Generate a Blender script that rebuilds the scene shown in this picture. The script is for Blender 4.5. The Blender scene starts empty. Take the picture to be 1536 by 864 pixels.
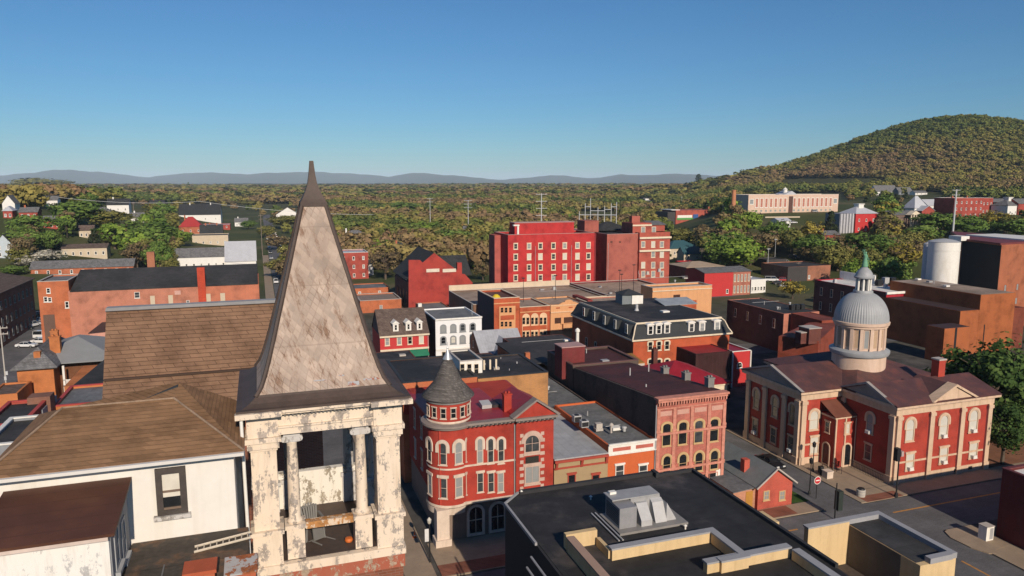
import bpy, bmesh, math, random
import numpy as np
from mathutils import Vector, Matrix
R = math.radians
PI = math.pi
rnd = random.Random(7)
S = bpy.context.scene
C = S.collection

# ------------------------------------------------------------------ camera, sky, sun, exposure
FPX, CAMZ, YAW, HOR = 1100.0, 40.0, R(19), 160.0
PITCH = math.atan(HOR / FPX)
cd = bpy.data.cameras.new('camera')
cd.sensor_width = 36.0
cd.lens = 36.0 * FPX / 1536.0
cd.clip_start = 0.5
cd.clip_end = 60000.0
cam = bpy.data.objects.new('camera', cd)
C.objects.link(cam)
cam.location = (0, 0, CAMZ)
cam.rotation_euler = (PI / 2 - PITCH, 0, -YAW)
S.camera = cam

SUN_EL, SUN_AZ = R(27), R(179.0)          # azimuth clockwise from +Y
HAZE = 5.0e-5
W = bpy.data.worlds.new('World')
S.world = W
W.use_nodes = True
nt = W.node_tree
nt.nodes.clear()
out = nt.nodes.new('ShaderNodeOutputWorld')
bg = nt.nodes.new('ShaderNodeBackground')
sky = nt.nodes.new('ShaderNodeTexSky')
sky.sky_type = 'NISHITA'
sky.sun_disc = False
sky.sun_elevation = SUN_EL
sky.sun_rotation = SUN_AZ
sky.altitude = 0
sky.air_density = 1.08
sky.dust_density = 0.05
sky.ozone_density = 10.0
bg.inputs['Strength'].default_value = 0.078
wb = nt.nodes.new('ShaderNodeMix'); wb.data_type = 'RGBA'; wb.blend_type = 'MULTIPLY'; wb.inputs[0].default_value = 1.0
wb.inputs[7].default_value = (0.86, 1.02, 1.0, 1)          # white balance of the air
nt.links.new(sky.outputs[0], wb.inputs[6])
nt.links.new(wb.outputs[2], bg.inputs['Color'])
nt.links.new(bg.outputs[0], out.inputs['Surface'])
sl = bpy.data.lights.new('sun', 'SUN')
sl.energy = 4.9
sl.angle = R(0.5)
sl.color = (1.0, 0.86, 0.70)
so = bpy.data.objects.new('sun', sl)
C.objects.link(so)
so.location = (0, -50, 200)
sd = Vector((math.sin(SUN_AZ) * math.cos(SUN_EL), math.cos(SUN_AZ) * math.cos(SUN_EL), math.sin(SUN_EL)))
so.rotation_euler = sd.to_track_quat('Z', 'Y').to_euler()
S.view_settings.view_transform = 'Standard'
S.view_settings.look = 'None'
S.view_settings.exposure = 0.0
S.view_settings.gamma = 1.0
S.cycles.max_bounces = 4
S.cycles.diffuse_bounces = 2
S.cycles.glossy_bounces = 2
S.cycles.volume_bounces = 0
S.cycles.use_denoising = True

# ------------------------------------------------------------------ survey: a sight line met with a real plane
FW = Vector((math.sin(YAW) * math.cos(PITCH), math.cos(YAW) * math.cos(PITCH), -math.sin(PITCH)))
RT = Vector((math.cos(YAW), -math.sin(YAW), 0))
UP = RT.cross(FW)
EYE = Vector((0, 0, CAMZ))
def ray(u, v): return FW * FPX + RT * (u - 768) - UP * (v - 432)
def at(u, v, z=0.0):
    d = ray(u, v); return EYE + d * ((z - CAMZ) / d.z)
def atY(u, v, Y):
    d = ray(u, v); return EYE + d * (Y / d.y)
def atX(u, v, X):
    d = ray(u, v); return EYE + d * (X / d.x)
def atD(u, v, D):
    """at horizontal distance D along the sight line"""
    d = ray(u, v); return EYE + d * (D / math.hypot(d.x, d.y))
def FX(u, v, Y): return atY(u, v, Y).x
def FZ(u, v, Y): return atY(u, v, Y).z

# ------------------------------------------------------------------ materials
MATS = {}
def nodes(name):
    m = bpy.data.materials.new(name); m.use_nodes = True
    t = m.node_tree; b = t.nodes['Principled BSDF']
    return m, t, b
def N(t, typ, **kw):
    n = t.nodes.new(typ)
    for k, v in kw.items(): setattr(n, k, v)
    return n
def setin(n, **kw):
    for k, v in kw.items(): n.inputs[k.replace('_', ' ')].default_value = v
def mixc(t, a, b, fac, mode='MIX'):
    n = N(t, 'ShaderNodeMix', data_type='RGBA', blend_type=mode)
    for i, s in ((6, a), (7, b), (0, fac)):
        if hasattr(s, 'is_linked') or hasattr(s, 'links'): t.links.new(s, n.inputs[i])
        else: n.inputs[i].default_value = (tuple(s) + (1,) if i else s) if not isinstance(s, (int, float)) else s
    return n.outputs[2]
def ramp(t, src, stops):
    n = N(t, 'ShaderNodeValToRGB'); t.links.new(src, n.inputs[0])
    e = n.color_ramp.elements
    while len(e) < len(stops): e.new(0.5)
    for k, (p, c) in enumerate(stops):
        e[k].position = p; e[k].color = tuple(c) + (1,) if len(c) == 3 else c
    return n.outputs[0]
def pos(t):
    """position on the thing itself"""
    return N(t, 'ShaderNodeTexCoord').outputs['Object']
def wallvec(t, src):
    s = N(t, 'ShaderNodeSeparateXYZ'); t.links.new(src, s.inputs[0])
    a = N(t, 'ShaderNodeMath', operation='ADD'); t.links.new(s.outputs[0], a.inputs[0]); t.links.new(s.outputs[1], a.inputs[1])
    c = N(t, 'ShaderNodeCombineXYZ'); t.links.new(a.outputs[0], c.inputs[0]); t.links.new(s.outputs[2], c.inputs[1])
    return c.outputs[0]
def noise(t, vec, scale, detail=4, rough=0.6, stretch=None):
    if stretch:
        mp = N(t, 'ShaderNodeMapping'); mp.inputs['Scale'].default_value = stretch
        t.links.new(vec, mp.inputs[0]); vec = mp.outputs[0]
    n = N(t, 'ShaderNodeTexNoise'); setin(n, Scale=scale, Detail=detail, Roughness=rough)
    t.links.new(vec, n.inputs['Vector']); return n.outputs[0]
def bump(t, b, h, strength=0.3, dist=0.05):
    n = N(t, 'ShaderNodeBump'); setin(n, Strength=strength, Distance=dist)
    t.links.new(h, n.inputs['Height']); t.links.new(n.outputs[0], b.inputs['Normal'])
def dk(c, k): return tuple(x * k for x in c)
def plain(name, col, rough=0.7, var=0.18, scale=0.6, spec=0.3, metal=0.0, bmp=0.0, streak=0.0):
    if name in MATS: return MATS[name]
    m, t, b = nodes(name); p = pos(t)
    n1 = noise(t, p, scale, 5); n2 = noise(t, p, scale * 7, 3)
    f = N(t, 'ShaderNodeMath', operation='MULTIPLY_ADD'); t.links.new(n1, f.inputs[0]); f.inputs[1].default_value = 0.65
    g = N(t, 'ShaderNodeMath', operation='MULTIPLY'); t.links.new(n2, g.inputs[0]); g.inputs[1].default_value = 0.35
    t.links.new(g.outputs[0], f.inputs[2])
    c = ramp(t, f.outputs[0], [(0.3, dk(col, 1 - var)), (0.5, col), (0.7, dk(col, 1 + var))])
    if streak:
        s = noise(t, wallvec(t, p), 1.0, 4, 0.65, (1.6, 0.13, 1))
        s = ramp(t, s, [(0.46, (1, 1, 1)), (0.75, dk((1, 0.97, 0.92), 1 - streak))])
        c = mixc(t, c, s, 1.0, 'MULTIPLY')
    t.links.new(c, b.inputs['Base Color'])
    setin(b, Roughness=rough, Metallic=metal); b.inputs['Specular IOR Level'].default_value = spec
    if bmp: bump(t, b, n2, bmp, 0.03)
    MATS[name] = m; return m
def brick(name, col, mortar=None, var=0.25, streak=0.35, mfac=0.5, stain=(0.25, 0.2, 0.17), k=1.0):
    """painted or bare brick: courses, per-brick tone, weather streaks"""
    if name in MATS: return MATS[name]
    m, t, b = nodes(name); p = pos(t); wv = wallvec(t, p)
    br = N(t, 'ShaderNodeTexBrick'); setin(br, Scale=1.0)
    br.inputs['Brick Width'].default_value = 0.24 * k; br.inputs['Row Height'].default_value = 0.08 * k
    br.inputs['Mortar Size'].default_value = 0.008 * k; br.inputs['Bias'].default_value = 0.0
    br.inputs['Color1'].default_value = dk(col, 1 - var) + (1,); br.inputs['Color2'].default_value = dk(col, 1 + var) + (1,)
    mo = mortar or dk(col, 0.75)
    br.inputs['Mortar'].default_value = tuple(mo) + (1,)
    t.links.new(wv, br.inputs['Vector'])
    n = noise(t, p, 0.35, 6, 0.65)
    c = mixc(t, br.outputs[0], tuple(col), 1 - mfac)
    c = mixc(t, c, ramp(t, n, [(0.3, (0.62, 0.62, 0.63)), (0.5, (1, 1, 1)), (0.68, (1.16, 1.15, 1.13))]), 1.0, 'MULTIPLY')
    s = noise(t, wv, 1.0, 5, 0.7, (1.3, 0.12, 1))
    sf = ramp(t, s, [(0.5, (0, 0, 0)), (0.85, (streak,) * 3)])
    c = mixc(t, c, dk(col, 0.35) if stain is None else tuple((0.5 * a + 0.5 * x) * 0.7 for a, x in zip(stain, col)), sf)
    t.links.new(c, b.inputs['Base Color']); setin(b, Roughness=0.85); b.inputs['Specular IOR Level'].default_value = 0.2
    bump(t, b, br.outputs[1], -0.25, 0.01)
    MATS[name] = m; return m
def shingle(name, col, row=0.3, var=0.3, line=0.5, wid=0.35, rough=0.9, slope=True):
    """roof shingles in courses (rows follow the height on a slope)"""
    if name in MATS: return MATS[name]
    m, t, b = nodes(name); p = pos(t); wv = wallvec(t, p)
    br = N(t, 'ShaderNodeTexBrick'); setin(br, Scale=1.0)
    br.inputs['Brick Width'].default_value = wid; br.inputs['Row Height'].default_value = row
    br.inputs['Mortar Size'].default_value = row * 0.09
    br.inputs['Color1'].default_value = dk(col, 1 - var) + (1,); br.inputs['Color2'].default_value = dk(col, 1 + var) + (1,)
    br.inputs['Mortar'].default_value = dk(col, 1 - line) + (1,)
    t.links.new(wv, br.inputs['Vector'])
    n = noise(t, p, 0.8, 6, 0.7, (1, 1, 1))
    c = mixc(t, br.outputs[0], ramp(t, n, [(0.32, (0.6, 0.58, 0.56)), (0.55, (1, 1, 1)), (0.75, (1.25, 1.22, 1.18))]), 1.0, 'MULTIPLY')
    t.links.new(c, b.inputs['Base Color']); setin(b, Roughness=rough); b.inputs['Specular IOR Level'].default_value = 0.2
    bump(t, b, br.outputs[1], -0.5, row * 0.1)
    MATS[name] = m; return m
def seam(name, col, pitch=0.5, rough=0.45, metal=0.0, axis=0, rust=None):
    """standing-seam sheet metal"""
    if name in MATS: return MATS[name]
    m, t, b = nodes(name); p = pos(t)
    s = N(t, 'ShaderNodeSeparateXYZ'); t.links.new(p, s.inputs[0])
    q = N(t, 'ShaderNodeMath', operation='MULTIPLY'); t.links.new(s.outputs[axis], q.inputs[0]); q.inputs[1].default_value = 1 / pitch
    fr = N(t, 'ShaderNodeMath', operation='FRACT'); t.links.new(q.outputs[0], fr.inputs[0])
    ln = ramp(t, fr.outputs[0], [(0.0, (0, 0, 0)), (0.06, (1, 1, 1)), (0.94, (1, 1, 1)), (1.0, (0, 0, 0))])
    n = noise(t, p, 0.5, 5, 0.65)
    c = ramp(t, n, [(0.3, dk(col, 0.75)), (0.5, col), (0.72, rust or dk(col, 1.2))])
    c = mixc(t, c, dk(col, 0.65), N1(t, ln))
    t.links.new(c, b.inputs['Base Color']); setin(b, Roughness=rough, Metallic=metal); b.inputs['Specular IOR Level'].default_value = 0.35
    bump(t, b, ln, -0.5, 0.04)
    MATS[name] = m; return m
def N1(t, colout):
    i = N(t, 'ShaderNodeInvert'); t.links.new(colout, i.inputs[1]); 
    r = N(t, 'ShaderNodeMath', operation='MULTIPLY'); t.links.new(i.outputs[0], r.inputs[0]); r.inputs[1].default_value = 0.7
    return r.outputs[0]
def peel(name, paint, under, amount=0.5, stain=(0.3, 0.2, 0.12)):
    """old paint flaking off bare, weathered wood or plaster"""
    if name in MATS: return MATS[name]
    m, t, b = nodes(name); p = pos(t); wv = wallvec(t, p)
    n1 = noise(t, p, 2.2, 10, 0.72, (1.3, 1.3, 0.55)); n2 = noise(t, p, 9, 8, 0.7); n3 = noise(t, wv, 1.0, 6, 0.7, (3.5, 0.5, 1))
    a = N(t, 'ShaderNodeMath', operation='MULTIPLY_ADD'); t.links.new(n2, a.inputs[0]); a.inputs[1].default_value = 0.45; t.links.new(n1, a.inputs[2])
    f = ramp(t, a.outputs[0], [(0.72 + (0.5 - amount) * 0.3, (0, 0, 0)), (0.76 + (0.5 - amount) * 0.3, (1, 1, 1))])
    u = ramp(t, n2, [(0.3, dk(under, 0.5)), (0.55, under), (0.75, dk(under, 1.5))])
    pc = mixc(t, paint, stain, ramp(t, n3, [(0.5, (0, 0, 0)), (0.9, (0.55,) * 3)]))
    c = mixc(t, pc, u, f)
    t.links.new(c, b.inputs['Base Color']); setin(b, Roughness=0.8); b.inputs['Specular IOR Level'].default_value = 0.25
    bump(t, b, f, -0.4, 0.012)
    MATS[name] = m; return m
def membrane(name, col, patch=(1.7, 1.6, 1.5), scale=0.16, rough=0.75):
    """flat roof sheet with ponding rings, patches and laps"""
    if name in MATS: return MATS[name]
    m, t, b = nodes(name); p = pos(t)
    n1 = noise(t, p, scale, 6, 0.6); n2 = noise(t, p, scale * 9, 4, 0.6); n3 = noise(t, p, 3.0, 4)
    c = ramp(t, n1, [(0.35, dk(col, 0.7)), (0.5, col), (0.58, tuple(a * b_ for a, b_ in zip(col, patch))), (0.7, dk(col, 1.1))])
    c = mixc(t, c, ramp(t, n2, [(0.3, (0.75,) * 3), (0.7, (1.2,) * 3)]), 1.0, 'MULTIPLY')
    br = N(t, 'ShaderNodeTexBrick'); setin(br, Scale=1.0)
    br.inputs['Brick Width'].default_value = 9.0; br.inputs['Row Height'].default_value = 1.9; br.inputs['Mortar Size'].default_value = 0.035
    br.inputs['Color1'].default_value = (1, 1, 1, 1); br.inputs['Color2'].default_value = (0.86, 0.86, 0.86, 1); br.inputs['Mortar'].default_value = (0.7, 0.7, 0.7, 1)
    t.links.new(p, br.inputs['Vector'])
    c = mixc(t, c, br.outputs[0], 1.0, 'MULTIPLY')
    t.links.new(c, b.inputs['Base Color']); setin(b, Roughness=rough); b.inputs['Specular IOR Level'].default_value = 0.25
    bump(t, b, n3, 0.15, 0.02)
    MATS[name] = m; return m
def glassmat(name, col, rough=0.08):
    if name in MATS: return MATS[name]
    m, t, b = nodes(name); p = pos(t)
    n = noise(t, p, 1.3, 2)
    t.links.new(ramp(t, n, [(0.35, dk(col, 0.6)), (0.65, dk(col, 1.4))]), b.inputs['Base Color'])
    setin(b, Roughness=rough); b.inputs['Specular IOR Level'].default_value = 0.6
    MATS[name] = m; return m

# ------------------------------------------------------------------ mesh builder
class MB:
    """collects faces; build() links ONE mesh object"""
    def __init__(s): s.v = []; s.f = []; s.smooth = []
    def add(s, vs, fs, sm=False):
        o = len(s.v); s.v += [tuple(p) for p in vs]
        for f in fs: s.f.append(tuple(o + i for i in f)); s.smooth.append(sm)
        return s
    def box(s, x0, x1, y0, y1, z0, z1):
        if x0 > x1: x0, x1 = x1, x0
        if y0 > y1: y0, y1 = y1, y0
        if z0 > z1: z0, z1 = z1, z0
        return s.add([(x0, y0, z0), (x1, y0, z0), (x1, y1, z0), (x0, y1, z0), (x0, y0, z1), (x1, y0, z1), (x1, y1, z1), (x0, y1, z1)],
                     [(0, 3, 2, 1), (4, 5, 6, 7), (0, 1, 5, 4), (1, 2, 6, 5), (2, 3, 7, 6), (3, 0, 4, 7)])
    def poly(s, pts): return s.add(pts, [tuple(range(len(pts)))])
    def slab(s, pts, t=0.12, n=None):
        """a polygon given thickness t against its normal"""
        P = [Vector(p) for p in pts]
        if n is None:
            n = Vector((0, 0, 0))
            for i in range(len(P)): n += P[i].cross(P[(i + 1) % len(P)])
            n.normalize()
        Q = [p - Vector(n) * t for p in P]; k = len(P)
        return s.add(P + Q, [tuple(range(k)), tuple(range(2 * k - 1, k - 1, -1))] + [(i, i + k, (i + 1) % k + k, (i + 1) % k) for i in range(k)])
    def prism(s, prof, axis, a0, a1):
        """closed 2-D profile pushed along an axis: 'y' profile is (x,z); 'x' profile is (y,z); 'z' profile is (x,y)"""
        def P(p, a): return (p[0], a, p[1]) if axis == 'y' else ((a, p[0], p[1]) if axis == 'x' else (p[0], p[1], a))
        k = len(prof)
        return s.add([P(p, a0) for p in prof] + [P(p, a1) for p in prof],
                     [tuple(range(k)), tuple(range(2 * k - 1, k - 1, -1))] + [(i, i + k, (i + 1) % k + k, (i + 1) % k) for i in range(k)])
    def lathe(s, cx, cy, prof, n=24, a0=0.0, a1=2 * PI, sm=True, cap=True):
        full = abs(a1 - a0 - 2 * PI) < 1e-6
        m = n if full else n + 1
        vs = []
        for (r, z) in prof:
            for i in range(m):
                a = a0 + (a1 - a0) * i / n
                vs.append((cx + r * math.cos(a), cy + r * math.sin(a), z))
        fs = []
        for j in range(len(prof) - 1):
            for i in range(n):
                i2 = (i + 1) % m if full else i + 1
                fs.append((j * m + i, j * m + i2, (j + 1) * m + i2, (j + 1) * m + i))
        s.add(vs, fs, sm)
        if cap and full:
            k = len(prof) - 1
            if prof[0][0] > 1e-4: s.f.append(tuple(len(s.v) - len(vs) + i for i in range(m - 1, -1, -1))); s.smooth.append(False)
            if prof[k][0] > 1e-4: s.f.append(tuple(len(s.v) - len(vs) + k * m + i for i in range(m))); s.smooth.append(False)
        return s
    def tube(s, p0, p1, r0, r1=None, n=8):
        r1 = r0 if r1 is None else r1
        a, b = Vector(p0), Vector(p1); d = (b - a).normalized()
        x = d.orthogonal().normalized(); y = d.cross(x)
        vs = [a + (x * math.cos(2 * PI * i / n) + y * math.sin(2 * PI * i / n)) * r0 for i in range(n)] + \
             [b + (x * math.cos(2 * PI * i / n) + y * math.sin(2 * PI * i / n)) * r1 for i in range(n)]
        return s.add(vs, [(i, (i + 1) % n, (i + 1) % n + n, i + n) for i in range(n)] + [tuple(range(n - 1, -1, -1)), tuple(range(n, 2 * n))], True)
    def build(s, name, mat, parent=None, loc=None):
        o0 = Vector(loc) if loc is not None else (Vector(parent['_w']) if parent is not None and '_w' in parent else Vector((0, 0, 0)))
        me = bpy.data.meshes.new(name)
        me.from_pydata([tuple(Vector(p) - o0) for p in s.v], [], s.f)
        me.polygons.foreach_set('use_smooth', s.smooth)
        me.materials.append(mat)
        bm = bmesh.new(); bm.from_mesh(me); bmesh.ops.recalc_face_normals(bm, faces=bm.faces); bm.to_mesh(me); bm.free()
        if any(s.smooth): me.set_sharp_from_angle(angle=R(38))
        o = bpy.data.objects.new(name, me); C.objects.link(o)
        if parent is None: o.location = o0
        else:
            o.parent = parent
            o.location = o0 - Vector(parent['_w']) if '_w' in parent else (0, 0, 0)
            if loc is None and '_w' in parent: o.location = (0, 0, 0)
            o['_w'] = list(o0)
        return o
def tag(o, label, cat=None, group=None, kind=None):
    if label: o['label'] = label
    if cat: o['category'] = cat
    if group: o['group'] = group
    if kind: o['kind'] = kind
    return o
def thing(name, label, cat, loc, group=None, rz=0.0):
    o = bpy.data.objects.new(name, None); C.objects.link(o)
    o.empty_display_size = 0.3
    o.location = loc; o.rotation_euler = (0, 0, rz)
    o['_w'] = [float(a) for a in loc]
    return tag(o, label, cat, group)
def kids(o): return [c for c in o.children]
def dup(root, loc, rz=0.0, label=None, group=None, scale=None):
    """copy of a thing with copies of its parts and sub-parts, mesh data shared"""
    r = root.copy(); C.objects.link(r); r.location = loc; r.rotation_euler = (0, 0, rz)
    if scale is not None: r.scale = scale if hasattr(scale, '__len__') else (scale,) * 3
    if label: r['label'] = label
    if group: r['group'] = group
    for ch in list(root.children):
        c = ch.copy(); C.objects.link(c); c.parent = r
        for g in list(ch.children):
            d = g.copy(); C.objects.link(d); d.parent = c
    return r
def setmat(o, m):
    o.material_slots[0].link = 'OBJECT'; o.material_slots[0].material = m

# ------------------------------------------------------------------ windows (a part), pane and sill (sub-parts), meshes shared
WCACHE = {}
GL = [glassmat('window_glass_dark', (0.012, 0.014, 0.017)), glassmat('window_glass_grey', (0.05, 0.055, 0.06), 0.12)]
BLIND = plain('window_blind', (0.52, 0.50, 0.44), 0.6, 0.1)
BLIND2 = plain('window_blind_grey', (0.25, 0.26, 0.26), 0.5, 0.15)
WHITE = plain('white_paint', (0.72, 0.70, 0.65), 0.55, 0.08, 1.5, streak=0.15)
CREAM = plain('cream_paint', (0.66, 0.56, 0.42), 0.6, 0.08, 1.5, streak=0.15)
def outline(w, h, arch, inset=0.0, n=10):
    w2 = w / 2 - inset
    if not arch: return [(-w2, inset), (w2, inset), (w2, h - inset), (-w2, h - inset)]
    rise = (w / 2 if arch is True else w * arch)
    c = h - rise
    pts = [(-w2, inset), (w2, inset)]
    ry = rise - inset
    for i in range(n + 1):
        a = PI * i / n; pts.append((w2 * math.cos(a), c + ry * math.sin(a)))
    return pts
def win_mesh(w, h, arch, fw, hood, bars, proud, sill):
    k = (round(w, 2), round(h, 2), arch, fw, hood, bars, proud, sill)
    if k in WCACHE: return WCACHE[k]
    fr = MB()
    o = outline(w, h, arch); i = outline(w, h, arch, fw); n = len(o)
    for y0, y1 in ((-proud, 0.0),):
        vs = [(p[0], y0, p[1]) for p in o] + [(p[0], y0, p[1]) for p in i] + [(p[0], y1, p[1]) for p in o] + [(p[0], y1, p[1]) for p in i]
        fs = []
        for a in range(n):
            b = (a + 1) % n
            fs += [(a, b, n + b, n + a), (a, 2 * n + a, 2 * n + b, b), (n + a, n + b, 3 * n + b, 3 * n + a)]
        fr.add(vs, fs)
    bt = 0.045
    for q in range(1, bars[1]):
        z = h * q / bars[1]; fr.box(-w / 2 + fw, w / 2 - fw, -proud * 0.8, -0.025, z - bt / 2, z + bt / 2)
    for q in range(1, bars[0]):
        x = -w / 2 + w * q / bars[0]; fr.box(x - bt / 2, x + bt / 2, -proud * 0.8 + 0.004, -0.025, fw, h - fw - (0.0 if not arch else w * 0.12))
    if hood:
        if arch:
            o2 = outline(w + 2 * hood, h + hood, True if arch is True else arch, 0.0); z0 = h * 0.55
            top = [p for p in o if p[1] >= z0]; top2 = [p for p in o2 if p[1] >= z0]
            m_ = min(len(top), len(top2)); top, top2 = top[:m_], top2[:m_]
            top = [(w / 2, z0)] + top + [(-w / 2, z0)]; top2 = [(w / 2 + hood, z0)] + top2 + [(-w / 2 - hood, z0)]
            for q in range(len(top) - 1):
                fr.slab([(top[q][0], -proud - 0.05, top[q][1]), (top[q + 1][0], -proud - 0.05, top[q + 1][1]), (top2[q + 1][0], -proud - 0.05, top2[q + 1][1]), (top2[q][0], -proud - 0.05, top2[q][1])], proud + 0.05, (0, -1, 0))
        else:
            fr.box(-w / 2 - hood * 0.6, w / 2 + hood * 0.6, -proud - 0.06, 0, h + 0.003, h + hood)
    if sill: fr.box(-w / 2 - 0.08, w / 2 + 0.08, -proud - 0.08, 0, -sill, -0.003)
    pn = MB(); p = outline(w, h, arch, fw * 0.6)
    pn.add([(q[0], -0.02, q[1]) for q in p], [tuple(range(len(p)))])
    out_ = []
    for nm, mb in (('window', fr), ('pane', pn)):
        me = bpy.data.meshes.new(nm); me.from_pydata(mb.v, [], mb.f)
        bm = bmesh.new(); bm.from_mesh(me); bmesh.ops.recalc_face_normals(bm, faces=bm.faces)
        if nm == 'pane':
            for f in bm.faces:
                if f.normal.y > 0: f.normal_flip()
        bm.to_mesh(me); bm.free(); me.materials.append(WHITE if nm == 'window' else GL[0])
        out_.append(me)
    WCACHE[k] = out_; return out_
def win(root, face, p, w, h, arch=False, mat=None, pane=None, fw=0.1, hood=0.0, bars=(1, 2), proud=0.09, sill=0.1, off=0.0, name='window'):
    """face F looks to -Y, L to -X, R to +X; p = bottom centre on the wall plane"""
    a, b = win_mesh(w, h, arch, fw, hood, bars, proud, sill)
    o = bpy.data.objects.new(name, a); q = bpy.data.objects.new('pane', b)
    C.objects.link(o); C.objects.link(q)
    o.parent = root; q.parent = o
    o.location = Vector(p) - Vector(root['_w'])
    o.rotation_euler = (0, 0, {'F': 0, 'L': -PI / 2, 'R': PI / 2, 'B': PI}[face])
    o['_w'] = [float(c) for c in p]
    if mat is not None: setmat(o, mat)
    if pane is None: pane = rnd.choice([GL[0], GL[0], GL[1], BLIND2])
    setmat(q, pane)
    return o
def ac_unit(w, wd=0.7):
    """window air conditioner: a sub-part of its window"""
    me = MB().box(-wd / 2, wd / 2, -0.5, 0.0, 0.05, 0.5)
    me.box(-wd / 2 + 0.06, wd / 2 - 0.06, -0.52, -0.5, 0.1, 0.45)
    m = bpy.data.meshes.get('air_conditioner_mesh')
    if m is None:
        m = bpy.data.meshes.new('air_conditioner_mesh'); m.from_pydata(me.v, [], me.f); m.materials.append(WHITE)
    o = bpy.data.objects.new('air_conditioner', m); C.objects.link(o); o.parent = w

# ------------------------------------------------------------------ building helpers
def flat(root, x0, x1, y0, y1, z0, z1, wm, rm, par=0.6, t=0.3, cop=None, roofname='roof'):
    """masonry box with parapet, its roof sheet below the parapet's top, coping"""
    m = MB()
    m.add([(x0, y0, z0), (x1, y0, z0), (x1, y1, z0), (x0, y1, z0), (x0, y0, z1), (x1, y0, z1), (x1, y1, z1), (x0, y1, z1),
           (x0 + t, y0 + t, z1), (x1 - t, y0 + t, z1), (x1 - t, y1 - t, z1), (x0 + t, y1 - t, z1),
           (x0 + t, y0 + t, z1 - par), (x1 - t, y0 + t, z1 - par), (x1 - t, y1 - t, z1 - par), (x0 + t, y1 - t, z1 - par)],
          [(0, 1, 5, 4), (1, 2, 6, 5), (2, 3, 7, 6), (3, 0, 4, 7), (4, 5, 9, 8), (5, 6, 10, 9), (6, 7, 11, 10), (7, 4, 8, 11),
           (8, 9, 13, 12), (9, 10, 14, 13), (10, 11, 15, 14), (11, 8, 12, 15)])
    w = m.build('wall', wm, root)
    r = MB().box(x0 + t, x1 - t, y0 + t, y1 - t, z1 - par - 0.2, z1 - par + 0.004).build(roofname, rm, root)
    if cop is not None:
        e = 0.06; h = 0.12
        c = MB()
        for a in ((x0 - e, x1 + e, y0 - e, y0 + t + e), (x0 - e, x1 + e, y1 - t - e, y1 + e), (x0 - e, x0 + t + e, y0 + t + e + 0.003, y1 - t - e - 0.003), (x1 - t - e, x1 + e, y0 + t + e + 0.003, y1 - t - e - 0.003)):
            c.box(a[0], a[1], a[2], a[3], z1 + 0.003, z1 + h)
        c.build('coping', cop, root)
    return w
def chimney(root, x, y, w, d, z0, z1, m, cap=None):
    c = MB().box(x - w / 2, x + w / 2, y - d / 2, y + d / 2, z0, z1)
    c.box(x - w / 2 - 0.08, x + w / 2 + 0.08, y - d / 2 - 0.08, y + d / 2 + 0.08, z1 + 0.003, z1 + 0.15)
    for q in (-0.22, 0.22): c.box(x + q * w - w * .12, x + q * w + w * .12, y - d * .2, y + d * .2, z1 + .153, z1 + 0.4)
    return c.build('chimney', m, root)
def hip(root, x0, x1, y0, y1, z0, z1, m, ov=0.4, name='roof', t=0.15, ridge=None):
    """hip roof with eaves; ridge along the longer side"""
    x0 -= ov; x1 += ov; y0 -= ov; y1 += ov
    if x1 - x0 >= y1 - y0:
        h = (y1 - y0) / 2; a, b = (x0 + h, (y0 + y1) / 2, z1), (x1 - h, (y0 + y1) / 2, z1)
        F = [((x0, y0, z0), (x1, y0, z0), b, a), ((x1, y1, z0), (x0, y1, z0), a, b), ((x0, y1, z0), (x0, y0, z0), a), ((x1, y0, z0), (x1, y1, z0), b)]
    else:
        h = (x1 - x0) / 2; a, b = ((x0 + x1) / 2, y0 + h, z1), ((x0 + x1) / 2, y1 - h, z1)
        F = [((x0, y0, z0), (x1, y0, z0), a), ((x1, y1, z0), (x0, y1, z0), b), ((x0, y1, z0), (x0, y0, z0), a, b), ((x1, y0, z0), (x1, y1, z0), b, a)]
    mb = MB()
    for f in F: mb.poly(f)
    mb.poly([(x0, y0, z0 - t), (x0, y1, z0 - t), (x1, y1, z0 - t), (x1, y0, z0 - t)])
    q = [(x0, y0), (x1, y0), (x1, y1), (x0, y1)]
    for i in range(4):
        p, r = q[i], q[(i + 1) % 4]; mb.poly([(p[0], p[1], z0 - t), (r[0], r[1], z0 - t), (r[0], r[1], z0), (p[0], p[1], z0)])
    return mb.build(name, m, root)
def gable(root, x0, x1, y0, y1, z0, z1, m, wm=None, axis='x', ov=0.4, t=0.18, name='roof'):
    """gable roof slabs; wm fills the gable ends as part gable_wall"""
    mb = MB()
    if axis == 'x':
        yc = (y0 + y1) / 2; k = (z1 - z0) / (yc - y0); zo = z0 - ov * k
        mb.prism([(y0 - ov, zo), (yc, z1), (y1 + ov, zo), (y1 + ov, zo + t), (yc, z1 + t), (y0 - ov, zo + t)], 'x', x0 - ov, x1 + ov)
        if wm: MB().prism([(y0, z0), (y1, z0), (yc, z1 - 0.003)], 'x', x0, x1).build('gable_wall', wm, root)
    else:
        xc = (x0 + x1) / 2; k = (z1 - z0) / (xc - x0); zo = z0 - ov * k
        mb.prism([(x0 - ov, zo), (xc, z1), (x1 + ov, zo), (x1 + ov, zo + t), (xc, z1 + t), (x0 - ov, zo + t)], 'y', y0 - ov, y1 + ov)
        if wm: MB().prism([(x0, z0), (x1, z0), (xc, z1 - 0.003)], 'y', y0, y1).build('gable_wall', wm, root)
    return mb.build(name, m, root)

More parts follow.
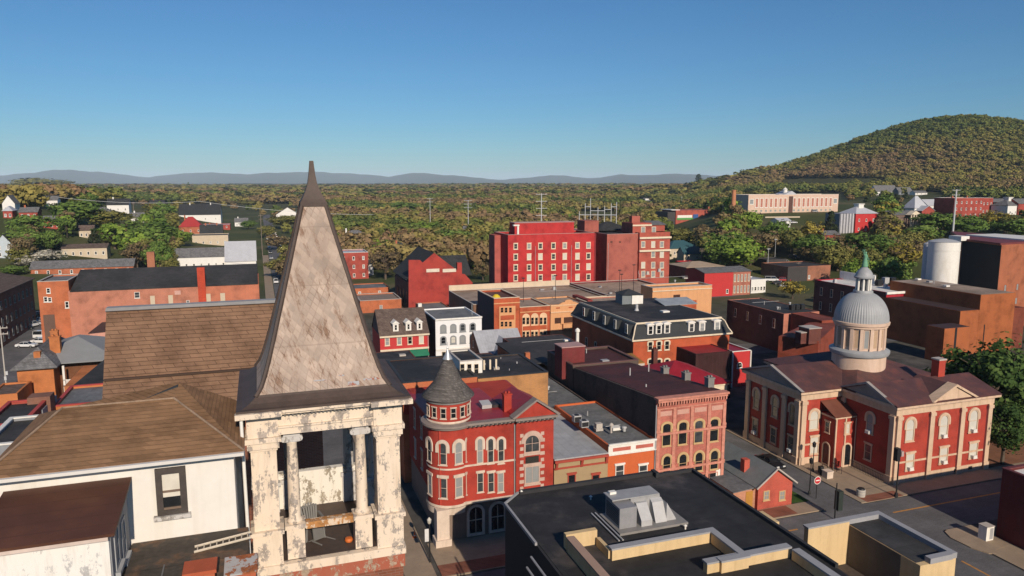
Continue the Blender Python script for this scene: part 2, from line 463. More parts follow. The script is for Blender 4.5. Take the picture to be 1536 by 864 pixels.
# ------------------------------------------------------------------ terrain
CY, SY = math.cos(YAW), math.sin(YAW)
def rf(x, y): return x * CY - y * SY, x * SY + y * CY          # right, forward
def xy(r, f): return r * CY + f * SY, -r * SY + f * CY
def sst(a):
    a = np.clip(a, 0, 1); return a * a * (3 - 2 * a)
def terr(x, y):
    x = np.asarray(x, float); y = np.asarray(y, float)
    r = x * CY - y * SY; f = x * SY + y * CY
    z = 25 * sst((-x - 14) / 120) * sst((f - 200) / 220) * (1 - 0.6 * sst((f - 520) / 420))
    z = np.maximum(z, 10 * sst((f - 560) / 1100))
    z = np.maximum(z, 20 * sst((r / np.maximum(f, 1) - 0.17) / 0.16) * sst((f - 250) / 240) * (r > 0))
    d2 = (r - 790) ** 2 + ((f - 1330) * 0.85) ** 2
    z = z + 126 * np.exp(-d2 / 266.0 ** 2)
    z = z + 7 * np.exp(-((r - 330) ** 2 + (f - 1500) ** 2) / 220.0 ** 2)
    z = z + sst((f - 1500) / 2500) * (4 * np.sin(r / 610 + f / 900) * np.sin(f / 1250 + 1) + 2 * np.sin(r / 260 + 2) * np.sin(f / 400))
    return z
def tz(x, y): return float(terr(x, y))
fr = np.concatenate([np.linspace(-60, 700, 110), np.geomspace(710, 26000, 110)])
tt = np.linspace(-1.35, 1.35, 170)
Fg, Tg = np.meshgrid(fr, tt, indexing='ij')
Rg = Tg * (Fg + 190)
Xg, Yg = Rg * CY + Fg * SY, -Rg * SY + Fg * CY
Zg = terr(Xg, Yg) - 0.02
def grid_obj(name, X, Y, Z, mat, smooth=True):
    n, m = X.shape
    me = bpy.data.meshes.new(name)
    v = np.stack([X, Y, Z], -1).reshape(-1, 3)
    i = np.arange(n * m).reshape(n, m)
    q = np.stack([i[:-1, :-1], i[:-1, 1:], i[1:, 1:], i[1:, :-1]], -1).reshape(-1, 4)
    me.vertices.add(len(v)); me.vertices.foreach_set('co', v.ravel())
    me.loops.add(q.size); me.loops.foreach_set('vertex_index', q.ravel())
    me.polygons.add(len(q)); me.polygons.foreach_set('loop_start', np.arange(0, q.size, 4)); me.polygons.foreach_set('loop_total', np.full(len(q), 4))
    me.polygons.foreach_set('use_smooth', np.full(len(q), smooth))
    me.update(calc_edges=True); me.materials.append(mat)
    o = bpy.data.objects.new(name, me); C.objects.link(o)
    return o
def ground_mat():
    m, t, b = nodes('ground'); p = pos(t)
    n1 = noise(t, p, 0.02, 6); n2 = noise(t, p, 0.25, 5); n3 = noise(t, p, 0.004, 5)
    grass = ramp(t, n1, [(0.35, (0.05, 0.055, 0.02)), (0.5, (0.06, 0.075, 0.024)), (0.68, (0.12, 0.10, 0.05))])
    yard = ramp(t, n2, [(0.35, (0.05, 0.048, 0.045)), (0.65, (0.11, 0.10, 0.09))])
    ln = N(t, 'ShaderNodeVectorMath', operation='LENGTH'); t.links.new(p, ln.inputs[0])
    c = mixc(t, yard, grass, ramp(t, mapr(t, ln.outputs['Value'], 190, 300), [(0, (0, 0, 0)), (1, (1, 1, 1))]))
    wood = ramp(t, n3, [(0.35, (0.028, 0.034, 0.014)), (0.5, (0.05, 0.045, 0.022)), (0.64, (0.07, 0.07, 0.03))])
    c = mixc(t, c, wood, ramp(t, mapr(t, ln.outputs['Value'], 700, 1500), [(0, (0, 0, 0)), (1, (1, 1, 1))]))
    t.links.new(c, b.inputs['Base Color']); setin(b, Roughness=0.95); b.inputs['Specular IOR Level'].default_value = 0.1
    return m
def mapr(t, s, a, b_):
    n = N(t, 'ShaderNodeMapRange'); t.links.new(s, n.inputs[0]); n.inputs[1].default_value = a; n.inputs[2].default_value = b_
    return n.outputs[0]
g = grid_obj('ground', Xg, Yg, Zg, ground_mat()); tag(g, 'grey town ground turning to grass and woodland floor', kind='structure')

# distant blue mountains: a real range of hills, 11 to 16 km off
PR = [(-500, 264), (-250, 258), (-100, 265), (0, 263), (40, 260), (80, 256), (150, 258), (225, 265), (290, 259), (375, 261), (450, 258.5), (524, 259), (584, 264), (621, 260), (671, 263), (759, 269.5), (800, 266), (825, 262.5), (888, 266.5), (930, 262), (975, 263.5), (1033, 261), (1120, 266), (1300, 258), (1536, 262), (1800, 262), (2100, 266)]
pu = np.array([(a - 768) / 1111 for a, b in PR]); ph = np.array([(273 - b) / 1111 for a, b in PR])
mf = np.linspace(10500, 17500, 46); mt = np.linspace(-1.15, 1.2, 620)
MF, MT = np.meshgrid(mf, mt, indexing='ij')
crest = np.interp(MT, pu, ph)
nz = sum(np.sin(MT * k + s) * a for k, s, a in ((40, 0, .0005), (93, 1, .0004), (171, 2, .00025), (330, 3, .00015)))
prof = np.exp(-((MF - 14200 - 700 * np.sin(MT * 23)) / 1700) ** 2)
spur = 0.5 + 0.5 * np.sin(MT * 70 + MF / 900 + 2 * np.sin(MT * 31))
MZ = (CAMZ + (crest + nz) * 14200) * prof * (1 - 0.3 * spur * (1 - prof)) - 14
MR = MT * MF
MX, MY = MR * CY + MF * SY, -MR * SY + MF * CY
mm = plain('mountain_woods', (0.055, 0.06, 0.035), 0.95, 0.35, 0.002, 0.05)
tag(grid_obj('mountains', MX, MY, MZ, mm), 'long blue wooded mountain ridge on the horizon', kind='structure')
pl = plain('foothill_woods', (0.045, 0.047, 0.024), 0.95, 0.35, 0.004, 0.05)
mf2 = np.linspace(3600, 7600, 30); MF, MT = np.meshgrid(mf2, np.linspace(-1.15, 1.2, 420), indexing='ij')
MZ = 8 + (9 + 6 * np.sin(MT * 19 + 1) + 4 * np.sin(MT * 47) + 1.6 * np.sin(MT * 130)) * np.exp(-((MF - 5400) / 1100) ** 2) + 8 * np.sin(MF / 330 + MT * 9) * 0.4
MR = MT * MF; MX, MY = MR * CY + MF * SY, -MR * SY + MF * CY
tag(grid_obj('foothills', MX, MY, MZ, pl), 'low dark wooded foothills before the mountains', kind='structure')

# ------------------------------------------------------------------ roads, pavements, kerbs, markings
def asphalt(name, col):
    m, t, b = nodes(name); p = pos(t)
    n1 = noise(t, p, 0.25, 6, 0.65); n2 = noise(t, p, 8, 3); n3 = noise(t, p, 1.0, 6, 0.7, (0.2, 2.0, 1))
    c = ramp(t, n1, [(0.33, dk(col, 0.8)), (0.5, col), (0.66, dk(col, 1.25))])
    c = mixc(t, c, ramp(t, n2, [(0.3, (0.85,) * 3), (0.7, (1.15,) * 3)]), 1.0, 'MULTIPLY')
    c = mixc(t, c, ramp(t, n3, [(0.48, (1, 1, 1)), (0.52, (0.72,) * 3), (0.56, (1, 1, 1))]), 0.6, 'MULTIPLY')
    t.links.new(c, b.inputs['Base Color']); setin(b, Roughness=0.88); b.inputs['Specular IOR Level'].default_value = 0.2
    MATS[name] = m; return m
ASPH = asphalt('asphalt', (0.115, 0.112, 0.115))
CONC = plain('concrete_paving', (0.29, 0.22, 0.155), 0.85, 0.2, 0.5)
BPAV = brick('brick_paving', (0.22, 0.085, 0.055), (0.15, 0.1, 0.08), k=1.3, streak=0.1)
YEL = plain('yellow_road_paint', (0.42, 0.20, 0.045), 0.7, 0.3, 2.0)
WHT = plain('white_road_paint', (0.42, 0.41, 0.39), 0.7, 0.3, 2.0)
LAWN = plain('lawn_grass', (0.045, 0.085, 0.02), 0.95, 0.35, 1.2, 0.1)
def sheet(name, x0, x1, y0, y1, z, mat, label=None, h=0.0, kind='structure', n=1):
    m = MB()
    if h: m.box(x0, x1, y0, y1, z - h, z)
    else:
        for i in range(n):
            a, b = y0 + (y1 - y0) * i / n, y0 + (y1 - y0) * (i + 1) / n
            m.poly([(x0, a, z + tz((x0 + x1) / 2, a) * (n > 1)), (x1, a, z + tz((x0 + x1) / 2, a) * (n > 1)), (x1, b, z + tz((x0 + x1) / 2, b) * (n > 1)), (x0, b, z + tz((x0 + x1) / 2, b) * (n > 1))])
    return tag(m.build(name, mat), label, kind=kind)
sheet('street', -80, 160, 59.4, 67.9, 0.02, ASPH, 'grey asphalt main street crossing before the courthouse')
sheet('street', 4.2, 12.2, 67.9, 900, 0.02, ASPH, 'long straight street climbing away between parked cars', n=80)
sheet('street', 64.2, 70.0, 67.9, 97, 0.022, ASPH, 'side street running back past the courthouse')
sheet('street', 63.0, 73.2, -20, 59.4, 0.022, ASPH, 'street at the bottom right towards the viewer')
sheet('street', 12.2, 160, 140, 150, 0.024, ASPH, 'cross street before the white arched building')
sheet('street', -120, 4.2, 118, 128, 0.024, ASPH, 'street by the dark building at the left edge')
sheet('parking_lot', -90, -44, 128, 235, 0.03, ASPH, 'asphalt yard below the dark mill at the left edge')
sheet('parking_lot', 96, 176, 215, 300, 0.03, ASPH, 'asphalt parking lot beyond the brick warehouse')
sheet('parking_lot', 150, 215, 262, 330, 0.034, ASPH, 'grey parking lot by the trees at right')
# kerbed pavements
PV = [(16.0, 56.0, 68.1, 75.5), (56.003, 64.1, 68.1, 70.6), (61.9, 64.1, 78.1, 96.5), (69.8, 150, 68.1, 71.2), (70.05, 70.7, 71.2, 97), (12.4, 15.5, 68.1, 140), (1.0, 4.0, 68.1, 118),
      (73.4, 77.4, 20, 59.2), (18, 62.8, 56.5, 59.2), (1.0, 4.0, 128.5, 420), (12.4, 15.4, 150.5, 420)]
for a in PV: sheet('pavement', *a, 0.13, CONC, 'tan concrete pavement with a kerb', h=0.13)
sheet('brick_pavement', 16, 60.2, 68.25, 70.5, 0.137, BPAV, 'strip of red brick paving along the main street')
sheet('brick_pavement', 70.6, 76.5, 67.98, 69.6, 0.140, BPAV, 'red brick paving on the courthouse corner')
sheet('forecourt', 70.7, 77.9, 71.25, 80.9, 0.134, CONC, 'tan concrete forecourt of the courthouse')
sheet('lawn', 61.5, 64.0, 70.7, 78, 0.145, LAWN, 'small green lawn beside the little brick house')
sheet('lawn', 96.5, 150, 71.3, 110, 0.05, plain('park_soil', (0.2, 0.09, 0.05), 0.9, 0.3, 0.4), 'bare brown ground under the park trees')
sheet('lane_marking', 30, 57.5, 64.95, 65.2, 0.026, YEL, 'worn yellow centre line on the main street')
sheet('lane_marking', 71.5, 120, 64.7, 64.95, 0.026, YEL, 'worn yellow centre line before the courthouse')
sheet('lane_marking', 68.9, 69.15, 5, 53.5, 0.028, YEL, 'yellow centre line of the near side street')
isl = MB(); isl.prism([(73.0, 59.0), (72.3, 57.6), (72.4, 55.2), (73.1, 53.6), (73.9, 53.2), (74.6, 53.9), (77.0, 54.2), (77.0, 59.0)], 'z', 0.03, 0.15)
tag(isl.build('pavement', CONC), 'tan kerbed corner island across from the courthouse', kind='structure')
hz = MB()
for i in range(6):
    x = 74.9 + i * 0.55; hz.poly([(x, 51.2, 0.034), (x + 0.14, 51.2, 0.034), (x - 0.65, 53.6, 0.034), (x - 0.79, 53.6, 0.034)])
hz.box(74.0, 78.2, 51.0, 51.12, 0.030, 0.033); hz.box(78.2, 78.32, 51, 53.8, 0.030, 0.033)
tag(hz.build('road_markings', WHT), 'white hatched box painted beside the corner island', kind='structure')

# ------------------------------------------------------------------ trees
def leafmat(name, c1, c2, c3, rough=0.8):
    m, t, b = nodes(name)
    a = N(t, 'ShaderNodeAttribute', attribute_name='tone')
    oi = N(t, 'ShaderNodeObjectInfo')
    s = N(t, 'ShaderNodeMath', operation='MULTIPLY_ADD'); t.links.new(oi.outputs['Random'], s.inputs[0]); s.inputs[1].default_value = 0.3; s.inputs[2].default_value = -0.15
    q = N(t, 'ShaderNodeMath', operation='ADD'); t.links.new(a.outputs['Fac'], q.inputs[0]); t.links.new(s.outputs[0], q.inputs[1])
    t.links.new(ramp(t, q.outputs[0], [(0.1, c1), (0.5, c2), (0.92, c3)]), b.inputs['Base Color'])
    setin(b, Roughness=rough); b.inputs['Specular IOR Level'].default_value = 0.15
    b.inputs['Transmission Weight'].default_value = 0.0
    MATS[name] = m; return m
LM = {'fresh': leafmat('fresh_leaves', (0.08, 0.145, 0.02), (0.155, 0.235, 0.032), (0.22, 0.30, 0.05)),
      'green': leafmat('green_leaves', (0.055, 0.10, 0.02), (0.105, 0.17, 0.032), (0.16, 0.22, 0.05)),
      'olive': leafmat('olive_leaves', (0.09, 0.095, 0.025), (0.16, 0.155, 0.04), (0.22, 0.20, 0.06)),
      'russet': leafmat('budding_twigs', (0.09, 0.065, 0.035), (0.15, 0.11, 0.055), (0.21, 0.16, 0.075)),
      'deep': leafmat('deep_green_leaves', (0.022, 0.048, 0.011), (0.05, 0.09, 0.02), (0.09, 0.135, 0.032)),
      'dark': leafmat('conifer_needles', (0.010, 0.018, 0.008), (0.022, 0.034, 0.014), (0.04, 0.05, 0.02)),
      'gold': leafmat('golden_leaves', (0.15, 0.125, 0.02), (0.26, 0.21, 0.04), (0.36, 0.29, 0.06)),
      'white': leafmat('white_blossom', (0.25, 0.23, 0.17), (0.42, 0.39, 0.31), (0.6, 0.57, 0.48)),
      'pink': leafmat('pink_blossom', (0.13, 0.025, 0.035), (0.24, 0.05, 0.07), (0.32, 0.09, 0.12))}
BARK = plain('bark', (0.11, 0.085, 0.065), 0.9, 0.3, 2.0, 0.1)
def crown_arrays(seed, shape, clumps, leaves, leaf, rx=1.0, rz=1.0):
    """unit crown (radius ~1, base at z=0, height ~2): leaf quads in uneven clumps"""
    g = np.random.default_rng(seed)
    P, Nn, T = [], [], []
    for i in range(clumps):
        if shape == 'cone':
            h = g.random() ** 1.3; rad = (1 - h) * 0.72 + 0.05; a = g.random() * 2 * PI; rr = rad * (0.55 + 0.45 * g.random())
            c = np.array([rr * math.cos(a), rr * math.sin(a), h * 2.0 + 0.04]); cr = 0.15 + 0.14 * (1 - h)
        else:
            d = g.normal(size=3); d /= np.linalg.norm(d); d[2] = d[2] * 0.9 + 0.1
            rr = (0.42 + 0.46 * g.random() ** 0.5)
            lob = 1 + 0.22 * math.sin(3 * math.atan2(d[1], d[0]) + seed) + 0.14 * math.sin(5 * d[2] + seed * 2)
            c = d * rr * lob * np.array([1, 1, 0.92]) + np.array([0, 0, 1.0]); cr = 0.2 + 0.2 * g.random()
        k = max(3, int(leaves * (0.6 + 0.8 * g.random())))
        q = g.normal(size=(k, 3)); q /= np.linalg.norm(q, axis=1)[:, None]
        sh = g.random(k) ** 0.4
        p = c + q * (cr * sh)[:, None] * np.array([1, 1, 0.75])
        ctr = np.array([0, 0, 1.0]) if shape != 'cone' else np.array([0, 0, c[2] - 0.2])
        n = q * 0.9 + (p - ctr) * 0.8 + g.normal(size=(k, 3)) * 0.35
        n /= np.linalg.norm(n, axis=1)[:, None]
        P.append(p); Nn.append(n); T.append(np.clip(0.5 + 0.2 * g.normal() + 0.13 * g.normal(size=k), 0, 1))
    P, Nn, T = np.concatenate(P), np.concatenate(Nn), np.concatenate(T)
    up = g.normal(size=P.shape); x = np.cross(Nn, up); x /= np.linalg.norm(x, axis=1)[:, None]; y = np.cross(Nn, x)
    sz = leaf * (0.6 + 0.8 * g.random(len(P)))[:, None]
    V = np.stack([P - x * sz - y * sz * 0.7, P + x * sz - y * sz * 0.5, P + x * sz * 0.8 + y * sz, P - x * sz * 0.7 + y * sz * 0.8], 1)
    V[..., 2] *= rz; V[..., 0:2] *= rx
    return V, T
def quads_mesh(name, V, T, mat):
    k = len(V)
    me = bpy.data.meshes.new(name)
    me.vertices.add(k * 4); me.vertices.foreach_set('co', V.astype(np.float32).ravel())
    me.loops.add(k * 4); me.loops.foreach_set('vertex_index', np.arange(k * 4, dtype=np.int32))
    me.polygons.add(k); me.polygons.foreach_set('loop_start', np.arange(0, k * 4, 4)); me.polygons.foreach_set('loop_total', np.full(k, 4))
    at_ = me.attributes.new('tone', 'FLOAT', 'FACE'); at_.data.foreach_set('value', T.astype(np.float32))
    me.update(calc_edges=True); me.materials.append(mat)
    return me
def trunk_mesh(seed, bare=0.0):
    g = random.Random(seed); m = MB()
    m.tube((0, 0, -0.7), (0.02, 0.01, 0.55), 0.075, 0.05, 7)
    for i in range(6 + int(bare * 14)):
        a = g.random() * 2 * PI; z = 0.25 + g.random() * 0.8; l = 0.55 + 0.35 * g.random()
        e = (l * 0.8 * math.cos(a), l * 0.8 * math.sin(a), z + l * 0.75)
        mid = (e[0] * 0.5, e[1] * 0.5, z + (e[2] - z) * 0.62)
        m.tube((0, 0, z - 0.15), mid, 0.032, 0.02, 5); m.tube(mid, e, 0.02, 0.008, 5)
        for j in range(2):
            e2 = (e[0] + g.uniform(-.2, .2), e[1] + g.uniform(-.2, .2), e[2] + g.uniform(0, .25)); m.tube(mid, e2, 0.012, 0.005, 4)
    m.tube((0.02, 0.01, 0.55), (0.05, -0.04, 1.5), 0.05, 0.012, 6)
    me = bpy.data.meshes.new('trunk'); me.from_pydata(m.v, [], m.f); me.materials.append(BARK)
    return me
PROTO = {}
def proto(kind, var, fine):
    key = (kind, var, fine)
    if key in PROTO: return PROTO[key]
    sp = 'cone' if kind == 'dark' else 'ball'
    thin = kind in ('russet', 'gold', 'white', 'pink')
    cl, lv, lf = {2: (150, 44, 0.036), 1: (90, 30, 0.055), 0: (44, 18, 0.10)}[fine]
    if thin: cl, lv = int(cl * 0.6), int(lv * 0.9)
    V, T = crown_arrays(hash((len(kind), var, fine)) % 9973 + var * 17, sp, cl, lv, lf)
    PROTO[key] = (quads_mesh('crown', V, T, LM[kind]), trunk_mesh(var + 3, 1.0 if thin else 0.0))
    return PROTO[key]
def tree(kind, x, y, height, width, label, group=None, fine=1, var=None, z=None, cat='tree', name=None):
    var = rnd.randrange(4) if var is None else var
    cm, tm = proto(kind, var, fine)
    z = tz(x, y) if z is None else z
    nm = name or ('conifer_tree' if kind == 'dark' else 'broadleaf_tree')
    t = thing(nm, label, cat, (x, y, z), group, rnd.random() * 2 * PI)
    th = 0.14 * height if kind != 'dark' else 0.03 * height
    for n_, me in (('trunk', tm), ('crown', cm)):
        o = bpy.data.objects.new(n_, me); C.objects.link(o); o.parent = t
        o.location = (0, 0, th); o.scale = (width / 2, width / 2, (height - th) / 2)
    return t
def tree_at(kind, u, vtop, D, width_px, label, **k):
    """crown top seen on sight line (u, vtop) at distance D; width in photo pixels"""
    p = atD(u, vtop, D); r, f = rf(p.x, p.y)
    zb = k.pop('zb', None); zb = tz(p.x, p.y) if zb is None else zb
    return tree(kind, p.x, p.y, max(2.5, p.z - zb), width_px * f / 1111, label, z=zb, **k)
# woodland masses: hundreds of crowns merged
LOW = {}
def low(kind, var, n=1.0):
    if (kind, var, n) not in LOW:
        LOW[(kind, var, n)] = crown_arrays(50 + var * 7 + len(kind), 'cone' if kind == 'dark' else 'ball', int(26 * n), int(11 * n), 0.15 / n ** 0.5)
    return LOW[(kind, var, n)]
def woodmat():
    m, t, b = nodes('woodland_leaves')
    a = N(t, 'ShaderNodeAttribute', attribute_name='tone'); h = N(t, 'ShaderNodeAttribute', attribute_name='species')
    sp = ramp(t, h.outputs['Fac'], [(0.0, (0.03, 0.042, 0.018)), (0.2, (0.085, 0.12, 0.03)), (0.42, (0.155, 0.17, 0.042)), (0.62, (0.235, 0.20, 0.058)), (0.8, (0.20, 0.145, 0.07)), (1.0, (0.225, 0.145, 0.078))])
    c = mixc(t, sp, ramp(t, a.outputs['Fac'], [(0.1, (0.75,) * 3), (0.5, (1, 1, 1)), (0.9, (1.28, 1.25, 1.18))]), 1.0, 'MULTIPLY')
    t.links.new(c, b.inputs['Base Color']); setin(b, Roughness=0.85); b.inputs['Specular IOR Level'].default_value = 0.1
    return m
WOODM = woodmat()
def wood(name, label, pts, seed, n=1.0):
    """pts: (x, y, height, width, species 0..1); one merged mass"""
    g = np.random.default_rng(seed); VV, TT, SS = [], [], []
    for (x, y, h, w, s) in pts:
        kind = 'dark' if s < 0.1 else 'ball'
        V, T = low(kind, int(g.integers(0, 5)), n)
        a = g.random() * 2 * PI; ca, sa = math.cos(a), math.sin(a)
        q = V.reshape(-1, 3)
        X = (q[:, 0] * ca - q[:, 1] * sa) * w / 2 + x; Y_ = (q[:, 0] * sa + q[:, 1] * ca) * w / 2 + y; Z = q[:, 2] * h / 2 + tz(x, y) + 0.02 * h
        VV.append(np.stack([X, Y_, Z], -1).reshape(-1, 4, 3)); TT.append(T); SS.append(np.full(len(T), s + 0.05 * g.normal()))
    V = np.concatenate(VV); T = np.concatenate(TT); s_ = np.concatenate(SS)
    me = quads_mesh(name, V, T, WOODM)
    at_ = me.attributes.new('species', 'FLOAT', 'FACE'); at_.data.foreach_set('value', s_.astype(np.float32))
    o = bpy.data.objects.new(name, me); C.objects.link(o)
    return tag(o, label, kind='stuff')
def spnoise(x, y, s, k=0.0):
    return 0.5 + 0.25 * (math.sin(x / s + k) * math.cos(y / s * 1.3 - k) + math.sin((x * 0.7 + y * 0.6) / s * 1.9 + 2 * k))
def pix(x, y, z):
    p = Vector((x, y, z)) - EYE; d = p.dot(FW)
    return 768 + FPX * p.dot(RT) / d, 432 - FPX * p.dot(UP) / d
def region(f0, f1, t0, t1, sp0, grow, seed, keep=lambda u, v, x, y: True, sp=None, hm=1.0):
    g = random.Random(seed); pts = []; f = f0
    while f < f1:
        s = sp0 + f * grow; r = t0 * f
        while r < t1 * f:
            rr_, ff_ = r + g.uniform(-.45, .45) * s, f + g.uniform(-.45, .45) * s
            x, y = xy(rr_, ff_); z = tz(x, y); u, v = pix(x, y, z)
            if keep(u, v, x, y):
                h = g.uniform(0.65, 1.4) * (9 + f * 0.0022) * hm
                if g.random() < 0.07: r += s; continue
                q = sp(x, y, g) if sp else min(1, max(0, spnoise(x, y, 60) + g.uniform(-.3, .3)))
                if q < 0.1: pts.append((x, y, h * 1.15, s * 0.9, q))
                else: pts.append((x, y, h, s * g.uniform(1.0, 1.9), q))
            r += s
        f += s * 0.9
    return pts

# ------------------------------------------------------------------ woods on the valley floor, the left rise and the big hill
def sp_valley(x, y, g):
    q = spnoise(x, y, 75, 1.0) * 0.9 + 0.12 + g.uniform(-.22, .22)
    return min(1, max(0.0 if g.random() < 0.04 else 0.11, q))
def keep_valley(u, v, x, y):
    if 860 < u < 935 and 318 < v < 345: return False
    if 925 < u < 1012 and 280 < v < 318 and abs(u - (940 + (v - 285) * 1.4)) < 14: return False
    return not (995 < u < 1085 and 315 < v < 340)
wood('woodland', 'brown and green spring woodland filling the valley beyond the red hotel', region(330, 1250, -0.26, 0.20, 7.5, 0.006, 3, keep_valley, sp_valley), 1, 1.5)
wood('far_woodland', 'hazy distant woodland stretching to the foothills', region(1260, 3600, -0.8, 0.35, 10, 0.011, 4, None or (lambda u, v, x, y: True), sp_valley, 1.0), 2, 0.8)
def keep_left(u, v, x, y): return v < 306 or (u < 60 and v < 318)
wood('left_woodland', 'spring woodland behind the houses on the left rise', region(430, 1250, -0.74, -0.27, 8, 0.007, 5, keep_left, sp_valley), 3, 1.4)
def keep_hill(u, v, x, y):
    if 1110 < u < 1275 and 290 < v < 330: return False
    if 1170 < u < 1330 and 268 < v < 287 and abs(v - (277 - (u - 1170) * 0.035)) < 8: return False
    if 1285 < u < 1420 and 289 < v < 316: return False
    return v < 300 or (1000 < u < 1120 and v < 322)
def sp_hill(x, y, g):
    r, f = rf(x, y); q = 0.56 + 0.2 * math.sin(r / 85 + f / 140) + 0.12 * math.sin(f / 48 + r / 210) + g.uniform(-.13, .13)
    if f < 830 + 50 * math.sin(r / 60) and spnoise(x, y, 50, 2) > 0.5: q = g.uniform(0.0, 0.22)
    return min(1, max(0, q))
wood('hill_woodland', 'wooded dome of the big hill at the right, green and gold', region(540, 1500, 0.20, 1.1, 7.0, 0.0022, 6, keep_hill, sp_hill, 0.72), 4, 1.25)

# ================================================================== FOREGROUND: belvedere tower, white house, lean-to, big shingled roof
def wf(root, u, v0, v1, wpx, Y, **k):
    """window on a wall that looks to -Y: photo column u, rows v0 (head) to v1 (sill), width in pixels"""
    p = atY(u, v1, Y); h = FZ(u, v0, Y) - p.z; w = FX(u + wpx / 2, v1, Y) - FX(u - wpx / 2, v1, Y)
    return win(root, 'F', (p.x, Y, p.z), round(w, 2), round(h, 2), **k)
def wl(root, u, v0, v1, w, X, **k):
    p = atX(u, v1, X); h = atX(u, v0, X).z - p.z
    return win(root, 'L', (X, p.y, p.z), w, round(h, 2), **k)

PEEL = peel('peeling_cream_paint', (0.70, 0.585, 0.46), (0.33, 0.285, 0.25), 0.42)
PEEL2 = peel('peeling_grey_and_shade_paint', (0.50, 0.48, 0.46), (0.26, 0.24, 0.22), 0.42)  # grey paint of the capitals, also a shaded copy of the cream
def diamond_slate():
    m, t, b = nodes('diamond_slate'); p = pos(t); wv = wallvec(t, p)
    s = N(t, 'ShaderNodeSeparateXYZ'); t.links.new(wv, s.inputs[0])
    def op(o, a, b_=None):
        n = N(t, 'ShaderNodeMath', operation=o)
        for i, q in enumerate((a, b_)):
            if q is None: continue
            if isinstance(q, (int, float)): n.inputs[i].default_value = q
            else: t.links.new(q, n.inputs[i])
        return n.outputs[0]
    zz = op('MULTIPLY', s.outputs[1], 0.72)
    A = op('ADD', s.outputs[0], zz); B = op('SUBTRACT', s.outputs[0], zz)
    fa = op('FRACT', op('MULTIPLY', A, 5.0)); fb = op('FRACT', op('MULTIPLY', B, 5.0))
    ln = op('MINIMUM', op('MINIMUM', fa, op('SUBTRACT', 1.0, fa)), op('MINIMUM', fb, op('SUBTRACT', 1.0, fb)))
    cell = N(t, 'ShaderNodeCombineXYZ'); t.links.new(op('FLOOR', op('MULTIPLY', A, 5.0)), cell.inputs[0]); t.links.new(op('FLOOR', op('MULTIPLY', B, 5.0)), cell.inputs[1])
    wn = N(t, 'ShaderNodeTexWhiteNoise', noise_dimensions='3D'); t.links.new(cell.outputs[0], wn.inputs[0])
    base = ramp(t, wn.outputs[0], [(0, (0.36, 0.295, 0.25)), (0.6, (0.42, 0.335, 0.28)), (1, (0.47, 0.375, 0.31))])
    n1 = noise(t, p, 0.9, 6, 0.65); n2 = noise(t, wv, 1.0, 9, 0.78, (4.2, 0.8, 1)); n3 = noise(t, p, 1.1, 6, 0.7)
    base = mixc(t, base, ramp(t, n1, [(0.3, (0.7, 0.68, 0.66)), (0.6, (1.05, 1.04, 1.03))]), 1.0, 'MULTIPLY')
    rustf = ramp(t, n2, [(0.50, (0, 0, 0)), (0.58, (0.7, 0.7, 0.7)), (0.7, (1, 1, 1))])
    rustf2 = op('MULTIPLY', op('MULTIPLY', rustf, 0.92), ramp(t, n3, [(0.42, (0.05,) * 3), (0.6, (1, 1, 1))]))
    c = mixc(t, base, (0.15, 0.068, 0.03), rustf2)
    # joint lines show in worn patches, soft elsewhere
    lf = ramp(t, ln, [(0.02, (1, 1, 1)), (0.10, (0, 0, 0))])
    vis = op('ADD', op('MULTIPLY', rustf2, 0.9), ramp(t, noise(t, p, 0.8, 4, 0.6), [(0.46, (0.04,) * 3), (0.62, (0.42,) * 3)]))
    c = mixc(t, c, (0.13, 0.085, 0.06), op('MULTIPLY', lf, vis))
    hl = op('FRACT', op('MULTIPLY', s.outputs[1], 0.62)); c = mixc(t, c, (0.2, 0.15, 0.12), op('MULTIPLY', ramp(t, hl, [(0.0, (1, 1, 1)), (0.03, (0, 0, 0))]), 0.5))
    # bands of plain sheets between the diamond courses
    t.links.new(c, b.inputs['Base Color']); setin(b, Roughness=0.75); b.inputs['Specular IOR Level'].default_value = 0.25
    bump(t, b, ln, 0.4, 0.03)
    return m
SLATE = diamond_slate()
DMET = plain('dark_weathered_metal', (0.068, 0.048, 0.04), 0.65, 0.35, 1.5, 0.4)
BRN = shingle('brown_shingles', (0.20, 0.118, 0.075), 0.17, 0.10, 0.5, 0.9)
BRN2 = shingle('worn_brown_shingles', (0.26, 0.15, 0.08), 0.045, 0.16, 0.35, 0.5)
REDBR = brick('weathered_red_brick', (0.24, 0.085, 0.05), (0.28, 0.22, 0.18), 0.35)
T = thing('belvedere_tower', 'weathered open white belvedere with a tall slate spire, nearest to the viewer', 'tower', (1.5, 22, 0))
cx, cyy, hw = 1.5, 22.0, 2.02
MB().box(cx - hw, cx + hw, cyy - hw, cyy + hw, 0, 28.9).build('shaft', REDBR, T)
MB().box(cx - hw - .05, cx + hw + .05, cyy - hw - .05, cyy + hw + .05, 28.903, 29.3).build('base_course', peel('peeling_red_paint', (0.34, 0.10, 0.06), (0.35, 0.27, 0.2), 0.45), T)
m = MB().box(cx - hw - .08, cx + hw + .08, cyy - hw - .08, cyy + hw + .08, 29.303, 29.55)
m.build('plinth', PEEL, T)
MB().box(cx - 1.9, cx + 1.9, cyy - 1.9, cyy + 1.9, 29.553, 29.57).build('floor_deck', DMET, T)
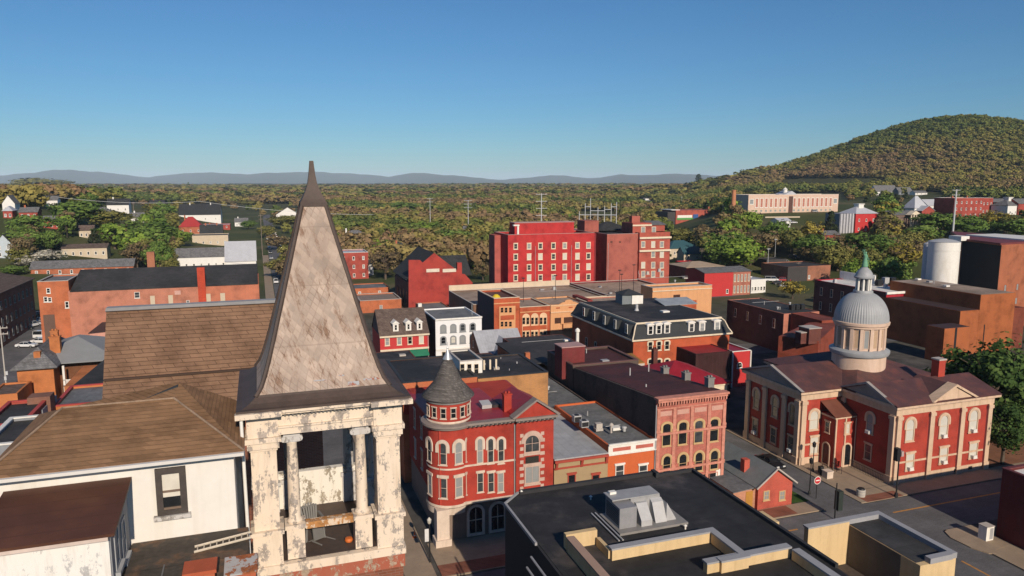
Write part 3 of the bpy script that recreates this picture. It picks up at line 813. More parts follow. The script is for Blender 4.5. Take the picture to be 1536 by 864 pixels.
def pier(px, py, mat, w=0.66):
    h = w / 2; m = MB()
    m.box(px - h - .05, px + h + .05, py - h - .05, py + h + .05, 29.553, 30.45)
    m.box(px - h - .11, px + h + .11, py - h - .11, py + h + .11, 30.453, 30.57)
    m.box(px - h, px + h, py - h, py + h, 30.573, 32.83)
    m.box(px - h - .03, px + h + .03, py - h - .03, py + h + .03, 32.833, 32.9)
    m.box(px - h - .08, px + h + .08, py - h - .08, py + h + .08, 32.903, 33.08)
    m.box(px - h - .13, px + h + .13, py - h - .13, py + h + .13, 33.083, 33.22)
    # sunk panel framed on the front
    for a in ((px - h + .05, px - h + .11), (px + h - .11, px + h - .05)): m.box(a[0], a[1], py - h - .012, py - h, 30.75, 32.65)
    o = m.build('pier', mat, T)
def column(px, py, mat):
    m = MB()
    m.box(px - .24, px + .24, py - .24, py + .24, 29.553, 30.45)
    m.box(px - .28, px + .28, py - .28, py + .28, 30.453, 30.57)
    m.lathe(px, py, [(.21, 30.573), (.22, 30.63), (.19, 30.68), (.16, 30.72), (.165, 31.2), (.155, 32.1), (.135, 32.85), (.15, 32.88), (.15, 32.93)], 20)
    o = m.build('column', mat, T)
    k = MB().box(px - .22, px + .22, py - .18, py + .18, 33.10, 33.22)
    for s in (-1, 1):
        for yy in (-1, 1):
            k.add(*cyl((px + s * .21, py - .17, 33.03), (px + s * .21, py + .17, 33.03), .085, 14)) if yy == 1 else None
    k.box(px - .2, px + .2, py - .16, py + .16, 32.935, 33.097)
    k.build('capital', PEEL2, o)
def cyl(p0, p1, r, n=12):
    m = MB().tube(p0, p1, r, r, n); return m.v, m.f
for px in (cx - 1.67, cx + 1.67):
    for py in (cyy - 1.67, cyy + 1.67): pier(px, py, PEEL if py < cyy else PEEL2)  # rear piers greyer: their shade is put into the paint
for px in (cx - .93, cx + .93):
    column(px, cyy - 1.66, PEEL); column(px, cyy + 1.66, PEEL2)
for py in (cyy - .93, cyy + .93):
    column(cx - 1.66, py, PEEL2); column(cx + 1.66, py, PEEL2)  # side columns in the same shade-toned paint
MB().box(cx - .66, cx + .66, cyy - 1.86, cyy - 1.62, 30.38, 30.57).build('rail', peel('bare_orange_board', (0.62, 0.50, 0.38), (0.42, 0.20, 0.07), 0.62), T)
MB().box(cx - 1.3, cx + 1.3, cyy + 1.5, cyy + 1.75, 29.56, 30.75).build('parapet', peel('flaking_white_paint', (0.72, 0.68, 0.6), (0.3, 0.26, 0.2), 0.36), T)
m = MB()
for a in (-1, 1): m.box(cx + a * 1.75 - .1, cx + a * 1.75 + .1, cyy - 1.3, cyy + 1.3, 30.4, 30.55)
m.build('rail', PEEL2, T)
m = MB()     # entablature ring: architrave, frieze, dentils, cornice
def ring(m, ro, ri, z0, z1):
    m.box(cx - ro, cx + ro, cyy - ro, cyy - ri, z0, z1); m.box(cx - ro, cx + ro, cyy + ri, cyy + ro, z0, z1)
    m.box(cx - ro, cx - ri, cyy - ri + .002, cyy + ri - .002, z0, z1); m.box(cx + ri, cx + ro, cyy - ri + .002, cyy + ri - .002, z0, z1)
ring(m, 1.98, 1.40, 33.223, 33.42); ring(m, 2.03, 1.40, 33.423, 33.47); ring(m, 1.97, 1.40, 33.473, 33.78)
for a in (-1, 1): m.box(cx + a * 1.67 - .4, cx + a * 1.67 + .4, cyy - 2.06, cyy - 1.9, 33.225, 33.779)
m.build('entablature', PEEL, T)
m = MB()
x = cx - 2.1
while x < cx + 2.1:
    m.box(x, x + .05, cyy - 2.1, cyy - 1.98, 33.783, 33.85); m.box(cx - 2.1, cx - 1.98, cyy + x - cx, cyy + x - cx + .05, 33.783, 33.85); x += .1
ring(m, 2.03, 1.4, 33.782, 33.852)
m.build('dentils', plain('grey_wood', (0.2, 0.19, 0.18), 0.8), T)
m = MB(); ring(m, 2.2, 1.4, 33.855, 33.92); ring(m, 2.28, 1.4, 33.923, 34.0); 
for a in (-1, 1): m.box(cx + a * 1.75 - .58, cx + a * 1.75 + .58, cyy - 2.4, cyy - 2.2, 33.86, 33.999)
m.build('cornice', PEEL, T)
MB().box(cx - 1.9, cx + 1.9, cyy - 1.9, cyy + 1.9, 33.70, 33.8).build('ceiling', DMET, T)
def sqloft(m, prof, x=cx, y=cyy):
    vs = []
    for (h, z) in prof: vs += [(x - h, y - h, z), (x + h, y - h, z), (x + h, y + h, z), (x - h, y + h, z)]
    fs = [(4 * j + i, 4 * j + (i + 1) % 4, 4 * j + 4 + (i + 1) % 4, 4 * j + 4 + i) for j in range(len(prof) - 1) for i in range(4)]
    k = len(prof) * 4
    return m.add(vs, fs + [(0, 3, 2, 1), (k - 4, k - 3, k - 2, k - 1)])
SP = [(1.80, 34.28), (1.66, 34.48), (1.55, 34.75), (1.44, 35.1), (1.30, 35.6), (1.06, 36.5), (0.80, 37.5), (0.54, 38.5), (0.33, 39.32)]
sp = sqloft(MB(), SP).build('spire', SLATE, T)
sk = sqloft(MB(), [(2.30, 34.003), (2.30, 34.06), (2.16, 34.07), (1.98, 34.15), (1.82, 34.27), (1.78, 34.32)]).build('skirt_roof', DMET, T)
m = MB()
for sx in (-1, 1):
    for sy in (-1, 1):
        m = MB()
        for j in range(len(SP) - 1):
            a, b_ = SP[j], SP[j + 1]; m.tube((cx + sx * a[0], cyy + sy * a[0], a[1]), (cx + sx * b_[0], cyy + sy * b_[0], b_[1]), .065, .06, 6)
        m.build('hip_cap', DMET, sp)
m = sqloft(MB(), [(0.37, 39.30), (0.37, 39.40), (0.31, 39.5), (0.20, 39.74), (0.13, 39.95), (0.09, 40.2), (0.062, 40.5), (0.055, 40.58)])
m.build('finial', DMET, T)
# small lead patches and tar on the slope near the eave
m = MB()
for (u, v, w) in ((470, 561, 20), (508, 556, 9), (545, 566, 26), (522, 572, 18)):
    zz = 34.62 - (v - 556) * .016; h_ = np.interp(zz, [34.28, 34.48, 34.75], [1.8, 1.66, 1.55]) + .012
    X_ = FX(u, v, cyy - h_); m.slab([(X_, cyy - h_, zz), (X_ + w / 58, cyy - h_, zz), (X_ + w / 58, cyy - h_ + .1, zz + .12), (X_, cyy - h_ + .1, zz + .12)], .008)
m.build('patch', peel('tin_patch', (0.35, 0.36, 0.38), (0.3, 0.12, 0.08), .5), T)
m = MB().tube((-.68, 19.72, 33.85), (-.62, 19.8, 24), .045, n=10)
m.build('downspout', WHITE, T)
# ---- chairs on the tower's floor
CHG = plain('grey_resin', (0.17, 0.165, 0.155), 0.55, 0.1)
def lawn_chair(label, loc, rz, tilt=None):
    t = thing('lawn_chair', label, 'chair', loc, 'resin chairs in the belvedere', rz)
    t['_w'] = [0.0, 0.0, 0.0]
    m = MB()
    for i in range(7):
        a = (i - 3) * .062; tp = .92 - .018 * abs(i - 3) ** 2 * .8
        m.slab([(a - .025, .2, .42), (a + .025, .2, .42), (a * 1.25 + .027, .34, tp), (a * 1.25 - .027, .34, tp)], .018)
    m.box(-.24, .24, .30, .33, .80, .84); m.build('backrest', CHG, t)
    m = MB().slab([(-.25, -.25, .43), (.25, -.25, .43), (.22, .22, .38), (-.22, .22, .38)], .025); m.build('seat', CHG, t)
    for s in (-1, 1):
        a = MB().box(s * .27 - .035, s * .27 + .035, -.27, .26, .60, .63); a.tube((s * .27, -.25, .4), (s * .27, -.25, .6), .025); a.build('armrest', CHG, t)
        for yy in (-.24, .22): MB().tube((s * .24, yy, .4), (s * .28, yy * 1.15, 0), .028, .022).build('leg', CHG, t)
    for c in t.children: c['_w'] = [0, 0, 0]
    if tilt: t.rotation_euler = tilt
    return t
lawn_chair('grey resin chair with a slatted fan back standing upright in the belvedere', (1.08, 21.3, 29.575), R(14))
lawn_chair('grey resin chair tipped over on the belvedere floor behind the low rail', (1.5, 20.75, 29.85), 0, (R(-95), R(8), R(40)))
m = MB().lathe(2.05, 20.6, [(.02, 29.58), (.10, 29.59), (.12, 29.64), (.10, 29.7), (.03, 29.72)], 14)
tag(m.build('bucket', plain('orange_plastic', (0.55, 0.14, 0.03), 0.5), None, (2.05, 20.6, 29.58)), 'small round orange tub on the belvedere floor', 'tub')

# ---- white house
WSTU = plain('white_stucco', (0.69, 0.66, 0.61), 0.8, 0.06, 0.7, streak=0.12)
Hh = thing('white_house', 'white stuccoed house with a low worn brown roof beside the belvedere', 'house', (-3.4, 21, 0))
MB().box(-5.95, -0.88, 19.0, 23.5, 0, 33.32).build('wall', WSTU, Hh)
ev = 33.36
E0, E1, E2, E3 = (-6.25, 18.7, ev), (-0.62, 18.7, ev), (-0.62, 22.9, ev), (-6.25, 23.7, ev)
A, B, D = (-5.15, 21.6, 34.05), (-2.45, 21.6, 34.05), (-2.42, 22.6, 34.27)
m = MB()
m.poly([E0, E1, B, A]); m.poly([E3, E0, A]); m.poly([E1, E2, D, B]); m.poly([A, B, E3]); m.poly([E3, B, D]); m.poly([E3, D, E2])
m.poly([(p[0], p[1], p[2] - .05) for p in (E0, E3, E2, E1)])
q = [E0, E1, E2, E3]
for i in range(4):
    a, b_ = q[i], q[(i + 1) % 4]; m.poly([(a[0], a[1], ev - .05), (b_[0], b_[1], ev - .05), b_, a])
rf_ = m.build('roof', BRN2, Hh)
m = MB().tube((E1[0], E1[1], E1[2] + .02), (B[0], B[1], B[2] + .02), .03, n=6).tube((E0[0], E0[1], E0[2] + .02), (A[0], A[1], A[2] + .02), .03, n=6).tube((A[0], A[1], A[2] + .02), (B[0], B[1], B[2] + .02), .025, n=6)
m.build('ridge_cap', plain('pale_ridge', (0.28, 0.2, 0.14), .9, .4, 3), rf_)
MB().box(-6.25, -.62, 18.6, 18.7, 33.27, 33.35).build('gutter', plain('white_gutter', (0.6, 0.58, 0.55), .5, .1), Hh)
m = MB().prism([(-3.85, 33.75), (-2.40, 33.75), (-2.40, 34.24)], 'y', 22.25, 22.55); m.build('dormer_cheek', plain('dark_slate', (0.03, 0.033, 0.036), .7), Hh)
w = wf(Hh, 260, 700, 771, 46, 19.0, mat=plain('dark_window_trim', (0.06, 0.05, 0.045), .6, .3, 5), pane=GL[0], fw=.15, bars=(1, 1), proud=.07, sill=0, hood=.0)
p = atY(259, 768, 19.0)
m = MB()
for a in (p.x - .29, p.x + .23): m.box(a, a + .06, 18.945, 18.975, p.z + .12, p.z + 1.1)
for a in (p.z + .1, p.z + .54, p.z + 1.06): m.box(p.x - .29, p.x + .29, 18.946, 18.974, a, a + .055)
m.build('sash', plain('brown_sash', (0.17, 0.12, 0.09), .6), Hh)
MB().box(p.x - .25, p.x + .25, 18.965, 18.978, p.z + .42, p.z + 1.07).build('window_blind', plain('cream_blind', (0.62, .58, .5), .6), Hh)
MB().box(p.x - .42, p.x + .42, 18.86, 18.998, p.z - .14, p.z - .04).build('sill', PEEL2, Hh)
# ---- lean-to shed in front
Ls = thing('lean_to', 'small white lean-to with a rusty sheet roof at the bottom left', 'shed', (-4.3, 17.8, 0))
MB().box(-5.6, -3.36, 16.75, 18.98, 0, 32.6).build('wall', peel('stained_white_wall', (0.72, 0.70, 0.66), (0.45, 0.44, 0.43), .22), Ls)
MB().slab([(-5.85, 16.55, 32.63), (-3.2, 16.55, 32.63), (-3.2, 18.97, 32.93), (-5.85, 18.97, 32.93)], .07).build('roof', seam('rusty_sheet_roof', (0.085, 0.035, 0.022), .42, .6, 0, 1, (0.13, 0.055, 0.03)), Ls)
MB().box(-5.7, -3.34, 16.6, 16.72, 32.46, 32.56).build('fascia', plain('pink_grey_board', (.55, .45, .4), .7, .2), Ls)
for i, (y, z) in enumerate(((17.35, 31.5), (18.15, 31.3))):
    win(Ls, 'R', (-3.36, y, z), .5, .95, mat=plain('grey_trim', (.33, .34, .35), .6), pane=GL[1], fw=.08, proud=.05)
MB().box(-3.358, -3.33, 16.8, 18.9, 28, 32.5).build('shaded_side', plain('grey_clapboard_and_shade', (.22, .23, .25), .7, .15), Ls)  # grey sheet paints the shade of the white right wall
# ---- dark low roof between the house and the tower
Dk = thing('lower_roof', 'dark patched lower roof between the white house and the belvedere', 'roof', (-2, 17.5, 0))
MB().box(-3.3, -0.62, 14.5, 18.99, 30.3, 31.22).build('roof_deck', membrane('patched_felt', (0.07, 0.06, 0.05), (2.2, 1.5, 1.1), .8), Dk)
MB().box(-3.2, -0.7, 14.6, 18.9, 0, 30.29).build('wall', REDBR, Dk)
m = MB()
for i in range(3): m.box(-2.45 + i * .55, -2.42 + i * .55, 16.2, 17.6, 31.224, 31.24)
m.build('batten', plain('grey_batten', (.16, .16, .16), .7), Dk)
lad = thing('ladder', 'pale wooden ladder lying on the dark roof beside the belvedere', 'ladder', (-1.4, 17.75, 31.23))
a0, a1 = at(291, 828, 31.3), at(376, 806, 31.3); b0, b1 = at(292, 820, 31.3), at(376, 798, 31.3)
PALE = plain('pale_wood', (.55, .48, .38), .7, .15, 3)
for (s, e) in ((a0, a1), (b0, b1)): MB().tube(s, e, .03, n=6).build('rail', PALE, lad)
for i in range(9):
    f = (i + .5) / 9; MB().tube(a0.lerp(a1, f), b0.lerp(b1, f), .016, n=5).build('rung', PALE, lad)
p = at(300, 850, 31.7)
Rc = thing('chimney_stack', 'stub of a red brick chimney on the dark roof at the bottom edge', 'chimney', (p.x, p.y, 31.2))
MB().box(p.x - .3, p.x + .3, p.y - .2, p.y + .3, 31.222, 31.62).build('stack', brick('orange_brick', (.36, .10, .05)), Rc)
MB().box(p.x - .34, p.x + .34, p.y - .24, p.y + .34, 31.623, 31.7).build('cap', plain('red_cap', (.4, .09, .04), .7, .2, 3), Rc)
p = at(362, 842, 31.6)
Rv = thing('roof_hatch', 'rusty grey hatch on the dark roof against the belvedere', 'hatch', (p.x, p.y, 31.2))
MB().box(p.x - .32, p.x + .3, p.y - .3, p.y + .3, 31.222, 31.5).build('curb', brick('orange_brick', (.36, .10, .05)), Rv)
MB().slab([(p.x - .36, p.y - .34, 31.5), (p.x + .34, p.y - .34, 31.5), (p.x + .34, p.y + .34, 31.58), (p.x - .36, p.y + .34, 31.58)], .04).build('lid', peel('rusty_lid', (.4, .39, .38), (.3, .1, .04), .5), Rv)
# ---- big steep brown roof behind
Bg = thing('shingled_hall', 'big hall with a steep wall of brown shingled roof behind the belvedere', 'building', (-3, 40, 0))
X0, X1 = -6.95, 2.6
MB().box(X0 + .1, X1 - .1, 36.2, 50, 0, 29.5).build('wall', REDBR, Bg)
m = MB().slab([(X0, 36.3, 31.18), (X1, 36.3, 31.18), (X1, 38.2, 34.05), (X0, 38.2, 34.05)], .15); m.build('roof', BRN, Bg)
m = MB().slab([(X0, 35.0, 29.4), (X1, 35.0, 29.4), (X1, 36.25, 31.12), (X0, 36.25, 31.12)], .15); m.build('roof', BRN, Bg)
m = MB().box(X0 + .05, X1, 36.15, 36.3, 31.12, 31.2); m.build('ledge', plain('dark_brown_wood', (.06, .035, .025), .7), Bg)
m = MB().prism([(38.0, 34.0), (38.2, 34.12), (38.7, 34.12), (50.2, 29.6), (50.2, 29.4)], 'x', X0 - .02, X1 + .02); m.build('back_roof', plain('grey_ridge_metal', (.28, .27, .26), .5), Bg)
m = MB().prism([(35.0, 29.3), (36.3, 31.0), (38.1, 33.9), (49, 29.5)], 'x', X0 + .12, X0 + .3); m.build('gable_wall', plain('dark_brown_wood', (.06, .035, .025)), Bg)

# ================================================================== MIDDLE GROUND: main street
RED = brick('red_painted_brick', (0.36, 0.045, 0.03), (0.30, 0.04, 0.028), 0.12, 0.25)
CBR = brick('courthouse_brick', (0.36, 0.05, 0.033), (0.33, 0.06, 0.045), 0.15, 0.2)
STONE = plain('pale_stone', (0.60, 0.49, 0.40), 0.75, 0.15, 1.2, streak=0.25)
PINKS = plain('pink_grey_stone', (0.50, 0.36, 0.30), 0.75, 0.15, 1.2, streak=0.2)
RROOF = seam('red_tin_roof', (0.30, 0.022, 0.025), 0.6, 0.5, 0, 1)
BLK = membrane('black_membrane', (0.032, 0.031, 0.032), (2.3, 2.05, 1.9), .13)
BLK2 = membrane('charcoal_roof_felt', (0.045, 0.044, 0.044), (1.25, 1.22, 1.2), .12)
GRYR = membrane('grey_roof_sheet', (0.16, 0.165, 0.17), (1.15, 1.12, 1.08), .2)
MAROON = membrane('maroon_roof_sheet', (0.075, 0.026, 0.024), (1.3, 1.1, 1.0), .15)
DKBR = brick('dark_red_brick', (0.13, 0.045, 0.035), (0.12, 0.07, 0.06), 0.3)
DKWALL = brick('shade_dark_brick', (0.09, 0.065, 0.055), (0.09, 0.075, 0.065), 0.35)  # for left flanks: their shade is put into the brick colour
OCH = brick('ochre_brick', (0.38, 0.19, 0.075), (0.36, 0.2, 0.1), 0.2, .6)
ORG = brick('orange_brick_wall', (0.42, 0.12, 0.05), (0.40, 0.2, 0.12), 0.2)
COPG = plain('grey_coping', (0.30, 0.30, 0.31), 0.6, 0.12)
COPP = plain('pale_coping', (0.42, 0.38, 0.34), 0.7, 0.15)
HVACM = plain('galvanised_sheet', (0.40, 0.40, 0.40), 0.45, 0.1, 2.0, 0.5)
IRON = plain('black_iron', (0.02, 0.02, 0.022), 0.5, 0.1)

# ---- round-towered red bank
Bk = thing('corner_bank', 'red brick corner block with a round turret under a grey cone', 'building', (23, 76, 0))
bx0, bx1, by0, by1 = 17.4, 30.6, 75.0, 92.0
MB().box(bx0, bx1, by0, by1, 4.3, 13.3).build('wall', RED, Bk)
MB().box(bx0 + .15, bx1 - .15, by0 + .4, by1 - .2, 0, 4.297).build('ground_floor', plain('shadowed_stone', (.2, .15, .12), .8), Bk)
MB().box(26.2, 30.75, 74.7, 75.2, 4.3, 13.3).build('bay_wall', RED, Bk)
tcx, tcy, tr = 19.0, 77.0, 2.42
tw = MB().lathe(tcx, tcy, [(tr, 4.3), (tr, 13.3)], 40, cap=False).build('turret_wall', RED, Bk)
dm = MB().lathe(tcx, tcy, [(tr - .02, 13.9), (tr - .02, 16.4)], 40, cap=False).build('turret_drum', RED, Bk)
MB().lathe(tcx, tcy, [(tr + .12, 16.1), (tr + .12, 16.32), (tr + .28, 16.36), (tr + .42, 16.5), (tr + .42, 16.56)], 40).build('turret_cornice', plain('grey_trim_paint', (.2, .19, .18), .6), Bk)
MB().lathe(tcx, tcy, [(tr + .5, 16.56), (tr + .46, 16.66), (1.6, 18.1), (.85, 19.8), (.42, 20.7)], 40).build('turret_roof', shingle('grey_cone_slate', (.115, .105, .10), .22, .3, .35, .3), Bk)
fn = MB().lathe(tcx, tcy, [(.55, 20.62), (.5, 20.72), (.3, 21.1), (.14, 21.5), (.06, 21.7), (.12, 21.8), (.05, 21.92), (.02, 22.5)], 20).build('finial', plain('silver_lead', (.55, .55, .54), .35, .1, 3, .5, .6), Bk)
MB().lathe(tcx, tcy, [(tr + .05, 13.9), (tr + .1, 14.0), (tr + .02, 14.15)], 40, cap=False).build('turret_band', STONE, Bk)
for i in range(12):                                                # drum windows
    a = R(-90 + 12 + 30 * (i - 5.5) * .86)
    if -175 < math.degrees(a) < -5 or i in (0, 11):
        o = win(Bk, 'F', (tcx + (tr - .02) * math.cos(a), tcy + (tr - .02) * math.sin(a), 14.55), .62, 1.15, mat=STONE, pane=GL[0], fw=.06, hood=.1, bars=(1, 2), proud=.07)
        o.rotation_euler.z = a + PI / 2
for zz, hh in ((5.45, 2.35), (9.3, 2.55)):                           # turret windows
    for a in (R(-165), R(-120), R(-78), R(-44)):
        o = win(Bk, 'F', (tcx + tr * math.cos(a), tcy + tr * math.sin(a), zz), .95, hh, arch=zz > 7, mat=STONE, fw=.09, hood=.32, bars=(1, 2), proud=.06, pane=rnd.choice([GL[1], BLIND2, BLIND2]))
        o.rotation_euler.z = a + PI / 2
for u in (720, 736, 751.5):
    wf(Bk, u, 657, 695, 9.6, 75.0, arch=True, mat=STONE, fw=.09, hood=.2, proud=.06, pane=rnd.choice([GL[1], BLIND2]))
for u in (720.5, 736.5, 751):
    wf(Bk, u, 709, 738, 9.4, 75.0, mat=STONE, fw=.07, hood=.26, proud=.06, pane=rnd.choice([GL[1], BLIND2]))
wf(Bk, 798, 651, 679, 24, 74.7, arch=True, mat=PINKS, fw=.16, hood=.4, bars=(2, 2), proud=.09, pane=GL[1], sill=.25)
wf(Bk, 798, 698, 725, 23, 74.7, mat=PINKS, fw=.14, hood=.3, bars=(2, 1), proud=.09, pane=BLIND2, sill=.2)
p0 = atY(798, 694, 74.7); MB().box(p0.x - .8, p0.x + .8, 74.62, 74.698, p0.z, p0.z + .75).build('name_panel', plain('bronze_panel', (.03, .028, .025), .5, .4, 5), Bk)
m = MB()
for i in range(9):                                                   # quoins at the big window
    z = 5.2 + i * .78
    for s in (-1, 1): m.box(p0.x + s * 1.25 - (.28 if i % 2 else .2), p0.x + s * 1.25 + (.28 if i % 2 else .2), 74.64, 74.698, z, z + .4)
m.build('quoins', PINKS, Bk)
m = MB()
for z, h, d in ((4.35, .3, .16), (8.7, .2, .1)):
    m.box(tcx, 26.2, 75 - d, 75, z, z + h)
    m.lathe(tcx, tcy, [(tr + d, z), (tr + d, z + h)], 36, R(-200), R(-60), cap=False)
    if z < 5: m.box(26.2, 30.75, 74.7 - d, 74.7, z, z + h)
    m.build('belt_course', STONE, Bk); m = MB()
m = MB()                                                             # main cornice with brackets
m.box(tcx + 1, 26.2, 74.62, 75.05, 13.3, 13.55); m.box(tcx + 1, 26.2, 74.35, 75.2, 13.55, 13.8)
m.box(26.1, 30.9, 74.35, 75.2, 13.303, 13.553); m.box(25.95, 31.05, 74.1, 75.2, 13.553, 13.803)
m.lathe(tcx, tcy, [(tr, 13.3), (tr + .38, 13.3), (tr + .38, 13.55), (tr + .65, 13.552), (tr + .65, 13.8), (tr, 13.9)], 40, R(-235), R(-55), cap=False)
m.build('cornice', plain('brown_grey_cornice', (.23, .19, .17), .7, .2, 2), Bk)
m = MB()
x = 20.6
while x < 31:
    y = 74.36 if x < 26 else 74.12
    m.box(x, x + .22, y, y + .3, 13.33, 13.54); x += .5
m.build('brackets', plain('dark_bracket', (.05, .05, .05), .6), Bk)
MB().prism([(26.0, 13.806), (31.0, 13.806), (28.5, 15.55)], 'y', 74.45, 75.1).build('pediment', RED, Bk)
m = MB()
for s in (-1, 1):
    a, b_ = (28.5 + s * 2.65, 13.81), (28.5, 15.62)
    m.prism([(a[0], a[1]), (b_[0], b_[1]), (b_[0], b_[1] + .24), (a[0] + s * .25, a[1] + .1)], 'y', 74.15, 75.3)
m.build('raking_cornice', plain('brown_grey_cornice', (.23, .19, .17)), Bk)
rr = MB().slab([(26.0, 75.3, 13.85), (28.5, 75.3, 15.6), (28.5, 83, 15.0), (26.0, 83, 13.7)], .1).slab([(28.5, 75.3, 15.6), (31.0, 75.3, 13.85), (31.0, 83, 13.7), (28.5, 83, 15.0)], .1)
rr.build('gable_roof', RROOF, Bk)
m = MB().slab([(17.0, 75.2, 13.8), (26.2, 75.2, 13.8), (26.2, 92.2, 13.2), (17.0, 92.2, 13.2)], .2); m.box(26.2, 30.9, 76, 92.2, 13.0, 13.2); m.build('roof', RROOF, Bk)
chimney(Bk, 26.1, 77.6, .9, .7, 13.3, 15.7, RED); chimney(Bk, 21.7, 83.5, .6, .6, 13.2, 14.6, brick('brown_chimney', (.2, .1, .07)))
sk_ = MB().slab([(23.6, 79.2, 14.15), (24.8, 79.2, 14.15), (24.8, 80.6, 14.35), (23.6, 80.6, 14.35)], .45, (0, -.14, .99)); sk_.build('skylight', HVACM, Bk)
MB().box(25.0, 25.9, 79.4, 80.6, 13.5, 14.0).build('roof_hatch', plain('dark_hatch', (.04, .03, .03), .6), Bk)
for i, x in enumerate((21.6, 24.2)):                                  # arcade at street level
    o = win(Bk, 'F', (x, 75.4, .3), 2.1, 3.7, arch=True, mat=STONE, pane=GL[0], fw=.28, bars=(2, 2), proud=.2, sill=0)
MB().box(16.9, 18.3, 74.3, 75.6, .13, 4.3).build('corner_pier', STONE, Bk)
MB().box(16.7, 18.5, 74.1, 75.8, .13, .9).build('pier_base', STONE, Bk)
m = MB().lathe(tcx, tcy, [(tr + .05, 3.5), (tr + .18, 4.3)], 30, R(-200), R(-60), cap=False); m.build('turret_corbel', STONE, Bk)
for y in (80, 84, 88):
    for z in (5.4, 9.3): win(Bk, 'L', (bx0, y, z), 1.0, 2.4, mat=STONE, fw=.09, proud=.06, hood=.2)
p = at(641, 792, 3.5)
bn = thing('street_lamp', 'black lamp post with a white banner at the turret corner', 'street lamp', (p.x, p.y - 1, .13))
MB().tube((p.x, p.y - 1, .13), (p.x, p.y - 1, 4.4), .09, .05).build('post', IRON, bn)
MB().lathe(p.x, p.y - 1, [(.05, 4.4), (.2, 4.55), (.24, 4.9), (.05, 5.15)], 12).build('lantern', plain('lamp_glass', (.5, .48, .42), .3), bn)
MB().box(p.x - .5, p.x - .08, p.y - 1.02, p.y - .98, 2.5, 3.9).build('banner', plain('white_banner', (.6, .6, .6), .6), bn)
p = at(622, 806, 0.13)
cn = thing('traffic_cone', 'orange and white traffic cone on the pavement left of the bank', 'traffic cone', (p.x, p.y, .13))
MB().box(p.x - .22, p.x + .22, p.y - .22, p.y + .22, .132, .17).lathe(p.x, p.y, [(.17, .17), (.04, .85)], 16).build('cone', plain('orange_cone', (.6, .13, .03), .5), cn)
MB().lathe(p.x, p.y, [(.135, .36), (.095, .55)], 16, cap=False).build('reflective_band', WHITE, cn)

# ---- ochre-walled block and black roofs behind the bank
Oc = thing('ochre_block', 'black-roofed block with a stained ochre brick parapet wall behind the bank', 'building', (29, 96, 0))
flat(Oc, FX(717, 590, 94), FX(822, 590, 94), 94, 106, 0, FZ(740, 566, 94), OCH, BLK, .04, .35, plain('black_edge_metal', (.03, .03, .03), .6))
m = MB(); xm = FX(752, 590, 94); m.box(xm - .2, xm + .2, 93.8, 94, 5, 12.5); m.box(FX(717, 590, 94), FX(722, 590, 94), 93.8, 94, 5, 12.8); m.build('pilaster', OCH, Oc)
for x, y in ((31, 100), (34, 104), (33, 97)): MB().tube((x, y, 12.2), (x, y, 13.4), .05).build('vent_pipe', HVACM, Oc)
Oc2 = thing('orange_walled_block', 'low block with a red and orange rear wall beside the turret cone', 'building', (19, 95, 0))
flat(Oc2, FX(604, 575, 93), FX(716, 590, 93), 93, 106, 0, FZ(640, 572, 93), ORG, BLK, .04, .3, plain('black_edge_metal', (.03, .03, .03), .6))
MB().slab([(FX(608, 600, 92.9) - .2, 92.94, 9.5), (FX(616, 600, 92.9) + .6, 92.94, 9.5), (FX(616, 568, 92.9), 92.94, 12.3), (FX(604, 568, 92.9), 92.94, 12.3)], .06).build('red_patch', RED, Oc2)
Bf = thing('black_roofed_block', 'long low block with a flat black roof in front of the red dormered house', 'building', (20, 120, 0))
flat(Bf, FX(575, 545, 112), 26.6, 108.3, 139, 0, 7.4, DKBR, BLK, .06, .3)
for x, y in ((19.5, 121), (24, 128), (21, 117)): MB().tube((x, y, 7.2), (x, y, 8.2), .09).build('vent_pipe', WHITE, Bf)
Ws = thing('white_annexe', 'small white building with three sash windows and a flat black roof', 'building', (30, 114, 0))
wy = 97.0; x0, x1, zt = FX(690, 545, wy), FX(723.5, 545, wy), FZ(705, 541.5, wy)
flat(Ws, x0, x1, wy, 104, 0, zt, WHITE, BLK, .15, .2, COPP)
for u in (693.5, 704, 714.5): wf(Ws, u, 545.5, 561, 7.2, wy, mat=CREAM, pane=GL[0], fw=.07, bars=(1, 2), proud=.06)
for i in range(3): MB().box(x1 + .3 + i * .9, x1 + .55 + i * .9, wy + .5, wy + .7, zt - 1.6, zt - .2).build('post', CREAM, Ws)
Bf2 = thing('black_roofed_block', 'flat black roof stretching from the white annexe to the brick alley wall', 'building', (37, 120, 0))
flat(Bf2, 26.8, 43.2, 108.4, 139, 0, 5.6, DKBR, BLK, .06, .3)
# ---- low storefronts between the bank and the pink front
Tn = thing('tan_storefront', 'tan storefront with red brackets and a sloping pale grey roof beside the bank', 'shop', (34, 80, 0))
TAN = plain('tan_stucco', (0.34, 0.25, 0.14), .8, .1, .8)
yf = 76.0; a0, a1, a2 = 31.4, FX(912, 680, yf), FX(984, 660, yf); zt = FZ(870, 684, yf)
MB().box(a0, a1, yf, 92, 0, zt - .1).build('wall', TAN, Tn)
MB().slab([(a0, yf - .1, zt), (a1, yf - .1, zt), (a1, 93.5, zt + .1), (a0, 93.5, zt + .1)], .15).build('roof', seam('pale_metal_roof', (.36, .37, .38), 1.2, .5, .0, 0), Tn)
RTR = plain('red_trim', (.35, .06, .04), .6, .1)
m = MB().box(a0, a1, yf - .3, yf, zt - .45, zt - .17).box(a0, a1, yf - .12, yf, zt - 1.3, zt - 1.1); m.build('cornice', RTR, Tn)
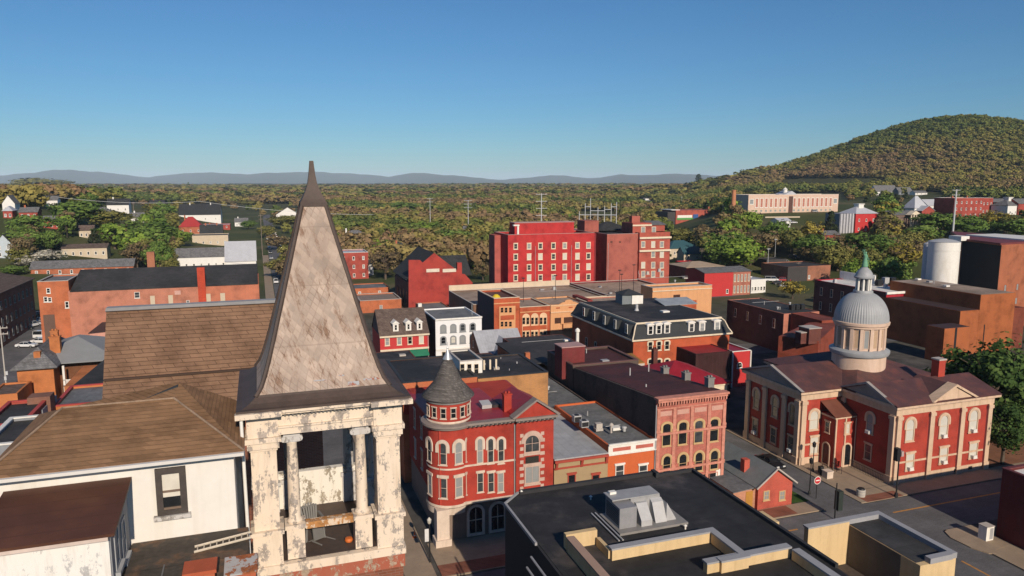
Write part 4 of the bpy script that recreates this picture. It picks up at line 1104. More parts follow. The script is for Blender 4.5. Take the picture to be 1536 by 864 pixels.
for i in range(3):
    x = a0 + .25 + (a1 - a0 - .5) * i / 2; MB().prism([(yf - .4, zt - .46), (yf, zt - .46), (yf, zt - 1.4), (yf - .15, zt - 1.3)], 'x', x - .15, x + .15).build('bracket', RTR, Tn)
for u in (857, 893): wf(Tn, u, 711, 740, 12, yf, mat=RTR, pane=GL[0], fw=.12, hood=.2)
Or = thing('orange_storefront', 'orange storefront with a white cornice and a dark roof beside the pink front', 'shop', (41, 80, 0))
ORP = plain('orange_paint', (.52, .115, .035), .7, .1, .8); z2 = FZ(945, 664, yf)
flat(Or, a1 + .02, a2, yf + .02, 93, 0, z2, ORP, GRYR, .25, .25)
m = MB().box(a1 + .02, a2, yf - .25, yf + .018, z2 - .05, z2 + .15).box(a1 + .02, a2, yf - .08, yf + .018, z2 - 1.15, z2 - .05).box(a1 + .02, a2, yf - .16, yf + .018, z2 - 1.3, z2 - 1.153); m.build('cornice', WHITE, Or)
m = MB()
for i in range(2):
    xa = a1 + .6 + i * 3.1; m.box(xa, xa + 2.4, yf - .1, yf - .082, z2 - .85, z2 - .4)
m.build('panel', plain('red_panel', (.45, .12, .09), .7), Or)
for u in (929, 964): wf(Or, u, 697, 716, 13, yf, mat=WHITE, pane=GL[1], fw=.1, hood=.2)
for i, (u, v) in enumerate(((876, 640), (865, 632))):
    p = at(u, v, 8.9); cu = thing('condenser', ['grey condenser on the low roofs behind the storefronts', 'small condenser further back on the low roofs'][i], 'air conditioner', (p.x, p.y, 8.8))
    MB().box(p.x - .5, p.x + .5, p.y - .4, p.y + .4, 8.9, 9.75).build('housing', HVACM, cu)
    MB().lathe(p.x, p.y, [(.34, 9.752), (.34, 9.8), (.1, 9.82)], 14).build('fan_guard', IRON, cu)
    MB().box(p.x - .46, p.x + .46, p.y - .41, p.y - .402, 9.0, 9.6).build('grille', IRON, cu)
p = at(917, 640, 9.5); tp = thing('vent_pipe', 'stubby tan vent standing on the dark storefront roof', 'vent', (p.x, p.y, 8.7))
MB().tube((p.x, p.y, 8.7), (p.x, p.y, 9.7), .14).lathe(p.x, p.y, [(.3, 9.7), (.25, 9.85), (.05, 10)], 12).build('pipe', COPP, tp)
Ld = thing('low_rear_roof', 'long dark rear wall and grey low roof beside the pink front', 'building', (40, 100, 0))
flat(Ld, 31.5, 44.2, 93.2, 111, 0, 8.2, DKWALL, GRYR, .2, .25)

# ---- ornate pink italianate front with its long dark flank
Pk = thing('pink_italianate_block', 'ornate pink brick block with rows of tall arched windows and a long flank toned dark for shade', 'building', (50, 80, 0))
PKB = brick('worn_pink_brick', (.40, .12, .09), (.45, .25, .19), .35, .3)
PKT = plain('faded_pink_trim', (.52, .22, .16), .75, .3, 2.5, streak=.2)
yp = 76.0; px0, px1 = FX(985, 620, yp), FX(1089, 605, yp); zt = FZ(1036, 592, yp)
m = MB().add([(px0, yp + .3, 0), (px1, yp + .3, 0), (px1, 101, 0), (px0, 101, 0), (px0, yp + .3, zt - .1), (px1, yp + .3, zt - .1), (px1, 101, zt - 2.3), (px0, 101, zt - 2.3)],
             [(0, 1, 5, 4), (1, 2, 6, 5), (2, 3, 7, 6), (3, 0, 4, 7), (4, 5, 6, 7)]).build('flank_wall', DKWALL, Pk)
MB().slab([(px0 + .3, yp + .4, zt - .05), (px1 - .3, yp + .4, zt - .05), (px1 - .3, 101.1, zt - 2.25), (px0 + .3, 101.1, zt - 2.25)], .1).build('roof', MAROON, Pk)
MB().box(px0, px1, yp, yp + .298, 0, zt - .3).build('front_wall', PKB, Pk)
m = MB().box(px0 - .1, px1 + .1, yp - .55, yp + .6, zt - .25, zt).box(px0, px1, yp - .35, yp, zt - .55, zt - .253).box(px0, px1, yp - .12, yp, zt - 1.5, zt - 1.35); m.build('cornice', PKT, Pk)
m = MB(); n = 26
for i in range(n):
    x = px0 + (px1 - px0) * (i + .5) / n; m.box(x - .09, x + .09, yp - .34, yp - .002, zt - .95, zt - .56)
m.build('brackets', PKT, Pk)
m = MB()
for i in range(4):
    x = px0 + (px1 - px0) * (i + .5) / 4; m.box(x - .85, x + .85, yp - .05, yp - .003, zt - 2.35, zt - 1.75); m.box(x - .65, x + .65, yp - .08, yp - .052, zt - 2.2, zt - 1.9)
m.build('frieze_panel', plain('pale_pink_panel', (.5, .28, .22), .75, .2), Pk)
m = MB()
for i in range(5):
    x = px0 + (px1 - px0) * i / 4; x = min(max(x, px0 + .25), px1 - .25)
    m.box(x - .22, x + .22, yp - .14, yp - .003, 1, zt - 1.52); m.box(x - .3, x + .3, yp - .2, yp - .141, zt - 4.4, zt - 4.1); m.box(x - .3, x + .3, yp - .2, yp - .141, 4.6, 4.9)
    m.build('pilaster', PKT, Pk); m = MB()
YGF = plain('yellow_window_trim', (.50, .34, .17), .7, .15)
for i, u in enumerate((999, 1023, 1047, 1070)):
    wf(Pk, u, 634 - 2.3 * i + 0.5, 669 - 2.3 * i, 13.5, yp, arch=.35, mat=YGF, fw=.1, hood=.22, bars=(1, 2), proud=.08, pane=GL[0] if i != 2 else GL[1])
    wf(Pk, u + .3, 683 - 2.7 * i, 712 - 2.7 * i, 12.5, yp, arch=True, mat=YGF, fw=.1, hood=.24, bars=(1, 2), proud=.08, pane=GL[0])
for z in (4.45, 9.1): MB().box(px0, px1, yp - .25, yp - .003, z, z + .28).build('belt_course', PKT, Pk)
MB().box(px1 - 1.1, px1, yp - .06, yp - .003, 0, 3.6).build('shopfront_post', WHITE, Pk)
for i in range(3): win(Pk, 'F', (px0 + 1.9 + i * 3, yp, .4), 2.4, 2.9, mat=PKT, pane=GL[0], bars=(2, 1))
for u, v in ((1064, 574), (1029, 566), (997, 558)):
    p = atX(u, v, px1 - .4); chimney(Pk, px1 - .4, p.y, .9, .9, 10, p.z + .6, plain('grey_render', (.2, .19, .18), .8, .2))
for u, v in ((969, 585), (945, 560), (973, 553)):
    p = at(u, v, 12.8); MB().tube((p.x, p.y, 12), (p.x, p.y, 13.6), .09).build('vent_pipe', HVACM, Pk)
# rear half of that block, and its brick stack
P2 = thing('maroon_roofed_block', 'maroon flat-roofed block behind the pink front with a square brick stack', 'building', (50, 108, 0))
flat(P2, px0, px1 + 1.5, 101.4, 112, 0, zt - 2.1, DKWALL, MAROON, .25, .4, plain('brown_coping', (.14, .07, .06), .7))
P2c = thing('brick_stack', 'square maroon brick stack on the roof edge behind the pink front', 'chimney', (px0 + 2, 104, 11))
za = FZ(860, 521, 104); MB().box(FX(843, 540, 104), FX(877, 540, 104), 104, 107, 9, za).build('stack', brick('maroon_brick', (.16, .03, .03), (.14, .04, .035)), P2c)
MB().box(FX(843, 540, 104) - .1, FX(877, 540, 104) + .1, 103.9, 107.1, za + .003, za + .15).build('cap', plain('pink_cap', (.4, .25, .23), .7), P2c)
Yr = thing('amber_roofed_annexe', 'low annexe with a small amber roof below the mansard block', 'building', (58, 117, 0))
q = [at(912, 533, 9.2), at(948, 530, 9.2), at(967, 544, 9.2), at(925, 548, 9.2)]
MB().prism([(p.x, p.y) for p in (q[3], q[2], q[1], q[0])], 'z', 0, 9.1).build('wall', COPP, Yr)
MB().prism([(p.x, p.y) for p in (q[3], q[2], q[1], q[0])], 'z', 9.103, 9.25).build('roof', plain('amber_roof', (.34, .17, .04), .8, .25), Yr)
Al = thing('dark_roofed_hall', 'long charcoal-roofed hall with a white flue beside the alley', 'building', (50, 122, 0))
flat(Al, 45.5, 58.5, 112.4, 138, 0, 8.6, DKBR, BLK2, .05, .3)
p = at(866, 517, 8.6); MB().tube((p.x, p.y, 8.4), (p.x, p.y, 11.2), .32, n=12).lathe(p.x, p.y, [(.5, 11.2), (.45, 11.6), (.1, 11.9)], 12).build('flue', WHITE, Al)

# ---- big black roof in front, with its stepped parapets and rooftop unit
Br = thing('black_roof_building', 'wide black flat-roofed building with pale stepped parapets in the near foreground', 'building', (29, 50, 0))
CRM = plain('cream_stucco', (.60, .44, .24), .8, .08, .8, streak=.15)
CHAR = plain('charcoal_stucco', (.03, .03, .033), .8, .15)
m = MB(); foot = [(19.4, 20), (39.2, 20), (39.2, 59.3), (35.2, 59.3), (35.2, 59.9), (21.2, 59.9), (19.4, 58.2)]
m.prism(foot, 'z', 0, 11.75); m.build('wall', CHAR, Br)
MB().prism([(19.6, 20.1), (39.0, 20.1), (39.0, 59.1), (35.0, 59.1), (35.0, 59.7), (21.3, 59.7), (19.6, 58.1)], 'z', 11.753, 11.8).build('roof', BLK, Br)
m = MB().box(21.3, 35.2, 59.55, 59.92, 11.8, 12.15).box(34.9, 35.25, 58.9, 59.9, 11.8, 12.3).box(35.2, 39.25, 59.05, 59.35, 11.8, 12.1).box(38.95, 39.25, 40, 59.05, 11.8, 12.1)
m.build('parapet', CHAR, Br)
m = MB().slab([(19.25, 50.4, 12.0), (19.45, 50.4, 12.0), (19.45, 58.15, 12.0), (19.25, 58.15, 12.0)], .25, (0, 0, 1)); m.slab([(19.3, 58.15, 11.99), (19.5, 58.15, 11.99), (21.3, 59.9, 11.99), (21.1, 59.9, 11.99)], .2, (0, 0, 1)); m.build('edge_flashing', COPG, Br)
# recessed parapet with cream inner faces (rows measured on its own coping)
zc = 13.0
def wallbar(nm, pts, z0, z1, t, mat, cop=None):
    m = MB()
    for i in range(len(pts) - 1):
        (xa, ya), (xb, yb) = pts[i], pts[i + 1]
        if abs(xa - xb) < .01: m.box(xa - t / 2, xa + t / 2, min(ya, yb) + t / 2 + .003, max(ya, yb) - t / 2 - .003, z0, z1)
        else: m.box(min(xa, xb) - t / 2, max(xa, xb) + t / 2, ya - t / 2, ya + t / 2, z0, z1)
    o = m.build(nm, mat, Br)
    if cop:
        m = MB(); e = .08
        for i in range(len(pts) - 1):
            (xa, ya), (xb, yb) = pts[i], pts[i + 1]; k = i * .002
            if abs(xa - xb) < .01: m.box(xa - t / 2 - e, xa + t / 2 + e, min(ya, yb) + t / 2 + e + .003, max(ya, yb) - t / 2 - e - .003, z1 + .003, z1 + .14)
            else: m.box(min(xa, xb) - t / 2 - e, max(xa, xb) + t / 2 + e, ya - t / 2 - e, ya + t / 2 + e, z1 + .003, z1 + .14)
        m.build('coping', cop, Br)
def g12(u, v, z=zc): p = at(u, v, z); return (round(p.x, 1), round(p.y, 1))
c0, c1, c2, c3 = g12(848, 797), g12(893, 793), g12(895, 818), g12(1065, 787)
yA = c1[1]; xA0 = c0[0]; xA1 = c1[0]; yB = g12(900, 820)[1]; xB1 = g12(1065, 788)[0]
wallbar('parapet', [(xA0, yA), (xA1 - .2, yA)], 11.8, zc, .45, CRM)
wallbar('parapet', [(xA0 - .05, yA - .25), (xA0 - .05, 22)], 11.8, zc - .1, .5, CRM, plain('pinkish_coping', (.36, .24, .18), .7, .1))
wallbar('parapet', [(xA1, yA - .3), (xA1, yB)], 11.8, zc - .5, .3, CRM)
wallbar('parapet', [(xA1 + .2, yB), (xB1, yB), (xB1, yB - 4.2), (xB1 - 1.9, yB - 4.2)], 11.8, zc - .35, .45, CRM, COPG)
q0, q1 = g12(1062, 842, 12.6), g12(1182, 823, 12.6)
wallbar('parapet', [(q0[0], q0[1]), (q1[0], q1[1])], 11.8, 12.55, .5, CRM, COPG)
wallbar('parapet', [(q1[0] + .4, q1[1]), (q1[0] + .4, q1[1] - 8)], 11.8, 12.55, .5, CRM, COPG)
m = MB()
for i in range(3): m.tube((18.6 - i * .35, 49.5, 11.4 - i * .8), (18.6 - i * .35, 36, 11.4 - i * .8), .09, n=6)
m.build('wall_conduit', COPG, Br)
p = at(1084, 748, 11); MB().box(39.3, 42.3, 50.2, 52.5, 0, 10.2).build('side_wing', CRM, Br)
hv = thing('rooftop_unit', 'large grey air handler with slanted duct hoods on the black roof', 'air conditioner', (28.4, 51.3, 11.8))
hx0, hy0 = at(930, 795, 12).x, at(930, 795, 12).y
HV2 = plain('weathered_sheet', (.30, .30, .30), .5, .18, 1.5, .5)
MB().box(hx0 - .3, hx0 + 6.0, hy0 - .6, hy0 + 3.2, 11.803, 12.0).build('curb', plain('grey_curb', (.22, .21, .2), .7), hv)
MB().box(hx0, hx0 + 1.55, hy0 + .1, hy0 + 2.7, 12.003, 13.75).build('compressor_cabinet', plain('sheet_metal_grey', (.24, .24, .25), .5, .12, 2, .5), hv)
m = MB()
for i in range(9): m.box(hx0 - .02, hx0 - .002, hy0 + .3, hy0 + 2.5, 12.25 + i * .15, 12.33 + i * .15)
m.build('louvre', IRON, hv)
MB().box(hx0 + 1.56, hx0 + 4.3, hy0 + 1.2, hy0 + 2.9, 12.003, 13.9).box(hx0 - .1, hx0 + 4.3, hy0 + 1.25, hy0 + 2.95, 13.9, 14.0).build('air_handler', HV2, hv)
MB().prism([(hy0 + 1.195, 12.003), (hy0 + 1.195, 13.6), (hy0 + .9, 13.6), (hy0 - .1, 12.5), (hy0 - .1, 12.003)], 'x', hx0 + 1.9, hx0 + 2.9).build('intake_hood', HVACM, hv)
MB().prism([(hy0 + 1.195, 12.003), (hy0 + 1.195, 13.7), (hy0 + .8, 13.5), (hy0 + .1, 12.003)], 'x', hx0 + 3.35, hx0 + 4.4).prism([(hx0 + 4.4, 12.003), (hx0 + 4.4, 13.6), (hx0 + 5.3, 12.1), (hx0 + 5.3, 12.003)], 'y', hy0 + .2, hy0 + 2.6).build('duct_hood', HVACM, hv)
MB().box(hx0 + .2, hx0 + .8, hy0 + 2.3, hy0 + 2.7, 13.752, 14.2).build('vent_cap', WHITE, hv)
for i in range(2): MB().tube((hx0 - .5 - i * .35, hy0 - 1.5, 11.95), (hx0 - .5 - i * .35, hy0 + 3.6, 11.95), .06).build('gas_line', HVACM, hv)
for i, (u, v) in enumerate(((886, 748), (782, 740), (1028, 792))):
    p = at(u, v, 11.9); c_ = thing('roof_vent', ['white cap vent left of the air handler on the black roof', 'tiny white vent near the far left corner of the black roof', 'small pipe vent inside the stepped parapet'][i], 'vent', (p.x, p.y, 11.8))
    MB().tube((p.x, p.y, 11.8), (p.x, p.y, 12.1), .07).lathe(p.x, p.y, [(.16, 12.1), (.05, 12.2)], 10).build('cap', WHITE, c_)
# ---- cream corner block and its walled roof
Cb = thing('cream_corner_block', 'cream stuccoed corner block with a sunken black roof and grey coping', 'building', (49, 45, 0))
zb = 8.0
bl = at(1205, 787, zb); br_ = at(1317, 769, zb); nr = at(1443, 828, zb)
wx0, wy1, wx1, wy0 = bl.x, (bl.y + br_.y) / 2, br_.x + .2, nr.y
xm = at(1265, 775, zb).x
MB().box(wx0, xm, wy1 - .55, wy1, 0, zb - .1).build('wall', CRM, Cb)
m = MB().box(wx0 - .1, xm, wy1 - .65, wy1 + .1, zb - .097, zb + .06); m.build('coping', COPG, Cb)
MB().box(xm + .003, wx1, wy0, wy1, 0, zb - .45).build('wall', CRM, Cb)
m = MB().box(xm + .05, wx1 - .5, wy0 + .5, wy1 - .5, zb - .447, zb - .40); m.build('roof', BLK2, Cb)
m = MB().box(xm + .003, wx1 + .1, wy1 - .55, wy1 + .1, zb - .44, zb + .06).box(wx1 - .5, wx1 + .1, wy0, wy1 - .553, zb - .44, zb + .058).box(xm + 1.0, wx1 - .503, wy0 - .1, wy0 + .5, zb - .44, zb + .056); m.build('coping', COPG, Cb)
MB().box(xm - .02, xm - .004, wy0 + 2, wy1 - .6, 0, zb - .5).build('side_wall', plain('shaded_cream_stucco', (.12, .10, .085), .8), Cb)  # dark sheet: shade of the cream left wall painted in
MB().box(wx0 - 4.5, xm - .03, wy0 - 10, wy1 - .56, 0, 3.6).build('lower_roof', membrane('brown_felt', (.075, .062, .055), (1.2, 1.1, 1.0), .3), Cb)
MB().tube((xm + .2, wy0 + 6, 3.7), (xm + 1.4, wy0 + 6.2, 3.9), .14).build('pipe', COPP, Cb)
# ---- maroon building at the right edge
Mr = thing('maroon_building', 'dark maroon flat-topped building cropped by the right edge', 'building', (84, 48, 0))
flat(Mr, 77.6, 100, 25, 56.3, 0, 8.1, brick('deep_maroon_brick', (.12, .022, .02), (.11, .03, .028)), plain('white_roof_sheet', (.62, .6, .57), .7), .25, .35, plain('maroon_coping', (.12, .03, .03), .6))

# ---- little red garage
Gr = thing('little_brick_house', 'little red brick gabled house with a grey roof and square stack on the corner', 'house', (58.75, 75, 0))
GRB = brick('bright_red_brick', (.42, .075, .05), (.45, .2, .15), .2)
gx0, gx1, gy0, gy1 = 56.2, 61.3, 70.75, 80.5
MB().box(gx0, gx1, gy0, gy1, 0, 3.1).build('wall', GRB, Gr)
gable(Gr, gx0, gx1, gy0, gy1, 3.1, 5.0, plain('grey_slate_roof', (.17, .185, .185), .7, .15, 1), GRB, 'y', .35, .12)
m = MB()
for s in (-1, 1): m.prism([(58.75 + s * 2.95, 2.86), (58.75, 5.08), (58.75, 5.28), (58.75 + s * 3.05, 3.0)], 'y', gy0 - .42, gy0 - .3)
m.build('bargeboard', COPP, Gr)
for u in (1149, 1172.5): wf(Gr, u, 736, 750, 9, gy0, mat=YGF, pane=BLIND2, fw=.12, proud=.07, bars=(2, 2))
p = atY(1117.5, 700, 74.5)
MB().box(p.x - .4, p.x + .4, 74.1, 74.9, 2.4, FZ(1118, 688, 74.5)).build('chimney', GRB, Gr)
MB().box(53.0, gx0 - .02, gy0 + .5, 80, 0, 2.6).build('side_wing', brick('tan_pink_brick', (.45, .22, .14)), Gr)
MB().slab([(52.8, gy0 + .3, 2.65), (gx0 + .1, gy0 + .3, 2.9), (gx0 + .1, 80, 2.9), (52.8, 80, 2.65)], .1).build('wing_roof', GRYR, Gr)
MB().box(54.8, 55.8, gy0 + .44, gy0 + .497, .1, 2.4).build('door', plain('ochre_door', (.4, .2, .04), .6), Gr)

# ================================================================== COURTHOUSE
Ct = thing('courthouse', 'red brick domed courthouse with cream pilasters and a statue on top', 'courthouse', (84, 84, 0))
CREAM2 = plain('courthouse_cream', (.57, .41, .29), .7, .12, 1.0, streak=.25)
CSH = seam('maroon_standing_seam', (.095, .045, .042), .55, .55, 0, 0, (.17, .06, .045))
cx0, cx1, cy0, cy1 = 78.0, 95.0, 71.4, 97.0          # right pavilion
lx0, ly0, ly1 = 70.9, 81.0, 93.0                      # left wing
ze = 9.55; zc2 = 11.05
MB().box(cx0, cx1, cy0, cy1, 0, ze + .02).build('wall', CBR, Ct)
MB().box(lx0, cx0 - .003, ly0, ly1, 0, ze).build('wall', CBR, Ct)
m = MB().box(cx0 - .12, cx1 + .12, cy0 - .12, cy1, 0, 1.05).box(lx0 - .12, cx0 - .13, ly0 - .12, ly1, 0, 1.05); m.build('plinth', CREAM2, Ct)
m = MB().box(cx0 - .22, cx1 + .22, cy0 - .22, cy1 + .2, ze, ze + 1.0).box(lx0 - .22, cx0 - .23, ly0 - .22, ly1 + .2, ze, ze + 1.0)
m.box(cx0 - .75, cx1 + .75, cy0 - .75, cy1 + .5, ze + 1.003, ze + 1.45).box(lx0 - .75, cx0 - .76, ly0 - .75, ly1 + .6, ze + 1.003, ze + 1.45); m.build('entablature', CREAM2, Ct)
def pil(x, y, face, w=.75):
    h = w / 2; m = MB()
    if face == 'F':
        m.box(x - h, x + h, y - .3, y, 0.0, ze); m.box(x - h - .1, x + h + .1, y - .4, y - .301, 0, 1.2); m.box(x - h - .1, x + h + .1, y - .42, y - .301, ze - .6, ze - .15)
    else:
        m.box(x - .3, x, y - h, y + h, 0.0, ze); m.box(x - .4, x - .301, y - h - .1, y + h + .1, 0, 1.2); m.box(x - .42, x - .301, y - h - .1, y + h + .1, ze - .6, ze - .15)
    m.build('pilaster', CREAM2, Ct)
for x in (cx0 + .4, FX(1394, 660, cy0), FX(1439, 660, cy0), cx1 - .4): pil(x, cy0, 'F')
pil(lx0 + .4, ly0, 'F', .8); pil(cx0, cy0 + .4, 'L'); pil(cx0, ly0 - .6, 'L', .5)
for y in (ly0 + .45, 84.3, 88.6, ly1 - .4): pil(lx0, y, 'L', .8)
m = MB().box(cx0 + .9, cx1 - .9, cy0 - .08, cy0, 1.9 + .9, 3.05).box(lx0 + .9, 74.5, ly0 - .08, ly0, 2.8, 3.05); m.build('belt_course', CREAM2, Ct)
# front windows: arched above, square-headed below
for u, du in ((1362, 0), (1412.5, 1), (1457, 0)):
    i = (1362, 1412.5, 1457).index(u)
    v = (628, 622, 614)[i]
    w = wf(Ct, u + 1, v, v + 34, 13.5, cy0, arch=True, mat=CREAM2, fw=.15, hood=.28, bars=(1, 2), proud=.12, pane=BLIND)
    if i: ac_unit(w)
    v2 = (680, 671, 664)[i]
    w = wf(Ct, u + 1, v2, v2 + 25 - i, 13, cy0, mat=CREAM2, fw=.12, hood=.25, bars=(1, 2), proud=.12, pane=rnd.choice([BLIND, BLIND2])); ac_unit(w)
wf(Ct, 1219.5, 615, 645, 14, ly0, arch=True, mat=CREAM2, fw=.15, hood=.28, proud=.12, pane=BLIND)
wf(Ct, 1220, 655, 681, 13, ly0, mat=CREAM2, fw=.12, hood=.25, proud=.12, pane=BLIND)
for y in (82.6, 86.4, 90.7):
    win(Ct, 'L', (lx0, y, 5.4), 1.35, 3.2, arch=True, mat=CREAM2, fw=.14, hood=.25, proud=.1, pane=GL[1])
    w = win(Ct, 'L', (lx0, y, 1.4), 1.3, 2.4, mat=CREAM2, fw=.12, hood=.2, proud=.1, pane=GL[1])
    if y != 86.4: ac_unit(w)
w = win(Ct, 'L', (cx0, 75.6, 5.7), 1.25, 2.9, arch=True, mat=CREAM2, fw=.15, hood=.28, proud=.1, pane=BLIND2); ac_unit(w)
win(Ct, 'L', (cx0, 75.6, 1.9), 1.25, 2.3, mat=CREAM2, fw=.12, hood=.2, proud=.1, pane=GL[1])
m = MB()
for u in (1432, 1478 - 25): p = atY(u, 712, cy0); m.box(p.x - .35, p.x + .35, cy0 - .135, cy0 - .121, .35, .8)
m.build('basement_grille', IRON, Ct)
# entrance porch in the corner
e0, e1, f0 = 74.5, cx0 - .003, 78.2
MB().box(e0, e1, f0, ly0 - .003, 0, 7.6).build('porch', CBR, Ct)
m = MB().slab([(e0 - .3, f0 - .3, 7.62), (e1, f0 - .3, 7.62), (e1, ly0, 9.2), (e0 - .3, ly0, 9.2)], .12); m.build('porch_roof', seam('copper_brown_seam', (.16, .06, .04), .5, .5), Ct)
MB().box(e0 - .2, e1, f0 - .2, ly0 - .003, 7.3, 7.5).build('porch_cornice', CREAM2, Ct)
for x in (e0 + .1, e1 - 1.75): MB().box(x - .12, x + .12, f0 - .15, f0 - .003, 0, 7.3).build('porch_strip', CREAM2, Ct)
o = win(Ct, 'F', ((e0 + e1) / 2 + .5, f0, .15), 1.7, 3.5, arch=True, mat=CREAM2, fw=.22, bars=(1, 1), proud=.12, pane=GL[0], sill=0, name='archway')
o = win(Ct, 'L', (e0, (f0 + ly0) / 2, .15), 1.5, 3.4, arch=True, mat=CREAM2, fw=.2, bars=(1, 1), proud=.12, pane=DKBR, sill=0, name='archway')
win(Ct, 'F', ((e0 + e1) / 2 + .3, f0, 4.9), 1.0, 1.6, mat=CREAM2, fw=.12, hood=.2, pane=BLIND)
win(Ct, 'L', (e0, (f0 + ly0) / 2, 4.9), .9, 1.6, mat=CREAM2, fw=.12, hood=.2, pane=GL[1])
MB().tube((cx0 - .12, f0 - .25, .1), (cx0 - .12, f0 - .25, 7.2), .07).build('downspout', CREAM2, Ct)
# roofs
zr = 13.1
def groof(nm, pts_list, t=.16, mat=CSH):
    m = MB()
    for p in pts_list: m.slab(p, t)
    return m.build(nm, mat, Ct)
z0 = ze + 1.46
yl = (ly0 + ly1) / 2
xr_ = (cx0 + cx1) / 2
groof('roof', [[(lx0 - .8, ly0 - .8, z0), (xr_, ly0 - .8, z0), (xr_, yl, zr), (lx0 - .8, yl, zr)], [(xr_, ly1 + .7, z0), (lx0 - .8, ly1 + .7, z0), (lx0 - .8, yl, zr), (xr_, yl, zr)]])
yh = 75.9; zr2 = 12.75
groof('roof', [[(cx0 - .8, cy0 - .8, z0), (cx1 + .8, cy0 - .8, z0), (cx1 + .8, yh, zr2), (cx0 - .8, yh, zr2)],
               [(cx0 - .8, 80.6, z0), (cx0 - .8, yh, zr2), (cx1 + .8, yh, zr2), (cx1 + .8, 80.6, z0)]])
hip(Ct, cx0, cx1, 78.5, 97.0, z0 + .02, 14.2, CSH, .75)
def pedi(axis, c, w, zb_, rise, at_, deep, nm='pediment'):
    m = MB()
    if axis == 'L':
        m.prism([(c - w, zb_), (c + w, zb_), (c, zb_ + rise)], 'x', at_ + .25, at_ + deep); o = m.build(nm, CREAM2 if nm == 'front_pediment' else plain('shaded_pediment', (.24, .21, .19), .7), Ct)  # left-facing pediment greyer than the cream: shade put into its colour
        m = MB()
        for s in (-1, 1): m.prism([(c + s * (w + .35), zb_ - .02), (c, zb_ + rise + .05), (c, zb_ + rise + .38), (c + s * (w + .7), zb_ + .05)], 'x', at_, at_ + .5)
    else:
        m.prism([(c - w, zb_), (c + w, zb_), (c, zb_ + rise)], 'y', at_ + .25, at_ + deep); o = m.build(nm, CREAM2, Ct)
        m = MB()
        for s in (-1, 1): m.prism([(c + s * (w + .3), zb_ - .02), (c, zb_ + rise + .05), (c, zb_ + rise + .4), (c + s * (w + .75), zb_ + .05)], 'y', at_, at_ + deep)
    m.build('raking_cornice', CREAM2 if axis == 'F' else plain('shaded_cornice', (.3, .27, .25), .7), Ct)  # left-facing rakes take the shaded copy of the cream
pedi('L', yl, 6.3, z0, 1.95, lx0 - .85, 1.6)
pedi('L', 76.0, 4.2, z0, 1.62, cx0 - .85, 1.4)
xp = FX(1427, 590, cy0); pedi('F', xp, 3.35, z0 - .02, 1.75, cy0 - .82, 1.5, 'front_pediment')
MB().prism([(xp - 3.9, z0), (xp, z0 + 1.95), (xp + 3.9, z0)], 'y', cy0 + .7, yh + 1).build('gable_roof', CSH, Ct)
p = atY(1405, 575, 76.2); MB().box(p.x - .55, p.x + .65, 75.6, 76.8, 12.2, FZ(1408, 540, 76)).build('chimney', CBR, Ct)
MB().box(p.x - .65, p.x + .75, 75.5, 76.9, FZ(1408, 540, 76) + .003, FZ(1408, 540, 76) + .2).build('chimney_cap', COPP, Ct)
# dome: skirt, drum with pilasters, ribbed dome, lantern
dx, dy = 84.7, 85.2
def dz(v): return FZ(1294, v, dy)
DC = plain('dome_cream', (.60, .44, .34), .7, .1, 1.0, streak=.2)
DG = plain('dome_grey_metal', (.30, .31, .32), .5, .12, .9, .4)
rb = 4.15
MB().lathe(dx, dy, [(3.75, 10.5), (3.75, dz(529)), ], 48).build('dome_base', DC, Ct)
MB().lathe(dx, dy, [(4.05, dz(528)), (4.2, dz(525)), (4.2, dz(522)), (3.8, dz(520)), (3.6, dz(519))], 48).build('dome_ledge', DG, Ct)
MB().lathe(dx, dy, [(3.3, dz(520)), (3.3, dz(485))], 48, cap=False).build('drum', DC, Ct)
for i in range(16):
    a = 2 * PI * i / 16 + .08
    o = MB(); c_, s_ = math.cos(a), math.sin(a)
    q = [(dx + r_ * c_ - t_ * s_, dy + r_ * s_ + t_ * c_) for r_, t_ in ((3.26, -.24), (3.54, -.24), (3.54, .24), (3.26, .24))]
    o.prism(q, 'z', dz(519.5), dz(486)); o.build('drum_pilaster', DC, Ct)
for i in range(16):
    a = 2 * PI * (i + .5) / 16 + .08
    if math.sin(a) < .35:
        o = win(Ct, 'F', (dx + 3.3 * math.cos(a), dy + 3.3 * math.sin(a), dz(516)), .74, dz(489) - dz(516), mat=DC, pane=plain('tan_shutter', (.42, .29, .19), .7) if i % 5 else BLIND2, fw=.08, bars=(1, 1), proud=.05, sill=0, name='drum_panel')
        o.rotation_euler.z = a + PI / 2
MB().lathe(dx, dy, [(3.7, dz(487)), (3.7, dz(485)), (3.9, dz(483.5)), (3.95, dz(480)), (3.75, dz(479))], 48).build('drum_cornice', DC, Ct)
zb0, zt0 = dz(479), dz(437); H_ = zt0 - zb0
m = MB(); n = 128; pr = []
for j in range(15):
    a = PI / 2 * j / 14 * .9; pr.append((3.75 * math.cos(a) ** .9, zb0 + H_ * math.sin(a) / math.sin(PI / 2 * .9)))
vs, fs = [], []
for j, (r_, z_) in enumerate(pr):
    for i in range(n * 2):
        a = 2 * PI * i / (n * 2); k = r_ * (1 + (.011 if i % 4 < 2 else 0)); vs.append((dx + k * math.cos(a), dy + k * math.sin(a), z_))
for j in range(len(pr) - 1):
    for i in range(n * 2):
        b_ = (i + 1) % (n * 2); fs.append((j * 2 * n + i, j * 2 * n + b_, (j + 1) * 2 * n + b_, (j + 1) * 2 * n + i))
m.add(vs, fs, False); m.build('dome', DG, Ct)
MB().lathe(dx, dy, [(1.35, zt0 - .25), (1.4, zt0), (1.3, zt0 + .2)], 32).build('lantern_base', DG, Ct)
